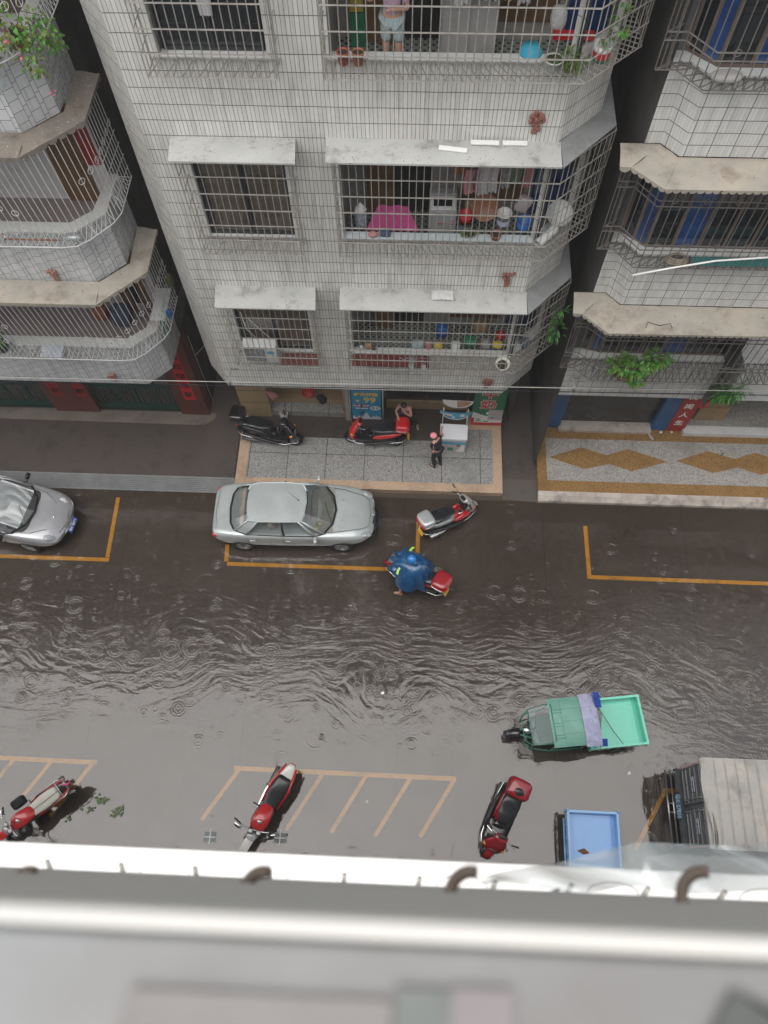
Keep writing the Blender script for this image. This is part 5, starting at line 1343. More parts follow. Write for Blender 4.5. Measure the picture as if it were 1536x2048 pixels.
    if gauges:
        for s_ in (1, -1):
            q = MB(); q.cyl(hb(s_ * .07, .05, -.03), hb(s_ * .07, .03, .05), .045, n=16); q2 = q.build('gauge', M['black_pl'], rt)
            q = MB(); q.cyl(hb(s_ * .07, .03, .05), hb(s_ * .07, .0285, .056), .036, n=16); q.build('gauge_face', M['sign_white'], q2)
    for s_ in (1, -1):
        q = MB(); q.tube([hb(s_ * .22, .0, .05), hb(s_ * .26, .02, .16)], .006, 5); q.ell(hb(s_ * .29, .02, .19), (.02, .06, .04)); q.build('mirror', M['black_pl'], rt)
        q = MB(); q.tube([(.02, s_ * .12, .30), (.02, s_ * .27, .30)], .014, 6); q.tube([(-.42, s_ * .12, .40), (-.42, s_ * .24, .40)], .012, 6); q.build('footpeg', M['black_pl'], rt)
    if rack:
        q = MB()
        for s_ in (1, -1): q.tube([(-.25, s_ * .17, .80), (-.80, s_ * .17, .90), (-.92, s_ * .12, .90)], .010, 6)
        q.tube([(-.92, -.12, .90), (-.92, .12, .90)], .010, 6); q.tube([(-.75, -.17, .89), (-.75, .17, .89)], .010, 6); q.build('rear_rack', M['chrome'], rt)
    q = MB(); q.loft([[(-.60 + .33 * math.cos(a), y * .075, .28 + .33 * math.sin(a)) for y in (-1, 0, 1)] for a in [R(85 + 14 * k) for k in range(7)]], closed=False); q.build('rear_fender', M['chrome' if rack else 'black_gloss'], rt)
    return rt
m1 = motorcycle('red motorcycle with black seat and white tail crossing the yellow bay lines', (-3.12, 1.24, 0), R(-117), 'red_gloss', 'seat_blk', 'white_gloss', lean=-9, steer=R(16), fender='white_gloss', scl=1.13); m1.scale = (1.14, 1.38, 1.05)
m2 = motorcycle('red motorcycle with cream seat and rear rack at the lower left corner', (-8.62, 1.02, 0), R(-138), 'red_gloss', 'seat_wht', 'black_gloss', lean=-11, rack=True, scl=1.03, fender='red_gloss'); m2.scale = (1.04, 1.22, 1.0)
q = MB(); rbox(q, (.12, -.30, .66), (.30, .18, .26), e=.35); q.build('side_bag', M['cloth_blk'], m2)
q = MB(); q.tube([(.40, -.02, 1.0), (0, 0, .885), (-.34, .01, .90), (-.90, .01, .92)], .005, 5); q.build('lashing_cord', M['rope'], m2)
q = MB(); q.tube([(-.88, -.02, .92), (-.98, .03, .95), (-1.04, .0, .90)], [.02, .028, .015], 6); q.build('pink_ribbon', mat('pink ribbon', (0.75, 0.10, 0.25), 0.6), m2)

# ---------------------------------------------------------------- cargo trikes
def cargo_bed(parent, x0, x1, w2, z0, hgt, m, diamond=True):
    q = MB(); t = .03
    q.bx(x0, x1, -w2, w2, z0, z0 + .02)
    fl = q.build('bed_floor', m, parent)
    if diamond:
        q = MB(); n = 0
        for i in range(int((x1 - x0) / .062)):
            for j in range(int(2 * w2 / .062)):
                x = x0 + .05 + i * .06; y = -w2 + .05 + j * .06
                if x < x1 - .04 and y < w2 - .04:
                    a = .016; s_ = 1 if (i + j) % 2 else -1
                    q.add([(x - a, y - a * s_ * .5, z0 + .0205), (x + a * .3, y - a * .4 * s_, z0 + .026), (x + a, y + a * s_ * .5, z0 + .0205), (x - a * .3, y + a * .4 * s_, z0 + .026)], [(0, 1, 2, 3)])
        q.build('tread_pattern', m, fl)
    q = MB()
    for y in (-w2, w2 - t): q.bx(x0, x1, y, y + t, z0 + .02, z0 + hgt)
    q.bx(x1 - t, x1, -w2 + t, w2 - t, z0 + .02, z0 + hgt - .003); q.bx(x0, x0 + t, -w2 + t, w2 - t, z0 + .02, z0 + hgt - .003)
    for y in (-w2 - .012, w2 - t - .012): q.bx(x0 - .012, x1 + .012, y, y + t + .024, z0 + hgt, z0 + hgt + .035)
    for x in (x0 - .014, x1 - t - .010): q.bx(x, x + t + .024, -w2 + t, w2 - t, z0 + hgt - .002, z0 + hgt + .033)
    n = 6
    for k in range(n + 1):
        x = x0 + (x1 - x0 - .04) * k / n
        for y in (-w2 - .022, w2 + .002): q.bx(x, x + .04, y, y + .02, z0 + .03, z0 + hgt - .01)
    q.build('bed_wall', m, parent, bevel=.004)
    return fl
tr = thing('cargo_tricycle', 'mint green cargo tricycle with tarpaulin cab and empty open bed standing in water', 'tricycle', (4.30, 3.38, 0), R(187.5))
cargo_bed(tr, -1.62, -.22, .58, .50, .26, M['trike'])
q = MB()
for y in (-.40, .40): q.tube([(-1.5, y, .42), (.2, y, .42), (.9, y * .5, .40), (1.35, y * .15, .55)], .028, 6)
for x in (-1.4, -.8, -.3, .3): q.tube([(x, -.42, .42), (x, .42, .42)], .022, 6)
q.build('chassis', M['trike_dk'], tr)
wheel(tr, (-.95, .56, .22), .22, .12, .14, 5); wheel(tr, (-.95, -.56, .22), .22, .12, .14, 5); wheel(tr, (1.42, 0, .26), .26, .11, .16, 5)
q = MB(); q.loft([[(1.42 + .31 * math.cos(a), y * .10, .26 + .31 * math.sin(a) - abs(y) * .03) for y in (-1, -.5, 0, .5, 1)] for a in [R(-10 + 18 * k) for k in range(9)]], closed=False)
q.build('front_fender', M['black_gloss'], tr)
q = MB(); rbox(q, (1.22, 0, .78), (.20, .22, .20), e=.8); q.build('headlight', M['chrome'], tr)
q = MB(); q.tube([(1.28, 0, .5), (1.05, 0, 1.02)], .03, 8); q.tube([(1.0, -.33, 1.05), (1.06, 0, 1.04), (1.0, .33, 1.05)], .014, 6); q.build('handlebar', M['black_pl'], tr)
# cab frame
def hoop(x, zt, w2, zb=.5): return [(x, -w2, zb), (x, -w2, zt - .12), (x, -w2 + .10, zt), (x, w2 - .10, zt), (x, w2, zt - .12), (x, w2, zb)]
q = MB()
q.tube(hoop(-.05, 1.55, .50), .016, 6); q.tube(hoop(.72, 1.55, .50), .016, 6)
q.tube([(1.22, -.40, .62), (1.20, -.42, 1.16), (1.20, .42, 1.16), (1.22, .40, .62)], .014, 6)
for sy in (1, -1):
    q.tube([(-.05, sy * .46, 1.50), (.72, sy * .46, 1.50), (1.20, sy * .42, 1.16)], .014, 6); q.tube([(.0, sy * .50, .55), (.72, sy * .50, .55), (1.22, sy * .40, .62), (1.33, sy * .25, .60)], .018, 6)
    q.tube([(1.20, sy * .42, 1.16), (1.34, sy * .26, .95), (1.36, sy * .25, .6)], .012, 6)
q.tube([(1.34, -.26, .95), (1.34, .26, .95)], .012, 6)
q.build('cab_frame', M['trike_dk'], tr)
q = MB(); q.grid(lambda u, v: (.74 + .46 * u, -.43 + .86 * v, 1.545 - .385 * u), 3, 3); q.build('windshield', glass('cloudy film windscreen', (.12, .14, .13), .35, .08), tr)
q = MB(); q.grid(lambda u, v: (-.20 + .98 * u, -.56 + 1.12 * v, 1.575 - .10 * (abs(v - .5) * 2) ** 4 + .008 * math.sin(u * 14) * math.sin(v * 9) - .03 * max(0, u - .85) / .15), 20, 16)
rf = q.build('cab_roof', M['trike_roof'], tr)
q = MB()
for v in (.28, .56, .80):
    for dy in (-.035, .035): q.tube([(.50, -.56 + 1.12 * v + dy, 1.588), (.72, -.56 + 1.12 * v + dy, 1.578)], .007, 5)
for v in (.25, .5, .75): q.tube([(-.2, -.56 + 1.12 * v, 1.583), (.5, -.56 + 1.12 * v, 1.585)], .004, 4)
q.tube([(.52, -.5, 1.585), (.52, .5, 1.585)], .005, 4)
q.build('roof_seam', M['trike_dk'], rf)
q = MB(); q.grid(lambda u, v: (-.36 + .40 * u, -.60 + 1.20 * v, 1.605 - .13 * (abs(v - .5) * 2) ** 4 - .12 * (1 - u) ** 3 + .012 * math.sin(v * 27 + u * 5)), 12, 40); q.build('striped_sheet', M['cloth_lav'], tr)
q = MB(); q.grid(lambda u, v: (-.44 - .06 * math.sin(v * 5) + .16 * u, -.56 + 1.1 * v, 1.30 + .16 * u + .03 * math.sin(v * 19 + u * 6) - .12 * (abs(v - .5) * 2) ** 3), 8, 30); q.build('back_cloth', M['cloth_grey'], tr)
q = MB(); q.grid(lambda u, v: (-.50 + .18 * u, -.62 + .36 * v, 1.42 + .12 * u + .02 * math.sin(v * 14)), 6, 8); q.build('blue_cloth', M['cloth_blue'], tr)
q = MB(); q.grid(lambda u, v: (-.52 + .20 * u, .44 + .16 * v, 1.30 + .10 * u - .10 * v), 6, 6); q.build('blue_cloth', M['cloth_blue'], tr)
q = MB(); rbox(q, (.18, 0, .66), (.50, .62, .22), e=.4); q.build('driver_seat', M['seat_blk'], tr)
q = MB(); rbox(q, (.75, 0, .50), (.60, .70, .10), e=.4); q.build('cab_floor', M['trike_dk'], tr)
q = MB(); q.tube([(-.36, -.58, .78), (-.37, -.2, .82), (-.33, .3, .80), (-.32, .60, .79)], .008, 5); q.tube([(-.50, -.60, .79), (-.47, .0, .84), (-.45, .60, .79)], .008, 5); q.tube([(-.50, -.60, .79), (-.9, .2, .60), (-1.05, .60, .79), (-1.05, .63, .55)], .008, 5); q.build('tie_rope', M['rope'], tr)

bc = thing('cargo_tricycle', 'light blue cargo tricycle bed with tread plate floor standing in water near the window ledge', 'tricycle', (4.52, .58, 0), R(-90.5))
cargo_bed(bc, -.86, .90, .58, .50, .28, M['cart_blue'])
q = MB()
for sx in (-.86, ):
    for sy in (-.58, .58): q.cyl((sx, sy, .46), (sx, sy, .83), .032, n=10)
for y in (-.635, .635): q.tube([(-.70, y, .60), (.80, y, .60)], .022, 6)
q.build('bed_post', M['cart_blue'], bc)
q = MB()
for y in (-.40, .40): q.tube([(-.8, y, .42), (1.5, y * .6, .42)], .028, 6)
q.build('chassis', M['frame_dk'], bc)
wheel(bc, (-.05, .50, .22), .22, .12, .14, 5); wheel(bc, (-.05, -.50, .22), .22, .12, .14, 5)
q = MB(); q.add([(-.02, -.35, .525), (.06, -.20, .535), (.02, -.05, .528), (-.08, -.18, .53)], [(0, 1, 2, 3)]); q.add([(.32, .2, .527), (.42, .42, .53), (.46, .2, .53)], [(0, 1, 2)]); q.build('fallen_leaf', mat('brown leaf', (0.2, 0.08, 0.03), 0.7), bc)

# ---------------------------------------------------------------- box truck
tk = thing('box_truck', 'small box truck with ribbed cream roof and dark rear doors at the lower right edge', 'truck', (8.95, 1.62, 0), R(0))
TW = .88
mb = MB(); mb.bx(-2.22, 2.4, -TW, TW, .62, 2.12); mb.build('cargo_box', M['truck_door'], tk)
def rf_(u, v):
    x = -2.30 + 4.75 * u + (0.10 * math.sin(v * 5 + 1) * (1 - u) if u < .02 else 0)
    rib = 1 - max(0, math.sin(x * 2 * math.pi / .235)) ** 12
    edge = .05 if .05 < v < .95 else 0
    return (x + .12 * (v - .5) * (1 - u) ** 30, -TW - .05 + (2 * TW + .10) * v, 2.17 + (.06 * rib if edge else .06) - .05 * (abs(v - .5) * 2) ** 8)
q = MB(); q.grid(rf_, 300, 16); q.grid(lambda u, v: (lambda p: (p[0], p[1], p[2] - .03))(rf_(u, v)), 12, 4); q.build('roof', M['truck_roof'], tk)
q = MB(); q.bx(-2.32, -2.24, -TW - .04, TW + .04, 2.08, 2.16); q.build('roof_edge', M['truck_roof'], tk, bevel=.01)
for sy in (1, -1):
    q = MB(); y0, y1 = (.03, TW - .03) if sy > 0 else (-TW + .03, -.03)
    q.bx(-2.26, -2.225, y0, y1, .66, 2.06); dr = q.build('rear_door', M['truck_door'], tk, bevel=.006)
    q = MB()
    for z in (.80, 1.02, 1.30, 1.58, 1.86): q.bx(-2.272, -2.262, y0 + .05, y1 - .05, z, z + .022)
    q.tube([(-2.285, (y0 + .10) if sy > 0 else (y1 - .10), .66), (-2.285, (y0 + .10) if sy > 0 else (y1 - .10), 2.06)], .014, 6)
    q.build('door_trim', M['alloy'], dr)
    q = MB(); q.bx(-2.276, -2.266, (y0 + y1) / 2 - .16, (y0 + y1) / 2 + .16, 1.36, 1.50); q.build('notice_sticker', M['sign_white'], dr)
    text('sticker_lettering', '严禁超载', .085, M['plate_blue'], dr, (-2.279, (y0 + y1) / 2, 1.43), Matrix.Rotation(R(-90), 4, 'Z') @ Matrix.Rotation(R(90), 4, 'X'), .002)
    q = MB(); q.bx(-2.272, -2.264, sy * TW - .045 if sy > 0 else sy * TW + .005, sy * TW - .005 if sy > 0 else sy * TW + .045, .70, 2.0); q.build('reflector_tape', mat('red white tape', (0.5, 0.05, 0.05), 0.4, vs=9, col2=(0.65, 0.6, 0.58)), dr)
    q = MB(); rbox(q, (-2.29, sy * .66, .54), (.06, .18, .07), e=.5); q.build('tail_light', M['dkred_gloss'], tk)
q = MB(); q.tube([(-2.54, -TW + .02, .42), (-2.54, TW - .02, .42)], .022, 8); q.tube([(-2.44, -TW + .02, .50), (-2.44, TW - .02, .50)], .018, 8)
for y in (-.8, -.1, .1, .8): q.tube([(-2.54, y, .42), (-2.44, y, .50), (-2.2, y, .58)], .016, 6)
q.build('rear_bumper', M['alloy'], tk)
MB().bx(-2.33, -2.24, -TW, TW, .40, .635).build('tail_board', M['truck_door'], tk, bevel=.006)
q = MB(); q.bx(-2.44, -2.332, -.28, .34, .60, .637); npl = q.build('plate_holder', M['black_pl'], tk)
text('plate_lettering', '粤K·27810', .12, mat('pale blue lettering', (0.30, 0.55, 0.78), 0.4), npl, (-2.385, .03, .641), Matrix.Rotation(R(-90), 4, 'Z'), .003, .006)
for x in (-1.45, 1.9):
    for sy in (1, -1): wheel(tk, (x, sy * .72, .33), .33, .2, .2, 5)
q = MB(); q.bx(-2.2, 3.3, -.35, .35, .40, .60); q.build('chassis', M['black_pl'], tk)
q = MB(); rbox(q, (3.15, 0, 1.15), (1.3, 1.66, 1.5), e=.3); q.build('cab', M['white_gloss'], tk)
# ------------------------------------------------------------------ people
BASE = dict(pel=(0, 0, .90, .115), spi=(0, 0, 1.05, .105), che=(0, 0, 1.22, .125), nek=(.0, 0, 1.37, .05), chin=(.02, 0, 1.44, .055), hed=(.03, 0, 1.52, .082), crn=(.01, 0, 1.585, .06),
            shL=(0, .15, 1.31, .055), elL=(-.02, .20, 1.06, .038), wrL=(.06, .20, .84, .026), paL=(.08, .20, .77, .030),
            shR=(0, -.15, 1.31, .055), elR=(-.02, -.20, 1.06, .038), wrR=(.06, -.20, .84, .026), paR=(.08, -.20, .77, .030),
            hiL=(0, .085, .85, .088), knL=(.02, .09, .47, .056), anL=(-.01, .09, .09, .036), toL=(.13, .10, .035, .032),
            hiR=(0, -.085, .85, .088), knR=(.02, -.09, .47, .056), anR=(-.01, -.09, .09, .036), toR=(.13, -.10, .035, .032))
EDG = [('pel', 'spi'), ('spi', 'che'), ('che', 'nek'), ('nek', 'chin'), ('chin', 'hed'), ('hed', 'crn'), ('che', 'shL'), ('shL', 'elL'), ('elL', 'wrL'), ('wrL', 'paL'), ('che', 'shR'), ('shR', 'elR'), ('elR', 'wrR'), ('wrR', 'paR'),
       ('pel', 'hiL'), ('hiL', 'knL'), ('knL', 'anL'), ('anL', 'toL'), ('pel', 'hiR'), ('hiR', 'knR'), ('knR', 'anR'), ('anR', 'toR')]
def person(label, loc, rz, pose, shirt, pants, sleeve=.55, shoes='black_pl', pant_len=1.0, hair='hair', hairlong=False, group=None, scl=1.0, hat=None, bare=False):
    rt = thing('person', label, 'person', loc, rz, group); rt.scale = (scl,) * 3
    N = dict(BASE); N.update({k: (v if len(v) == 4 else (*v, BASE[k][3])) for k, v in pose.items()})
    nodes = dict(N); edges = list(EDG)
    for s_ in 'LR':          # five fingers, each its own short chain
        p = Vector(N['pa' + s_][:3]); wv = Vector(N['wr' + s_][:3]); dv = (p - wv).normalized(); sd = dv.cross(Vector((0, 0, 1)) if abs(dv.z) < .9 else Vector((1, 0, 0))).normalized(); up = dv.cross(sd)
        for f in range(4):
            o = sd * (.012 * (f - 1.5)); ln = (.032, .038, .036, .028)[f]
            b = p + dv * .022 + o; t = b + dv * ln + up * .006; e = t + dv * ln * .7 + up * .016
            nodes[f'f{s_}{f}a'] = (*b, .008); nodes[f'f{s_}{f}b'] = (*t, .0075); nodes[f'f{s_}{f}c'] = (*e, .0065)
            edges += [('pa' + s_, f'f{s_}{f}a'), (f'f{s_}{f}a', f'f{s_}{f}b'), (f'f{s_}{f}b', f'f{s_}{f}c')]
        b = p + sd * .030 - dv * .005; t = b + sd * .018 + dv * .028
        nodes[f't{s_}a'] = (*b, .010); nodes[f't{s_}b'] = (*t, .0085); edges += [('pa' + s_, f't{s_}a'), (f't{s_}a', f't{s_}b')]
    body = skin('body', nodes, edges, M['skin'], rt, 'pel')
    H = Vector(N['hed'][:3]); C = Vector(N['chin'][:3]); K = Vector(N['crn'][:3])
    up = (K - C).normalized(); fw = Vector((1, 0, 0)); fw = (fw - up * fw.dot(up)).normalized(); sd = up.cross(fw)
    q = MB()
    q.ell(H + fw * .085 - up * .012, (.014, .010, .018)); 
    for s_ in (1, -1):
        q.ell(H + sd * s_ * .086, (.014, .008, .024)); q.ell(H + fw * .072 + sd * s_ * .030 + up * .012, (.010, .013, .008), 1)
    q.ell(H + fw * .072 - up * .045, (.010, .022, .007), 2)
    merge(body, q, [M['skin'], M['sign_white'], M['redband']])
    def grow(keys, add, drop_=()):
        return {k: (*N[k][:3], N[k][3] + add) for k in keys}
    # shirt
    S = grow(['pel', 'spi', 'che', 'shL', 'shR'], .018)
    S['pel'] = (*N['pel'][:3], .125)
    S['nk2'] = (*(Vector(N['che'][:3]).lerp(Vector(N['nek'][:3]), .55)), .075)
    E2 = [('pel', 'spi'), ('spi', 'che'), ('che', 'nk2'), ('che', 'shL'), ('che', 'shR')]
    if sleeve > 0:
        for s_ in 'LR':
            a = Vector(N['sh' + s_][:3]); b = Vector(N['el' + s_][:3])
            S['e' + s_] = (*(a.lerp(b, min(1, sleeve))), .056); E2.append(('sh' + s_, 'e' + s_))
            if sleeve > 1:
                c = Vector(N['wr' + s_][:3]); S['w' + s_] = (*(b.lerp(c, sleeve - 1)), .045); E2.append(('e' + s_, 'w' + s_))
    skin('shirt', S, E2, M[shirt], rt, 'pel')
    # trousers or shorts
    S = {'pel': (*(Vector(N['pel'][:3]) + Vector((0, 0, .01))), .128)}; E2 = []
    for s_ in 'LR':
        S['hi' + s_] = (*N['hi' + s_][:3], .100); E2.append(('pel', 'hi' + s_))
        a = Vector(N['hi' + s_][:3]); b = Vector(N['kn' + s_][:3]); c = Vector(N['an' + s_][:3])
        if pant_len <= .5:
            S['k' + s_] = (*a.lerp(b, pant_len * 2), .088); E2.append(('hi' + s_, 'k' + s_))
        else:
            S['k' + s_] = (*b, .070); S['a' + s_] = (*b.lerp(c, (pant_len - .5) * 2), .058); E2 += [('hi' + s_, 'k' + s_), ('k' + s_, 'a' + s_)]
    skin('trousers', S, E2, M[pants], rt, 'pel')
    for s_ in 'LR':
        a = Vector(N['an' + s_][:3]); t = Vector(N['to' + s_][:3])
        q = MB(); q.loft([[((a.lerp(t, u)).x + 0, (a.lerp(t, u)).y + wv * math.cos(g), max(.0, (t.z - .032)) + (.016 if math.sin(g) > 0 else 0)) for g in [2 * math.pi * k / 8 for k in range(8)]] for u, wv in ((-.35, .03), (0, .038), (.8, .045), (1.25, .02))])
        q.build('shoe', M[shoes], rt)
    if hat is None:
        q = MB(); q.ell(H + up * .025 - fw * .012, (.092, .092, .085), rot=Matrix((( *fw, 0), (*sd, 0), (*up, 0), (0, 0, 0, 1))).transposed(), zmin=-.35)
        if hairlong: rbox(q, H - fw * .08 - up * .06, (.09, .15, .20), e=.7)
        q.build('hair', M[hair], rt)
    return rt, N, H, fw, sd, up
# woman in black at the freezer (pink cap, dark brim)
pb, N, H, fw, sd, up = person('person in black with a pink cap standing at the white freezer', (.83, 10.72, .2), R(140),
    dict(spi=(.02, 0, 1.05), che=(.07, 0, 1.22), nek=(.12, 0, 1.36), chin=(.16, 0, 1.41), hed=(.18, .0, 1.48), crn=(.17, 0, 1.55), shL=(.08, .15, 1.30), shR=(.08, -.15, 1.30),
         elL=(-.03, .22, 1.08), wrL=(.08, .14, .93), paL=(.13, .10, .91), elR=(.14, -.30, 1.16), wrR=(.26, -.46, 1.15), paR=(.30, -.52, 1.15), knL=(.05, .10, .47), knR=(-.02, -.09, .47), anR=(-.08, -.10, .09), toR=(.05, -.11, .035)),
    'cloth_blk', 'cloth_blk', .7, 'black_pl', 1.0, hat=1, scl=.98)
q = MB(); rm = Matrix(((*fw, 0), (*sd, 0), (*up, 0), (0, 0, 0, 1))).transposed()
q.ell(H + up * .02, (.100, .098, .09), 0, rot=rm, zmin=-.15)
q.ell(H + up * .115, (.012, .012, .008), 0)
q.grid(lambda u, v: tuple(H + up * (.025 - .03 * u) + fw * (.085 + .075 * u) + sd * ((v - .5) * .17 * (1 - .35 * u))), 4, 8, 1)
q.build('cap', [M['pinkcap'], M['purple_dk']], pb)
q = MB(); q.ell(H - fw * .03 - up * .03, (.088, .086, .07)); q.build('hair', M['hair'], pb)
q = MB(); q.tube([(.02, .17, 1.33), (.0, .215, 1.22), (-.02, .22, 1.10)], .006, 5); q.build('sleeve_stripe', M['towel_w'], pb)
rp = MB(); rbox(rp, (.96, 11.22, 1.06), (.06, .08, .09), e=.6); tag(rp.build('snack_pack', M['sign_red']), 'small red packet held over the corner of the white freezer lid', 'packet')
# woman in pink leaning on the scooter box
pp, N, H, fw, sd, up = person('person in a dusty pink top and black trousers beside the red scooter', (-.08, 11.93, .2), R(-112),
    dict(spi=(.03, 0, 1.05), che=(.08, 0, 1.22), nek=(.13, 0, 1.36), chin=(.17, .0, 1.41), hed=(.20, .0, 1.49), crn=(.18, 0, 1.56), shL=(.09, .15, 1.30), shR=(.09, -.15, 1.30),
         elL=(.20, .24, 1.10), wrL=(.27, .08, 1.28), paL=(.27, .03, 1.36), elR=(.19, -.24, 1.07), wrR=(.33, -.12, 1.09), paR=(.40, -.07, 1.11), knL=(-.02, .18, .48), anL=(-.20, .28, .10), toL=(-.10, .34, .035), knR=(.12, -.08, .48), anR=(.10, -.07, .09), toR=(.23, -.08, .035)),
    'cloth_pnk', 'cloth_blk', .35, 'towel_w', .95, scl=1.0)
q = MB(); q.tube([(.20, -.08, 1.33), (.28, .06, 1.15), (.12, .20, .92)], .008, 5); q.build('bag_strap', M['cloth_blk'], pp)
q = MB(); rbox(q, (.02, .22, .88), (.16, .08, .15), e=.5); q.build('shoulder_bag', M['cloth_blk'], pp)
# resident on the third level balcony
p4, N, H, fw, sd, up = person('person in a pink flowered blouse and pale shorts standing behind the top balcony grille', (-.42, 11.20, BF[2]), R(-95),
    dict(elL=(.06, .22, 1.05), wrL=(.20, .08, 1.12), paL=(.24, .02, 1.14), elR=(.02, -.30, 1.10), wrR=(.10, -.42, 1.25), paR=(.13, -.46, 1.30)),
    'cloth_flo', 'cloth_lt', .8, 'towel_w', .42, scl=1.05)
# rider: body plus a big draped raincoat, helmet
rr, N, H, fw, sd, up = person('person in a blue raincoat and blue helmet sitting on the dark red scooter', (.22, 7.25, 0), R(152),
    dict(pel=(-.18, 0, .90), spi=(-.16, 0, 1.03), che=(-.08, 0, 1.20), nek=(-.03, 0, 1.33), chin=(.01, 0, 1.38), hed=(.03, 0, 1.46), crn=(.02, 0, 1.53), shL=(-.08, .17, 1.28), shR=(-.08, -.17, 1.28),
         elL=(.08, .30, 1.10), wrL=(.30, .30, 1.03), paL=(.36, .30, 1.03), elR=(.08, -.30, 1.10), wrR=(.30, -.30, 1.03), paR=(.36, -.30, 1.03),
         hiL=(-.15, .10, .88), knL=(.16, .30, .60), anL=(.06, .52, .12), toL=(.20, .56, .05), hiR=(-.15, -.10, .88), knR=(.20, -.18, .72), anR=(.22, -.14, .42), toR=(.34, -.14, .38)),
    'rain_blue', 'cloth_blk', 1.5, 'skin', .8, hat=1)
q = MB(); q.ell(H + up * .02, (.125, .118, .13), 0, nu=24, nv=14, zmin=-.5, rot=Matrix.Rotation(R(12), 4, 'Y')); q.ell(H + fw * .06 + up * -.01, (.085, .10, .06), 1)
q.build('helmet', [paint('blue helmet', (0.01, 0.22, 0.62), 0.15), M['black_gloss']], rr)
q = MB(); q.ell(H + fw * .02 + up * .142, (.018, .03, .006)); q.build('helmet_sticker', M['sign_red'], rr)
def coat(u, v):     # u round, v from neck (0) to hem (1)
    a = 2 * math.pi * u; ca, sa = math.cos(a), math.sin(a)
    f = v ** .75
    rx = .10 + (.50 if ca > 0 else .42) * f; ry = .11 + .43 * f
    fold = 1 + (.05 + .06 * v) * math.sin(a * 9 + 3 * math.sin(a * 2)) * v 
    cx = -.06 + .10 * f * max(0, ca)
    z = 1.345 - .10 * v - .62 * v ** 2.1
    if ca > 0.35: z += .30 * v ** 1.5 * (ca - .35) * 1.3           # held up over the handlebars
    z += .02 * math.sin(a * 6 + v * 9) * v
    return (cx + rx * ca * fold, ry * sa * fold, z)
q = MB(); q.grid(coat, 96, 26); cq = q.build('raincoat', M['rain_blue'], rr)
q = MB(); q.ell((-.035, 0, 1.385), (.125, .115, .075), nu=20); q.build('collar', M['rain_blue'], rr)
q = MB(); rbox(q, (.36, 0, 1.045), (.24, .78, .09), e=.8, nu=30); q.build('coat_sleeves', M['rain_blue'], rr)
q = MB()
q.grid(lambda u, v: (.18 + .03 * math.sin(u * 3.1) + .06 * v, .20 + .24 * u, 1.205 - .05 * u + .004), 10, 2)
q.grid(lambda u, v: (.18 + .03 * math.sin(u * 3.1) + .06 * v, -.20 - .24 * u, 1.205 - .05 * u + .004), 10, 2)
for p in range(len(q.v)): x, y, z = q.v[p]; q.v[p] = (x, y, z - .02 + .02)
q.build('reflective_strip', M['lime'], rr)
q = MB(); q.ell((-.335, -.10, 1.11), (.075, .065, .006), rot=Matrix.Rotation(R(-35), 4, 'Y')); q.ell((-.325, .0, 1.12), (.03, .03, .005), rot=Matrix.Rotation(R(-35), 4, 'Y')); q.build('back_print', M['towel_w'], rr)
q = MB(); q.grid(lambda u, v: (.50 + .16 * u, -.18 + .36 * v, .98 - .10 * u + .02 * math.sin(v * 3.14)), 6, 8); q.build('clear_visor', glass('clear rain visor', (.3, .33, .36), .35, .1), rr)
# ------------------------------------------------------------------ things on balconies, walls and pavement
def leaf(mb, p, dv, up, ln, wd, mi=0):
    sd = dv.cross(up)
    if sd.length < 1e-4: sd = Vector((1, 0, 0))
    sd.normalize(); u2 = sd.cross(dv).normalized()
    mb.add([p, p + dv * ln * .5 + sd * wd * .5 + u2 * wd * .12, p + dv * ln - u2 * ln * .12, p + dv * ln * .5 - sd * wd * .5 + u2 * wd * .12, p + dv * ln * .5],
           [(0, 1, 4), (1, 2, 4), (2, 3, 4), (3, 0, 4)], mi)
def rv(s=1.0): return Vector((random.uniform(-s, s), random.uniform(-s, s), random.uniform(-s, s)))
def foliage(parent, blobs, n, ln, wd, mats, name='foliage', droop=.3, palm=1):
    mb = MB()
    for (c, rad, wgt) in blobs:
        for k in range(int(n * wgt)):
            while True:
                o = rv()
                if .25 < o.length < 1: break
            p = Vector(c) + Vector((o.x * rad[0], o.y * rad[1], o.z * rad[2]))
            dv = (o * .8 + rv(.5) + Vector((0, -.1, -droop))).normalized()
            for q in range(palm):
                d2 = (dv + rv(.75)).normalized() if palm > 1 else dv
                leaf(mb, p, d2, Vector((0, 0, 1)), ln * random.uniform(.6, 1.2), wd * random.uniform(.7, 1.2), random.randrange(len(mats)))
    return mb.build(name, [M[m] for m in mats], parent)
def stems(parent, pts_list, r=.006): 
    q = MB()
    for p in pts_list: q.tube(p, [r * (1 - .6 * i / (len(p) - 1)) for i in range(len(p))], 5)
    return q.build('stem', M['twig'], parent)
def potted(label, loc, r, hgt, m, leafs=None, group=None, rim=True, soil=True, name='flower_pot', cat='pot'):
    rt = thing(name, label, cat, loc, 0, group)
    q = MB(); q.lathe([(.001, 0), (r * .72, 0), (r * .78, .01), (r * .95, hgt * .85), (r * 1.06, hgt * .86), (r * 1.08, hgt), (r * .96, hgt), (r * .9, hgt * .88), (.001, hgt * .86)], n=22); q.build('pot', M[m], rt)
    if soil: q = MB(); q.lathe([(.001, hgt * .9), (r * .9, hgt * .89)], n=18); q.build('soil', M['soil'], rt)
    return rt
def lathe_thing(name, label, cat, loc, prof, m, n=20, rot=None, group=None):
    o = MB().lathe(prof, n=n, rot=rot).build(name, M[m]); o.location = loc
    return tag(o, label, cat, group)
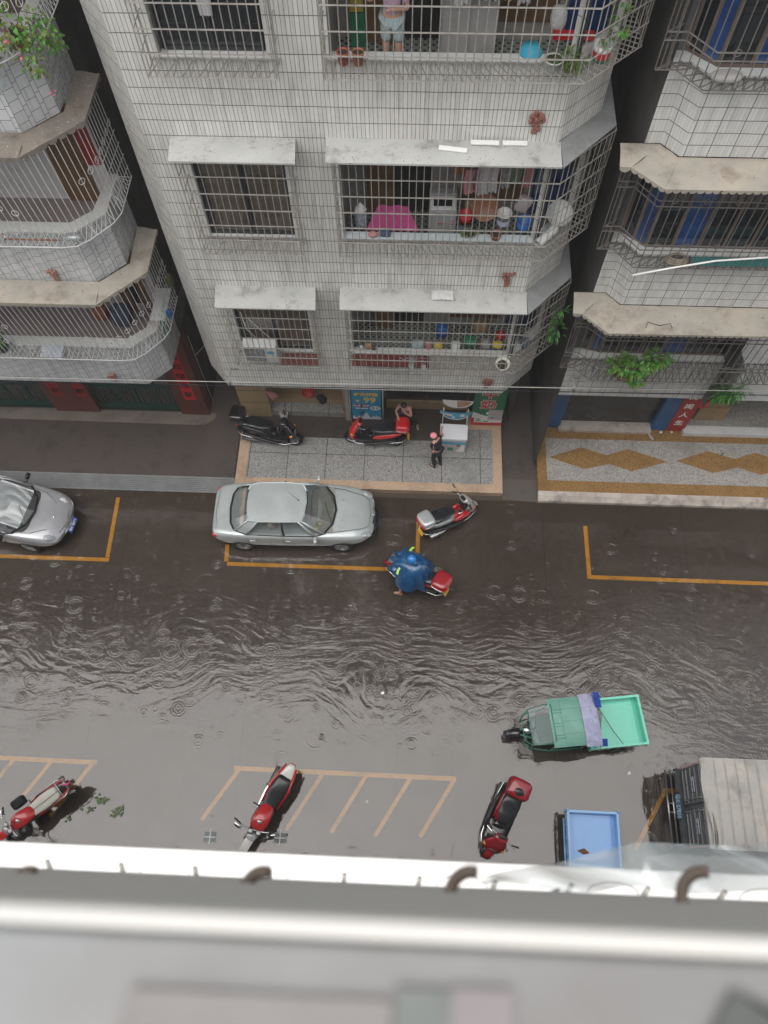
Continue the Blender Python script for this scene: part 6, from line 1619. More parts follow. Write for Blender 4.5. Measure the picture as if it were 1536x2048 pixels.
def cloth(label, x, y, ztop, wd, ln, m, group, fold=6, tapered=0.0, name='garment', cat='clothing'):
    q = MB(); ph = random.uniform(0, 6)
    q.grid(lambda u, v: (x + (u - .5) * wd * (1 + tapered * v) + .01 * math.sin(v * 7 + ph), y + .018 * math.sin(u * fold * 3.1 + ph) * (.4 + v), ztop - ln * v - .02 * math.sin(u * 5 + ph) * v), 18, 10)
    q.tube([(x, y, ztop - .01), (x, y, ztop + .05), (x + .02, y, ztop + .07)], .004, 4)
    return tag(q.build(name, M[m]), label, cat, group)

# --- third level (top of the frame) balcony of the middle building
s2 = sills(2); f2 = BF[2]
for x, m, lab in ((-1.12, 'terra_r', 'dark red clay pot on the top balcony sill, leftmost of two'), (-.90, 'terra', 'tan clay pot on the top balcony sill, right of the red one')):
    potted(lab, (x, 10.68, s2 + .012), .085, .20, m, group='clay pots on the top sill')
q = MB(); q.bx(-1.10, -.90, 11.9, 12.05, f2 + .55, f2 + 1.15); tag(q.build('carton', M['yellow_box']), 'yellow carton standing in the left corner of the top balcony', 'carton')
q = MB(); q.bx(-1.10, -.88, 11.88, 12.06, f2 + .01, f2 + .54); tag(q.build('carton', M['green_box']), 'green and white carton under the yellow one on the top balcony', 'carton')
wm = thing('cabinet', 'grey fabric cupboard with a worn panel on the top balcony', 'cabinet', (.72, 11.75, f2))
q = MB(); q.bx(-.42, .42, -.2, .2, 0, 1.35); q.build('body', M['plaster'], wm)
q = MB(); q.bx(-.42, -.40, -.215, -.201, .2, 1.30).bx(.0, .02, -.215, -.201, .1, 1.30); q.build('seam', M['grey_pl'], wm)
for k, (x, wd, ln, m, lab) in enumerate(((.55, .20, .75, 'towel_w', 'white shirt hanging at the left end of the top balcony line'), (.82, .30, .70, 'cloth_lt', 'pale striped towel hanging on the top balcony line'), (1.02, .22, .72, 'towel_w', 'long off white cloth hanging beside the mustard towel'), (1.22, .24, .66, 'towel_y', 'mustard yellow towel hanging on the top balcony'), (1.62, .16, .62, 'towel_p', 'violet cloth hanging near the middle of the top balcony'), (1.90, .26, .34, 'towel_w', 'cream cloth hanging above the wash items on the top balcony'))):
    cloth(lab, x, 11.25 + .05 * (k % 3), s2 + 1.28, wd, ln, m, 'laundry on the top balcony')
q = MB(); q.tube([(-1.2, 11.28, s2 + 1.35), (2.3, 11.28, s2 + 1.33)], .012, 6); tag(q.build('clothes_rail', M['chrome']), 'clothes rail across the top balcony', 'rail')
lathe_thing('wash_basin', 'cyan basin leaning upside down on the top balcony sill', 'basin', (1.62, 11.0, s2 + .02), [(.001, .11), (.12, .10), (.17, 0), (.175, 0), (.165, .012)], 'blue_basin', 24)
pt = potted('white round planter of fine grass on the top balcony sill', (1.92, 10.66, s2 + .012), .13, .15, 'white_pl', name='potted_plant', cat='plant')
foliage(pt, [((0, 0, .17), (.12, .12, .04), 1)], 160, .06, .008, ['leaf_dry', 'leaf_d'])
pt = potted('sprawling spiky aloe on the top balcony sill', (2.15, 10.62, s2 + .012), .10, .10, 'pot_brown', name='potted_plant', cat='plant')
foliage(pt, [((.02, 0, .16), (.17, .13, .10), 1)], 190, .15, .018, ['leaf_dry', 'leaf_d', 'leaf_y'], droop=.2)
pt = thing('potted_plant', 'leafy papaya seedling in a red and white paint pail at the top balcony corner', 'plant', (2.62, 10.86, s2 + .02))
q = MB(); q.lathe([(.001, 0), (.11, 0), (.115, .05)], n=22, mi=0); q.lathe([(.115, .05), (.13, .16)], n=22, mi=1); q.lathe([(.13, .16), (.14, .24), (.13, .24), (.001, .21)], n=22, mi=2)
q.build('pot', [M['green_box'], M['sign_red'], M['white_pl']], pt)
stems(pt, [[(0, 0, .2), (.03, -.02, .45), (.08, -.03, .68)], [(0, 0, .3), (.08, -.04, .42), (.16, -.06, .46)]], .008)
foliage(pt, [((.10, -.05, .70), (.12, .10, .08), 1), ((.14, -.06, .48), (.10, .09, .06), .8), ((.02, 0, .35), (.09, .08, .07), .5)], 9, .12, .045, ['leaf', 'leaf_y'], palm=5)
q = MB(); rbox(q, (2.0, 11.4, s2 + .28), (.24, .22, .34), e=.7); tag(q.build('laundry_sack', M['towel_w']), 'white stuffed bag behind the grass planter on the top balcony', 'bag')
q = MB(); q.bx(1.95, 2.55, 11.22, 11.34, s2 + .05, s2 + .14); tag(q.build('crate', M['red_pl'], bevel=.01), 'red plastic tray on the top balcony behind the aloe', 'tray')

# --- second level balcony
s1 = sills(1); f1 = BF[1]
w1 = thing('washing_machine', 'grey top loading washing machine on the middle balcony', 'washing machine', (.52, 11.48, f1))
q = MB(); q.bx(-.26, .26, -.26, .26, 0, .86); q.build('body', M['grey_pl'], w1, bevel=.02)
q = MB(); q.bx(-.245, .245, -.24, .10, .862, .885); q.build('lid', M['white_pl'], w1, bevel=.01)
q = MB(); q.bx(-.18, .18, -.16, .04, .886, .892); q.build('lid_window', M['win_dark'], w1)
q = MB(); q.bx(-.26, .26, .11, .26, .862, .93); q.build('control_panel', M['grey_pl'], w1, bevel=.01)
q = MB(); q.box((-.02, -.262, .55), (.16, .004, .02)); q.box((.18, -.262, .62), (.10, .004, .015)); q.box((.18, -.262, .55), (.10, .004, .015)); q.build('label_strip', M['redband'], w1)
q = MB(); q.grid(lambda u, v: (-.42 + (u - .5) * (1.0 - .45 * v), 10.99 + .22 * v, s1 + .03 + .40 * v + .015 * math.sin(u * 12) * v), 16, 8); tag(q.build('plastic_cover', M['pink_basin']), 'magenta plastic cover spread on the middle balcony beside the washing machine', 'cover')
q = MB(); rbox(q, (-1.02, 11.2, s1 + .12), (.24, .20, .50), e=.6); sk_ = q.build('sack', M['sack']); tag(sk_, 'blue printed sack standing in the left corner of the middle balcony', 'sack')
q = MB(); q.lathe([(.001, .17), (.10, .02), (.13, 0)], (-1.02, 11.12, s1 + .42), 5); tag(q.build('sun_hat', M['towel_w']), 'pale cloth bundle on top of the blue printed sack', 'bundle')
q = MB(); rbox(q, (-.78, 10.86, s1 + .06), (.20, .14, .12), e=1.1); tag(q.build('rag', M['towel_pk']), 'crumpled pink patterned rag on the middle balcony sill', 'rag')
for k, (x, wd, ln, m, lab) in enumerate(((.98, .26, .52, 'towel_pk', 'rose shirt hanging above the washing machine'), (1.18, .20, .60, 'towel_w', 'pale striped shirt on the middle balcony line'), (1.36, .20, .62, 'towel_w', 'off white trousers on the middle balcony line'), (1.02, .14, .42, 'towel_bl', 'slate blue garment on the middle balcony line'), (1.98, .14, .42, 'towel_pk', 'pink cloth hung near the chequered bag'), (1.60, .16, .50, 'cloth_grey', 'grey socks bundle hung over the basins'))):
    cloth(lab, x, 11.15 + .07 * (k % 3), s1 + 1.32, wd, ln, m, 'laundry on the middle balcony')
q = MB(); q.tube([(-1.2, 11.2, s1 + 1.4), (2.5, 11.2, s1 + 1.38)], .012, 6); tag(q.build('clothes_rail', M['chrome']), 'clothes rail across the middle balcony', 'rail')
lathe_thing('wash_basin', 'large orange brown basin standing on edge on the middle balcony', 'basin', (1.30, 11.38, s1 + .30), [(.001, .0), (.20, .0), (.25, .10), (.26, .10), (.25, .11), (.22, .03), (.001, .015)], 'orange_pl', 26, Matrix.Rotation(R(62), 4, 'X'))
lathe_thing('bucket', 'red bucket beside the washing machine', 'bucket', (.96, 11.3, s1 - .02), [(.001, 0), (.10, 0), (.13, .22), (.12, .22), (.09, .02), (.001, .02)], 'red_pl', 20)
b_ = thing('bucket', 'white paint pail with blue label on the middle balcony', 'bucket', (1.66, 11.18, s1 + .05))
q = MB(); q.lathe([(.001, 0), (.12, 0), (.135, .28), (.145, .28), (.145, .30), (.125, .30), (.11, .03), (.001, .03)], n=24); q.build('pail', M['white_pl'], b_)
q = MB(); q.lathe([(.1245, .06), (.132, .18)], n=24); q.build('label_band', M['cloth_lav'], b_)
b2 = lathe_thing('bucket', 'blue bucket under the chequered bag on the middle balcony', 'bucket', (2.05, 11.15, s1 - .06), [(.001, 0), (.12, 0), (.15, .26), (.14, .26), (.11, .03), (.001, .03)], 'blue_bucket', 24)
q = MB(); rbox(q, (2.0, 11.35, s1 + .40), (.26, .14, .34), e=.4, rot=Matrix.Rotation(R(25), 4, 'Y')); tag(q.build('carrier_bag', M['picture']), 'printed carrier bag leaning over the blue bucket', 'bag')
q = MB(); c_ = Vector((2.66, 11.12, s1 + .42)); q.cyl(c_, c_ + Vector((-.004, -.012, .009)), .235, n=36); tag(q.build('round_board', M['white_pl']), 'large round white board leaning in the middle balcony corner', 'board')
q = MB(); a_ = Vector((2.28, 10.66, s1 + .10)); b3 = Vector((2.62, 11.0, s1 + .16)); q.tube([a_, b3], .085, 20, caps=False); q.tube([a_, b3], .075, 20, caps=False); q.lathe([(.075, 0), (.088, 0), (.088, .01), (.075, .01)], a_, 20, rot=(b3 - a_).to_track_quat('Z', 'Y').to_matrix().to_4x4(), closed=True); tag(q.build('drain_pipe', M['white_pl']), 'short white plastic pipe lying at the middle balcony corner', 'pipe')
potted('brown clay pot on the middle balcony sill', (1.52, 10.88, s1 - .04), .10, .16, 'terra', group=None)
pt = potted('low yellow green herb tray on the middle balcony sill', (1.02, 10.95, s1 - .02), .11, .08, 'grey_pl', name='potted_plant', cat='plant')
foliage(pt, [((0, 0, .10), (.16, .08, .05), 1)], 110, .07, .03, ['leaf_y', 'leaf_dry'])

# --- first level balcony and window
s0 = sills(0); f0 = BF[0]
q = MB(); q.bx(-1.33, -.05, 10.42, 10.74, s0 + .03, s0 + .045).bx(.10, .42, 10.42, 10.74, s0 + .028, s0 + .043); tag(q.build('shelf_board', mat('maroon board', (.12, .025, .02), .6, dirt=(.2, .17, .14))), 'maroon boards lying on the floor of the lowest balcony grille', 'board')
q = MB()
for k in range(14):
    a = Vector((.05 + random.uniform(-.35, .35), 10.5 + random.uniform(-.05, .15), s0 + .07)); q.tube([a, a + Vector((random.uniform(-.25, .25), random.uniform(-.1, .1), random.uniform(.0, .05)))], .003, 4)
tag(q.build('wire_hangers', M['cloth_lav']), 'tangle of wire clothes hangers on the maroon boards', 'hangers')
for x in (.02, .30): cloth('white rag dangling from the hangers below the lowest balcony, %s one' % ('left' if x < .1 else 'right'), x, 10.36, s0 + .22, .11, .34, 'towel_w', 'rags on the lowest grille', tapered=-.2)
for k, (x, wd, ln, m, lab) in enumerate(((-1.12, .26, .55, 'cloth_grey', 'grey patterned shirt at the left end of the lowest balcony line'), (-.95, .20, .6, 'towel_bl', 'dark blue trousers on the lowest balcony line'), (.40, .20, .45, 'redband', 'dark red shirt on the lowest balcony line'), (1.30, .18, .5, 'towel_pk', 'pink trousers on the lowest balcony line'), (1.62, .28, .36, 'towel_w', 'pale vest on the lowest balcony line'), (1.9, .2, .5, 'towel_bl', 'navy shirt at the right end of the lowest balcony line'))):
    cloth(lab, x, 11.3 + .06 * (k % 3), s0 + 1.45, wd, ln, m, 'laundry on the lowest balcony')
q = MB(); q.tube([(-1.2, 11.33, s0 + 1.5), (2.5, 11.33, s0 + 1.5)], .012, 6); tag(q.build('clothes_rail', M['chrome']), 'clothes rail across the lowest balcony', 'rail')
for lab, x, y, z, sz, m in (('small carton of odds and ends on the lowest sill, left end', -.98, 10.92, .12, (.16, .14, .16), 'cardboard'), ('white cup beside the carton on the lowest sill', -1.14, 10.9, .08, (.08, .08, .13), 'white_pl'), ('dark figurine on the lowest sill', -.86, 10.9, .08, (.09, .09, .13), 'pot_brown'),
                            ('yellow packet on the lowest balcony sill', .62, 11.0, .10, (.22, .14, .18), 'yellow_box'), ('pale floral bag on the lowest balcony sill', .16, 11.02, .10, (.30, .18, .20), 'cloth_lt'), ('pink bag beside the floral bag', .40, 11.0, .10, (.16, .14, .24), 'towel_pk'), ('blue plastic stool on the lowest balcony', .72, 11.6, -.10, (.32, .30, .36), 'blue_bucket'), ('yellow noodle packet near the lowest right corner', 1.98, 11.05, .12, (.26, .18, .14), 'yellow_box'), ('red cloth bundle beside the noodle packet', 2.05, 11.3, .14, (.22, .2, .18), 'red_pl'), ('white bundle at the lowest balcony corner', 2.3, 11.15, .16, (.22, .22, .24), 'towel_w'), ('navy plastic bag at the lowest balcony corner', 2.62, 11.1, .12, (.2, .22, .3), 'towel_bl')):
    q = MB(); rbox(q, (x, y, s0 + z), sz, e=.6, nu=14, nv=8); tag(q.build('household_item', M[m]), lab, 'household item')
pt = thing('wash_basin', 'cream enamel basin with dark inside lying on the lowest grille corner', 'basin', (2.08, 10.52, s0 + .05))
q = MB(); q.lathe([(.001, 0), (.09, 0), (.16, .12), (.17, .12), (.165, .13), (.10, .02)], n=26, rot=Matrix.Rotation(R(14), 4, 'X')); q.build('basin', M['seat_wht'], pt)
q = MB(); q.lathe([(.001, .05), (.115, .055)], n=20, rot=Matrix.Rotation(R(14), 4, 'X')); q.build('water_inside', M['soil'], pt)
ac = thing('air_conditioner', 'white air conditioner outdoor unit inside the lowest left window grille', 'air conditioner', (-3.40, 10.60, s0 + .03))
q = MB(); q.bx(-.38, .38, -.14, .14, 0, .52); q.build('casing', M['white_pl'], ac, bevel=.015)
q = MB()
for k in range(11): q.tube([(-.33, -.146, .06 + .038 * k), (.12, -.146, .06 + .038 * k)], .007, 4)
for k in range(1, 7): q.tube([(-.10 + .034 * k * math.cos(t), -.150, .25 + .034 * k * math.sin(t)) for t in [2 * math.pi * j / 20 for j in range(20)]], .004, 4, closed=True)
q.build('fan_guard', M['grey_pl'], ac)
q = MB(); q.bx(-.34, .12, -.143, -.141, .04, .47); q.build('fan_recess', M['black_pl'], ac)
q = MB(); q.ell((.25, -.142, .36), (.085, .004, .05)); q.build('brand_oval', M['poster_sky'], ac)
q = MB(); q.tube([(-3.45, 10.7, s0 + .55), (-3.65, 10.72, s0 + .9), (-3.72, 10.85, s0 + 1.3)], .012, 6); q.tube([(-3.1, 10.7, s0 + .5), (-3.3, 10.72, s0 + .8), (-3.60, 10.85, s0 + 1.1)], .010, 6); tag(q.build('coolant_hose', M['towel_w']), 'pale hose looping above the air conditioner unit', 'hose')
q = MB(); q.bx(-2.95, -2.10, 10.40, 10.72, s0 + .025, s0 + .04); tag(q.build('shelf_board', mat('dull red board', (.14, .05, .04), .6)), 'dull red board on the lowest left window grille beside the air conditioner', 'board')
# trailing leafy plant on the side of the lowest balcony
pt = potted('glossy leafy plant hanging out of the lowest balcony side grille above the alley', (3.05, 11.1, s0 + .25), .10, .16, 'pot_brown', name='potted_plant', cat='plant')
stems(pt, [[(0, 0, .15), (.1, -.1, .5), (.16, -.12, .95)], [(0, 0, .15), (.12, -.15, .4), (.14, -.25, .6)]], .01)
foliage(pt, [((.14, -.10, 1.05), (.12, .14, .30), 1), ((.12, -.20, .60), (.16, .14, .28), 1.2)], 34, .17, .055, ['leaf', 'leaf_d'], droop=.5)

# --- more laundry and kitchen clutter, each told apart by colour and place
M['towel_g'] = mat('sage cloth', (0.22, 0.30, 0.20), 0.9); M['towel_o'] = mat('rust cloth', (0.40, 0.16, 0.06), 0.9); M['towel_s'] = mat('striped cloth', (0.5, 0.48, 0.46), 0.9, vs=22, col2=(0.16, 0.17, 0.22))
for x, y, wd, ln, m, lab in ((.95, 11.5, .22, .80, 'towel_bl', 'long slate cloth behind the mustard towel on the top balcony'), (1.42, 11.1, .18, .60, 'towel_s', 'striped towel between the mustard towel and violet cloth, top balcony'), (2.15, 11.2, .22, .5, 'towel_g', 'sage green cloth at the right end of the top balcony line'), (.30, 11.6, .24, .55, 'towel_s', 'striped shirt at the left end of the top balcony line')):
    cloth(lab, x, y, s2 + 1.25, wd, ln, m, 'laundry on the top balcony')
for x, y, wd, ln, m, lab in ((.78, 11.62, .2, .5, 'towel_o', 'rust coloured cloth left of the rose shirt, middle balcony'), (1.27, 11.5, .2, .55, 'towel_s', 'striped shirt behind the off white trousers, middle balcony'), (1.78, 11.4, .2, .45, 'towel_g', 'sage green shirt near the socks bundle, middle balcony'), (2.2, 11.2, .16, .5, 'towel_bl', 'slate cloth at the right end of the middle balcony line')):
    cloth(lab, x, y, s1 + 1.30, wd, ln, m, 'laundry on the middle balcony')
for x, y, wd, ln, m, lab in ((.0, 11.5, .2, .45, 'towel_s', 'striped shirt on the lowest balcony line'), (.78, 11.3, .22, .42, 'towel_g', 'sage green cloth on the lowest balcony line'), (1.08, 11.45, .2, .5, 'towel_w', 'off white shirt on the lowest balcony line'), (2.2, 11.3, .2, .42, 'towel_o', 'rust coloured cloth at the right of the lowest balcony line')):
    cloth(lab, x, y, s0 + 1.45, wd, ln, m, 'laundry on the lowest balcony')
for lab, x, y, z, sz, m in (('dark trousers heap on the middle balcony sill near the pink rag', -.55, 10.9, .06, (.2, .14, .1), 'towel_bl'), ('brown paper parcel on the middle balcony beside the red bucket', 1.08, 11.6, .02, (.3, .26, .34), 'cardboard'), ('navy bowl stack on the middle balcony floor by the washing machine', .88, 11.05, .0, (.16, .16, .14), 'towel_bl'), ('green bottle crate on the lowest balcony', 1.35, 11.2, .02, (.3, .22, .22), 'green_box'), ('brown parcel on the lowest balcony behind the crate', 1.6, 11.6, .05, (.34, .26, .34), 'cardboard'), ('grey bucket on the lowest balcony right of the crate', 1.72, 11.1, .06, (.2, .2, .22), 'grey_pl'), ('white tub on the lowest balcony left of the crate', 1.02, 11.05, .05, (.22, .18, .16), 'white_pl')):
    q = MB(); rbox(q, (x, y, (s1 if 'middle' in lab else s0) + z), sz, e=.4, nu=14, nv=8); tag(q.build('household_item', M[m]), lab, 'household item')

# --- litter on the awnings
for (px, py, wd, rz, lab) in ((906, 297, .46, -8, 'chipped white plastic strip lying skewed on the middle awning'), (970, 284, .46, -1, 'white plastic strip along the wall edge of the middle awning, left piece'), (1030, 285, .40, 0, 'white plastic strip along the wall edge of the middle awning, right piece')):
    p = gz(px, py, sills(1) + 2.26); q = MB(); q.bx(-wd / 2, wd / 2, -.045, .045, 0, .03); o = q.build('plastic_strip', M['sign_white'], bevel=.006); o.location = (p.x, p.y, sills(1) + 2.232); o.rotation_euler = (0, 0, R(rz)); tag(o, lab, 'strip')
p = gz(885, 592, sills(0) + 2.26); q = MB()
q.grid(lambda u, v: (p.x - .22 + .44 * u, p.y - .10 + .22 * v, sills(0) + 2.25 + .035 * abs(math.sin(u * 17 + v * 9)) * math.sin(3.1 * u) + .02 * abs(math.sin(v * 23))), 18, 12); tag(q.build('crumpled_paper', M['towel_w']), 'crumpled grey paper on the lowest balcony awning', 'paper')
# --- clay ornaments hanging on the walls
for i, (x, z, m, lab) in enumerate(((1.86, 11.55, 'orn', 'dark red ornament on the middle facade above the second awning'), (1.88, 7.98, 'orn', 'dark red ornament on the middle facade above the lowest awning'), (1.87, 4.38, 'orn', 'dark red ornament on the middle facade just above the shop'), (-7.34, 7.80, 'orn2', 'pale clay ornament on the left block above its lower canopy'), (-7.33, 4.20, 'orn2', 'pale clay ornament on the left block above the green shop doors'))):
    q = MB(); s_ = 1.0 if m == 'orn' else .8
    for k in range(16): q.ell((x + random.uniform(-.11, .11) * s_, F - .04 - random.uniform(0, .03), z + random.uniform(-.02, .14) * s_), (.035 * s_, .03, .05 * s_), nu=7, nv=4)
    for k in range(12): q.ell((x + random.uniform(-.055, .055) * s_, F - .04, z - random.uniform(.05, .22) * s_), (.035 * s_, .03, .045 * s_), nu=7, nv=4)
    tag(q.build('wall_ornament', M[m]), lab, 'ornament', 'clay wall ornaments')
# --- overhead cables with bracket
for k, (dz, m, lab) in enumerate(((0, 'wire_w', 'pale overhead cable strung along the facades above the shops'), (-.10, 'wire_d', 'dark overhead cable strung just below the pale one'))):
    q = MB(); q.tube([(x, 10.42 - .04 * k, 4.66 + dz + .00018 * x * x + .016 * x) for x in [-14 + 1.0 * i for i in range(25)]], .011, 5); tag(q.build('cable', M[m]), lab, 'cable')
for x, lab in ((-4.30, 'small cable clamp at the left corner of the middle block'), (3.84, 'small cable clamp at the left corner of the right block')):
    q = MB(); q.tube([(x, 10.8, 4.70 + .016 * x), (x, 10.42, 4.66 + .016 * x)], .014, 6); q.cyl((x, 10.42, 4.56 + .016 * x), (x, 10.42, 4.74 + .016 * x), .03, n=8); q.bx(x + .06, x + .18, 10.79, 10.80, 4.55, 4.63); tag(q.build('cable_clamp', M['grey_pl']), lab, 'clamp')

# --- right building things
pt = thing('potted_plant', 'bushy bright green plant in a brown pot on the right block lower grille', 'plant', (4.80, 10.40, sills(0) + .02))
q = MB(); q.lathe([(.001, 0), (.20, 0), (.30, .16), (.32, .16), (.30, .18), (.001, .15)], n=24); q.build('pot', M['pot_brown'], pt)
stems(pt, [[(0, 0, .1), (-.1, -.1, .4), (-.15, -.2, .7)], [(0, 0, .1), (.2, -.1, .5), (.45, -.2, .85)], [(0, 0, .1), (.05, -.2, .3), (.1, -.3, .4)]], .01)
foliage(pt, [((-.16, -.12, .50), (.26, .18, .28), 1), ((.45, -.15, .75), (.32, .16, .26), 1.3), ((.15, -.18, .52), (.34, .18, .22), 1.1), ((.26, -.22, .10), (.20, .12, .16), .6)], 44, .16, .065, ['leaf', 'leaf', 'leaf_y'], palm=4)
pt = thing('potted_plant', 'fern like plant in a ledge box in the dark gap at the right', 'plant', (7.45, 10.65, 4.25))
q = MB(); q.bx(-.22, .30, -.15, .15, -.12, .05); q.build('pot', M['leaf_d'], pt)
foliage(pt, [((.05, -.05, .22), (.34, .16, .26), 1), ((.25, -.05, .35), (.22, .14, .20), .6)], 130, .26, .022, ['leaf_d', 'leaf'], droop=.4)
q = MB(); q.tube([(3.98, 10.0, sills(1) + .07), (4.6, 10.06, sills(1) + .20), (5.4, 10.15, sills(1) + .32), (7.6, 10.24, sills(1) + .50)], .018, 8); tag(q.build('plastic_pipe', M['sign_white']), 'long white plastic pipe poking out of the right block grille', 'pipe')
q = MB()
for k in range(3): q.tube([(4.82 + (.20 - .03 * k) * math.cos(t), 10.40 + (.12 - .02 * k) * math.sin(t), sills(1) + .06 + .035 * k) for t in [2 * math.pi * j / 24 for j in range(24)]], .026, 6, closed=True)
tag(q.build('hose_coil', mat('tan coil', (.26, .22, .17), .7)), 'coiled tan hose on the right block middle grille', 'hose')
q = MB(); q.bx(5.1, 8.2, 10.30, 10.50, sills(1) + .03, sills(1) + .045); tag(q.build('sheet_board', mat('teal board', (.05, .20, .19), .5)), 'teal board lying on the right block middle grille', 'board')
q = MB(); rbox(q, (4.35, 10.42, sills(2) + .10), (.45, .22, .14), e=.8); tag(q.build('rolled_mat', M['plaster']), 'grey rolled mat on the right block top grille', 'mat')
q = MB(); q.tube([(4.62, 9.93, sills(0) + 2.24), (4.66, 10.05, sills(0) + 2.27), (4.9, 9.99, sills(0) + 2.25), (5.1, 10.03, sills(0) + 2.27), (5.14, 9.93, sills(0) + 2.24)], .007, 5); tag(q.build('loose_wire', M['wire_d']), 'loop of dark wire on the right block lower canopy', 'wire')
# red chinese character band on the pillar
for ch, z, sz in (('尚', 1.98, .26), ('闻', 1.52, .26), ('人', 1.08, .26), ('生', .66, .26)):
    t_ = text('band_lettering', ch, sz, M['sign_white'], p_, (7.80, 12.083, z), Matrix.Rotation(R(90), 4, 'X'), .003, .006)
for (px, py, lab) in ((1343, 864, 'white crumpled scrap at the foot of the red banded pillar'), (1322, 864, 'cream scrap beside the white one at the blue pillar foot')):
    p = gz(px, py, .26); q = MB(); rbox(q, (p.x, p.y, .25), (.09, .08, .06), e=1.1, nu=9, nv=6); tag(q.build('litter', M['sign_white']), lab, 'litter')
p = gz(1298, 870, .25); q = MB(); q.tube([(p.x - .05, p.y + .12, .25), (p.x + .10, p.y - .16, .24)], .035, 8); tag(q.build('drain_tile', M['kerb_old']), 'short pinkish pipe stub on the ochre border by the blue pillar', 'pipe')
q = MB(); q.bx(8.35, 9.2, 12.4, 12.75, .36, 1.0); tag(q.build('carton', M['cardboard']), 'brown carton standing inside the right shop entrance', 'carton')
q = MB(); q.bx(8.1, 8.5, 12.38, 12.6, 1.02, 1.3); tag(q.build('carton', M['sign_red']), 'red printed box on top of the brown carton in the right shop', 'carton')

# --- left building things
pt = potted('flowering bougainvillea spilling pink blooms over the top left grille', (-5.95, 10.95, sills(2) + .02), .16, .22, 'terra', name='potted_plant', cat='plant')
stems(pt, [[(0, 0, .2), (.1, -.2, .5), (.3, -.3, .4)], [(0, 0, .2), (-.2, -.2, .6), (-.4, -.3, .7)], [(0, 0, .2), (.25, -.1, .6), (.5, .1, .4)]], .01)
foliage(pt, [((.10, -.30, .45), (.30, .22, .30), 1.3), ((.42, -.10, .30), (.22, .20, .30), 1.3), ((-.30, -.35, .60), (.26, .18, .28), .9), ((.25, -.35, .0), (.20, .12, .20), .6), ((-.4, -.38, .05), (.2, .1, .18), .4), ((.5, .1, .0), (.14, .12, .12), .3)], 105, .085, .062, ['leaf_y', 'leaf', 'leaf_y'], droop=.5)
foliage(pt, [((-.22, -.45, .45), (.05, .05, .05), 1), ((.06, -.42, .40), (.04, .04, .04), .8), ((-.46, -.42, .12), (.08, .06, .06), 1.3), ((.15, -.4, .15), (.05, .04, .04), .4), ((.30, -.25, -.55), (.03, .03, .03), .5)], 16, .05, .045, ['flower'], name='blossom')
q = MB(); q.grid(lambda u, v: (-6.42 + .26 * u + .03 * math.sin(v * 9), 10.36 + .02 * math.sin(u * 14 + v * 7), sills(2) + .50 - .85 * v * (1 - .3 * abs(u - .4))), 12, 14); tag(q.build('plastic_bag', M['film']), 'torn clear plastic bag hanging on the top left grille', 'bag')
q = MB(); q.tube([(-7.75, 10.55, sills(1) + .05), (-6.72, 10.55, sills(1) + .05)], .016, 8); tag(q.build('broom_stick', M['orange_pl']), 'orange stick lying on the left block middle grille', 'stick')
q = MB(); rbox(q, (-6.42, 10.58, sills(1) + .10), (.34, .20, .18), e=1.0); tag(q.build('plastic_bag', M['film']), 'bundled clear plastic bag at the bend of the left middle grille', 'bag')
q = MB(); q.bx(-8.55, -8.05, 10.42, 10.76, sills(0) + .035, sills(0) + .05); tag(q.build('sheet_board', mat('pale blue white board', (.50, .54, .60), .5)), 'pale rectangular board on the floor of the left lower grille', 'board')
q = MB(); q.grid(lambda u, v: (-6.02 + .36 * u, 11.25 + .95 * v, sills(0) + .42 + .02 * math.sin(u * 40)), 24, 4); tag(q.build('corrugated_sheet', M['plaster_w']), 'weathered corrugated sheet covering the left lower balcony corner', 'sheet')
q = MB(); q.tube([(-5.72, 11.7, sills(0) + .55), (-5.74, 11.35, sills(0) + .46), (-5.78, 11.10, sills(0) + .10)], .018, 6); tag(q.build('plastic_pipe', mat('pale green plastic', (.25, .55, .42), .4)), 'pale green pipe hanging over the corrugated sheet', 'pipe')
q = MB(); rbox(q, (-5.62, 11.5, sills(0) + .38), (.14, .16, .22), e=.9); tag(q.build('plastic_bag', M['blue_bucket']), 'blue plastic bag tied beside the corrugated sheet', 'bag')
q = MB(); rbox(q, (-5.60, 12.1, sills(0) + .80), (.20, .22, .36), e=.9); tag(q.build('plastic_bag', M['leaf_dry']), 'olive plastic bag hung at the left lower balcony end', 'bag')
for lab, x, y, z, sz, m in (('blue storage box on the left lower balcony floor', -7.0, 11.9, .28, (.42, .4, .5), 'towel_bl'), ('terracotta round pot on the left lower balcony', -7.55, 12.0, .25, (.34, .34, .34), 'terra')):
    q = MB(); rbox(q, (x, y, sills(0) - .5 + z), sz, e=.35, nu=16, nv=8); tag(q.build('household_item', M[m]), lab, 'household item')
pt = potted('dark green plant in a pot at the far left of the lower left balcony', (-9.45, 10.62, sills(0) + .03), .16, .2, 'green_dr', name='potted_plant', cat='plant')
foliage(pt, [((0, 0, .40), (.18, .12, .18), 1)], 60, .14, .05, ['leaf_d', 'leaf'])
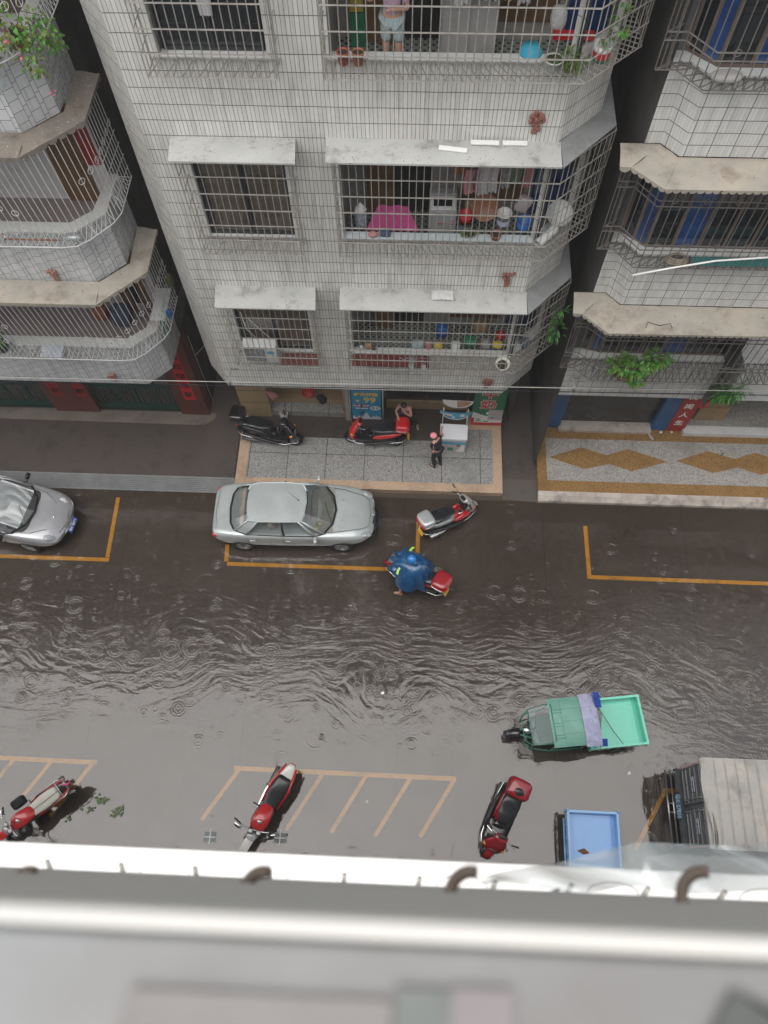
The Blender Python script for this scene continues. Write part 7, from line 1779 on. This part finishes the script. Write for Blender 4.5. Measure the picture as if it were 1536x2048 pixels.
# couplets
for (x, y, z0, z1, wd, m, tx, lab) in ((-6.36, 12.212, .98, 3.70, .33, 'couplet', '天福红增浩氣', 'long red couplet paper with black characters on the left block corner pillar'), (-10.22, 12.212, 1.02, 3.70, .33, 'couplet_old', '福祥天瑞紀', 'faded red couplet paper, left one of the pair on the wide red pillar'), (-9.52, 12.212, .98, 3.70, .33, 'couplet_old', '春財寶金輝', 'faded red couplet paper, right one of the pair on the wide red pillar')):
    cp = MB().bx(x - wd / 2, x + wd / 2, y, y + .006, z0, z1).build('couplet_banner', M[m]); tag(cp, lab, 'banner', 'red couplet banners')
    n = len(tx)
    for i, ch in enumerate(tx):
        z = z1 - .2 - (z1 - z0 - .45) * i / (n - 1); text('lettering', ch, .27, M['ink'], cp, (x, y - .004, z), Matrix.Rotation(R(90), 4, 'X'), .002, .006)
# alley pipes between left and middle blocks
q = MB(); q.tube([(-5.60, 13.6, 3.4), (-5.60, 13.6, .9), (-5.35, 13.5, .7)], .045, 8); q.tube([(-5.35, 13.5, .7), (-5.33, 13.3, .2)], .04, 8); tag(q.build('drain_pipe', M['bar']), 'grey drain pipe bent at its foot in the alley left of the middle block', 'pipe')
q = MB(); q.bx(-5.45, -5.08, 13.8, 14.1, .14, 1.1); tag(q.build('utility_box', M['plaster']), 'grey utility box at the back of the left alley', 'box')
q = MB(); q.tube([(-5.9, 12.6, .15), (-5.86, 12.5, 3.6)], .012, 5); q.tube([(-5.9, 12.6, 2.6), (-5.2, 13.4, 2.9)], .012, 5); tag(q.build('iron_rod', M['bar']), 'thin iron rods across the left alley', 'rod')

# --- shop front: poster stand, milk sign, freezer, basin, bag, pail
ps = thing('poster_stand', 'blue milk poster stand reading 99 between the shop bays', 'poster', (-1.22, 12.02, .2))
q = MB()
for x in (-.47, .47): q.tube([(x, -.01, 0), (x, .06, 2.3)], .014, 6)
q.build('pole', M['sign_white'], ps)
pb_ = MB().bx(-.42, .42, 0, .012, .30, 2.05).build('poster', M['poster_blue'], ps)
q = MB()
pts = [(-.42, .302)]
for i in range(29): x = -.42 + .84 * i / 28; pts.append((x, .44 + .05 * math.sin(i * 1.3) + (.26 if i in (13, 14) else .12 if i in (12, 15) else .16 if i == 23 else 0)))
pts.append((.42, .302)); q.add([(x, -.003, z) for x, z in pts], [tuple(range(len(pts)))]); q.build('milk_splash', M['milk_white'], pb_)
RX = Matrix.Rotation(R(90), 4, 'X')
text('poster_lettering', '¥', .15, M['gold_txt'], pb_, (-.24, -.003, 1.26), RX, .002, .006)
text('poster_lettering', '99', .36, M['gold_txt'], pb_, (.10, -.003, 1.30), RX, .002, .008)
text('poster_lettering', '鲜奶特惠', .17, M['gold_txt'], pb_, (.0, -.003, 1.58), RX, .002, .005)
MB().bx(-.36, .06, -.003, -.001, .97, 1.07).build('price_strip', M['sign_red'], pb_)
text('poster_lettering', '买一送一大优惠', .062, M['sign_white'], pb_, (-.15, -.005, 1.02), RX, .001, .002)
MB().bx(-.32, .04, -.003, -.001, .86, .90).build('price_strip', M['sign_white'], pb_)
q = MB(); q.ell((.25, -.002, .90), (.15, .003, .11)); q.build('print_oval', M['sign_white'], pb_)
text('poster_lettering', '福 品', .09, M['pot_brown'], pb_, (.25, -.006, .91), RX, .001, .003)
MB().bx(-.62 + .02, -.50, -.0, .03, .2, 1.9).build('side_strip', M['plaster'], ps)

ms = thing('shop_sign', 'green and red milk sign board at the right end of the shop front', 'sign', (2.27, 12.1, .2))
MB().bx(-.45, .45, 0, .03, .02, 2.6).build('board', M['green_sign'], ms)
MB().bx(-.45, .45, -.004, -.001, .03, .17).bx(-.45, -.36, -.004, -.0012, .17, .42).build('red_border', M['sign_red'], ms)
q = MB(); q.add([(-.36, -.003, .17), (.45, -.003, .17), (.45, -.003, .45), (.08, -.003, .50), (-.10, -.003, .56), (-.42, -.003, .74), (-.45, -.003, .42), (-.36, -.003, .42)], [tuple(range(8))]); q.build('white_field', M['sign_white'], ms)
MB().bx(.02, .43, -.008, -.005, .33, .86).build('price_notice', M['picture'], ms)
for x, z, ww in ((-.24, .26, .16), (-.02, .24, .14), (-.24, .36, .12), (.15, .45, .10)): MB().bx(x - ww / 2, x + ww / 2, -.010, -.009, z - .025, z + .025).build('print_strip', M['green_box'], ms)
q = MB(); q.ell((.0, -.004, .68), (.05, .002, .07)); q.ell((.07, -.004, .66), (.02, .002, .05)); q.build('print_mark', M['sign_white'], ms)
for ch, z in (('牛', 1.62), ('奶', 1.10)):
    text('sign_outline', ch, .46, M['sign_white'], ms, (-.02, -.005, z), RX, .001, .028)
    text('sign_lettering', ch, .46, M['sign_red'], ms, (-.02, -.010, z), RX, .002, .010)
fz = thing('ice_cream_freezer', 'white lidded ice cream freezer with picture panels and round header boards', 'freezer', (1.29, 11.37, .2), R(-2))
MB().bx(-.37, .37, -.23, .23, .03, .78).build('cabinet', M['freezer'], fz, bevel=.02)
MB().bx(-.39, .39, -.25, .25, .78, .815).build('lid', M['freezer'], fz, bevel=.012)
MB().bx(-.36, .36, -.236, -.232, .08, .70).build('picture_panel', M['picture'], fz)
MB().bx(-.36, .36, -.239, -.2365, .50, .62).build('print_strip', M['poster_sky'], fz)
MB().bx(-.14, .02, -.239, -.2365, .14, .32).build('print_patch', M['green_box'], fz)
q = MB(); q.add([(.08, -.2385, .10), (.34, -.2385, .10), (.34, -.2385, .60), (.24, -.2385, .46), (.20, -.2385, .28)], [tuple(range(5))]); q.build('print_patch', M['sign_white'], fz)
q = MB(); q.ell((.16, -.239, .44), (.06, .002, .06)); q.build('print_patch', M['orange_pl'], fz)
q = MB()
for x in (-.34, .34): q.tube([(x, .22, .80), (x, .26, 1.62)], .014, 6)
q.build('post', M['sign_white'], fz)
def halfdisc(cx, cz, r, y, top=False, rz_=1.0):
    a = [math.pi * k / 20 for k in range(21)]; s_ = 1 if top else -1
    return [(cx + r * math.cos(t), y, cz + s_ * r * rz_ * math.sin(t)) for t in a]
q = MB(); P_ = halfdisc(0, 1.42, .36, .245, rz_=.95); q.add(P_ + [(x, y + .015, z) for x, y, z in P_], [tuple(range(21)), tuple(range(21, 42))] + [(i, i + 1, 22 + i, 21 + i) for i in range(20)]); hd = q.build('round_board', M['poster_sky'], fz)
q = MB(); q.tube(halfdisc(0, 1.42, .36, .24, rz_=.95), .008, 5); q.add([(-.10, .240, 1.18), (-.02, .240, 1.12), (.0, .240, 1.38), (-.12, .240, 1.40), (-.06, .240, 1.34)], [(0, 1, 2, 3, 4)]); q.build('print_mark', M['sign_white'], hd)
q = MB(); q.grid(lambda u, v: (-.44 + .88 * u, .20 - .10 * math.sin(3.14 * u), 1.44 + .16 * v), 16, 2); q.build('header_board', M['poster_sky'], fz)
q = MB(); q.grid(lambda u, v: (-.44 + .34 * u, .195 - .10 * math.sin(3.14 * (u * .39)), 1.46 + (.04 + .06 * u) * v), 8, 2); q.grid(lambda u, v: (.12 + .12 * u, .095 + .01 * u, 1.46 + .12 * v), 4, 2); q.build('print_mark', M['seat_wht'], fz)
q = MB(); P_ = halfdisc(.02, 2.02, .42, .245, rz_=.85); q.add(P_ + [(x, y + .015, z) for x, y, z in P_] , [tuple(range(21)), tuple(range(21, 42))] + [(i, i + 1, 22 + i, 21 + i) for i in range(20)]); ud = q.build('round_board', M['sign_white'], fz)
q = MB(); P_ = [p for p in halfdisc(.02, 2.02, .36, .238, rz_=.85) if p[0] > .0]; q.add(P_ + [(.0, .238, 2.02)], [tuple(range(len(P_) + 1))]); q.build('bread_print', M['bread'], ud)
lathe_thing('wash_basin', 'red plastic basin hung on edge in the left shop bay', 'basin', (-2.98, 12.72, .82), [(.001, 0), (.12, 0), (.17, .09), (.18, .09), (.17, .10), (.13, .02), (.001, .015)], 'red_pl', 24, Matrix.Rotation(R(55), 4, 'X'))
q = MB()
for k in range(7): q.ell((-2.62 + random.uniform(-.1, .1), 12.62 + random.uniform(-.06, .06), .55 + random.uniform(0, .12)), (.12, .10, .11), nu=10, nv=6)
tag(q.build('rubbish_bag', M['black_pl']), 'black rubbish bag beside the red basin in the left shop bay', 'bag')
q = MB(); q.lathe([(.001, 0), (.10, 0), (.13, .24), (.12, .24), (.10, .03), (.001, .03)], (-3.72, 12.18, .2), 20); tag(q.build('bucket', M['white_pl']), 'pale pail standing at the foot of the beige stone pillar', 'bucket')
q = MB(); q.add([(-4.1, 12.16, 1.62), (-3.8, 12.1, 1.64), (-3.72, 12.12, 1.42), (-3.95, 12.14, 1.20)], [(0, 1, 2, 3)]); q.add([(-4.1, 12.17, 1.62), (-3.8, 12.11, 1.64), (-3.72, 12.13, 1.42), (-3.95, 12.15, 1.20)], [(0, 1, 2, 3)]); tag(q.build('hanging_cloth', M['towel_pk']), 'salmon cloth hanging beside the beige pillar under the overhang', 'cloth')

# --- litter and leaves in the street
q = MB()
for (px, py, r_, n_) in ((203, 1600, .15, 26), (178, 1618, .09, 12), (235, 1620, .12, 22), (228, 1630, .07, 9), (134, 1638, .06, 7)):
    c = gz(px, py, .045)
    for k in range(n_):
        p = c + Vector((random.gauss(0, r_ * .6), random.gauss(0, r_ * .35), random.uniform(0, .03))); leaf(q, p, Vector((random.uniform(-1, 1), random.uniform(-1, 1), .1)).normalized(), Vector((0, 0, 1)), .07, .05)
tag(q.build('fallen_leaves', [mat('soggy pale leaf', (.10, .20, .06), .5, vs=9, col2=(.18, .22, .12))]), 'clump of fallen green leaves floating in the water at the lower left', 'leaves')
for i, (px, py, s_, lab) in enumerate(((762, 1389, .08, 'small white scrap floating in the middle of the street'), (731, 1606, .07, 'white scrap inside the yellow bay at the lower middle'), (1255, 1550, .09, 'pale scrap floating between the green tricycle and the truck'))):
    p = gz(px, py, .045); q = MB(); q.add([(p.x, p.y, .04), (p.x + s_, p.y + .02, .045), (p.x + s_ * .8, p.y + s_, .04), (p.x + .01, p.y + s_ * .8, .05)], [(0, 1, 2, 3)]); tag(q.build('litter', M['sign_white']), lab, 'litter')
for (px, py, lab) in ((420, 1674, 'pale square plate with a cross, left one, near the window ledge'), (560, 1676, 'pale square plate with a cross, right one, near the window ledge')):
    p = gz(px, py, .04); q = MB(); q.bx(p.x - .14, p.x + .14, p.y - .11, p.y + .11, .034, .040, 0); q.bx(p.x - .13, p.x + .13, p.y - .012, p.y + .012, .041, .05, 1); q.bx(p.x - .012, p.x + .012, p.y - .16, p.y + .18, .041, .052, 1)
    tag(q.build('ground_plate', [mat('grey green plate', (.16, .20, .20), .4), M['sign_white']]), lab, 'plate', 'crossed ground plates')

# ------------------------------------------------------------------ own window ledge, just under the camera (out of focus)
wl_ = thing('window_ledge', 'blurred white window ledge with grille loops along the bottom of the photo', 'ledge', (0, 0, 0))
def yl(py, z): return gz(768, py, z).y
ZL, ZC, ZR, ZP = 18.25, 18.75, 19.66, 19.78
def rail(name, py0, py1, z, m, bev=.004, zb=None):
    y0, y1 = yl(py0, z), yl(py1, z)
    return MB().bx(-2.6, 2.6, y1, y0, (zb or z - .05), z).build(name, M[m], wl_, bevel=bev)
rail('outer_lip', 1716, 1784, ZL, 'ledge_w', .006)
rail('channel', 1768, 1900, ZC, 'ledge_g', .003, ZC - .03)
rail('inner_rail', 1836, 1888, ZR, 'ledge_c', .005, ZC + .1)
rail('sill_panel', 1890, 2500, ZR + .001, 'ledge_p', .002)
q = MB(); yy = yl(1800, ZC)
q.bx(-2.6, 2.6, yy - .004, yy + .004, ZC, ZC + .012); q.build('channel_rib', M['ledge_c'], wl_)
for k in range(15):
    x = -1.05 + .148 * k; y_ = yl(1766, ZL)
    q = MB()
    if k % 2 == 0: q.tube([(x + .05 * math.cos(t), y_ + .020 * math.sin(t), ZL + .05 + .004 * math.sin(t)) for t in [math.pi * j / 12 for j in range(13)]], .0015, 5)
    q.tube([(x + .06, y_ - .01, ZL + .02), (x + .064, y_ + .012, ZL + .07)], .005, 6)
    o = q.build('grille_hook', M['bar'], wl_)
for px0 in (30, 505, 925, 1395):
    q = MB(); c = gz(px0, 1796, 19.15)
    q.tube([(c.x + .022 * math.cos(t) + .01, c.y + .024 * math.sin(t), 19.15 + .01 * math.cos(t)) for t in [math.pi * (.45 + j / 11) for j in range(9)]], .0065, 8)
    q.build('scroll_bar', M['frame_br'], wl_)
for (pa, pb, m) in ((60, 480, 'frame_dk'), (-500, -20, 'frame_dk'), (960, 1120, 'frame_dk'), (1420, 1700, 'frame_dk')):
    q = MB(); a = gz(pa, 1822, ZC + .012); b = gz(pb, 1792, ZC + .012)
    q.prism([(a.x, a.y - .012), (b.x, a.y - .012), (b.x, b.y + .010), (a.x + (b.x - a.x) * .5, a.y + .012)], ZC + .002, ZC + .012); q.build('dark_wedge', M['ledge_g'] if m == 'x' else mat('dark wedge ' + str(pa), (.055, .058, .065), .5), wl_)  # near-black flat wedges laid on top of the channel
for (pa, pb, m, c) in ((250, 780, 'a', (.15, .14, .135)), (790, 900, 'b', (.10, .11, .105)), (900, 1030, 'c', (.17, .15, .155)), (1380, 1760, 'd', (.05, .055, .05))):
    z = ZR + .004; q = MB(); a = gz(pa, 1975, z); b = gz(pb, 2140, z)
    q.prism([(a.x, b.y), (b.x, b.y), (b.x, a.y - (.03 if m == 'd' else 0)), (a.x + (b.x - a.x) * (.25 if m == 'd' else .02), a.y)], z - .001, z); q.build('panel_patch', mat('sill patch ' + m, c, .5, vs=9), wl_)
q = MB(); a = gz(1120, 1735, ZL + .25); b = gz(1560, 1735, ZL + .25)
q.grid(lambda u, v: (a.x - .15 + (b.x - a.x + .5) * u, yl(1765 - 20 * u, ZL + .2) + (.085 * v * max(0, math.sin(2.6 * min(1, u * 1.15))) + .006 * math.sin(u * 21)), ZL + .10 + .05 * math.sin(v * 3 + u * 9) + .03 * math.sin(u * 31 + v * 4)), 60, 14)
tag(q.build('plastic_sheet', M['film']), 'crumpled translucent plastic film lying over the right part of the window ledge', 'plastic film')

# ------------------------------------------------------------------ thin haze volume added over the street to lift the shadows
s = NT('shadow lift haze')
v_ = s.n('ShaderNodeVolumePrincipled', {'Color': (0.86, 0.87, 0.88, 1), 'Density': 0.0013, 'Anisotropy': 0.0})
s.t.links.new(v_.outputs[0], s.out.inputs['Volume'])
hz = MB().bx(-62, 62, -20, 24, -1.05, 31.5).build('haze', s.m); hz['kind'] = 'stuff'
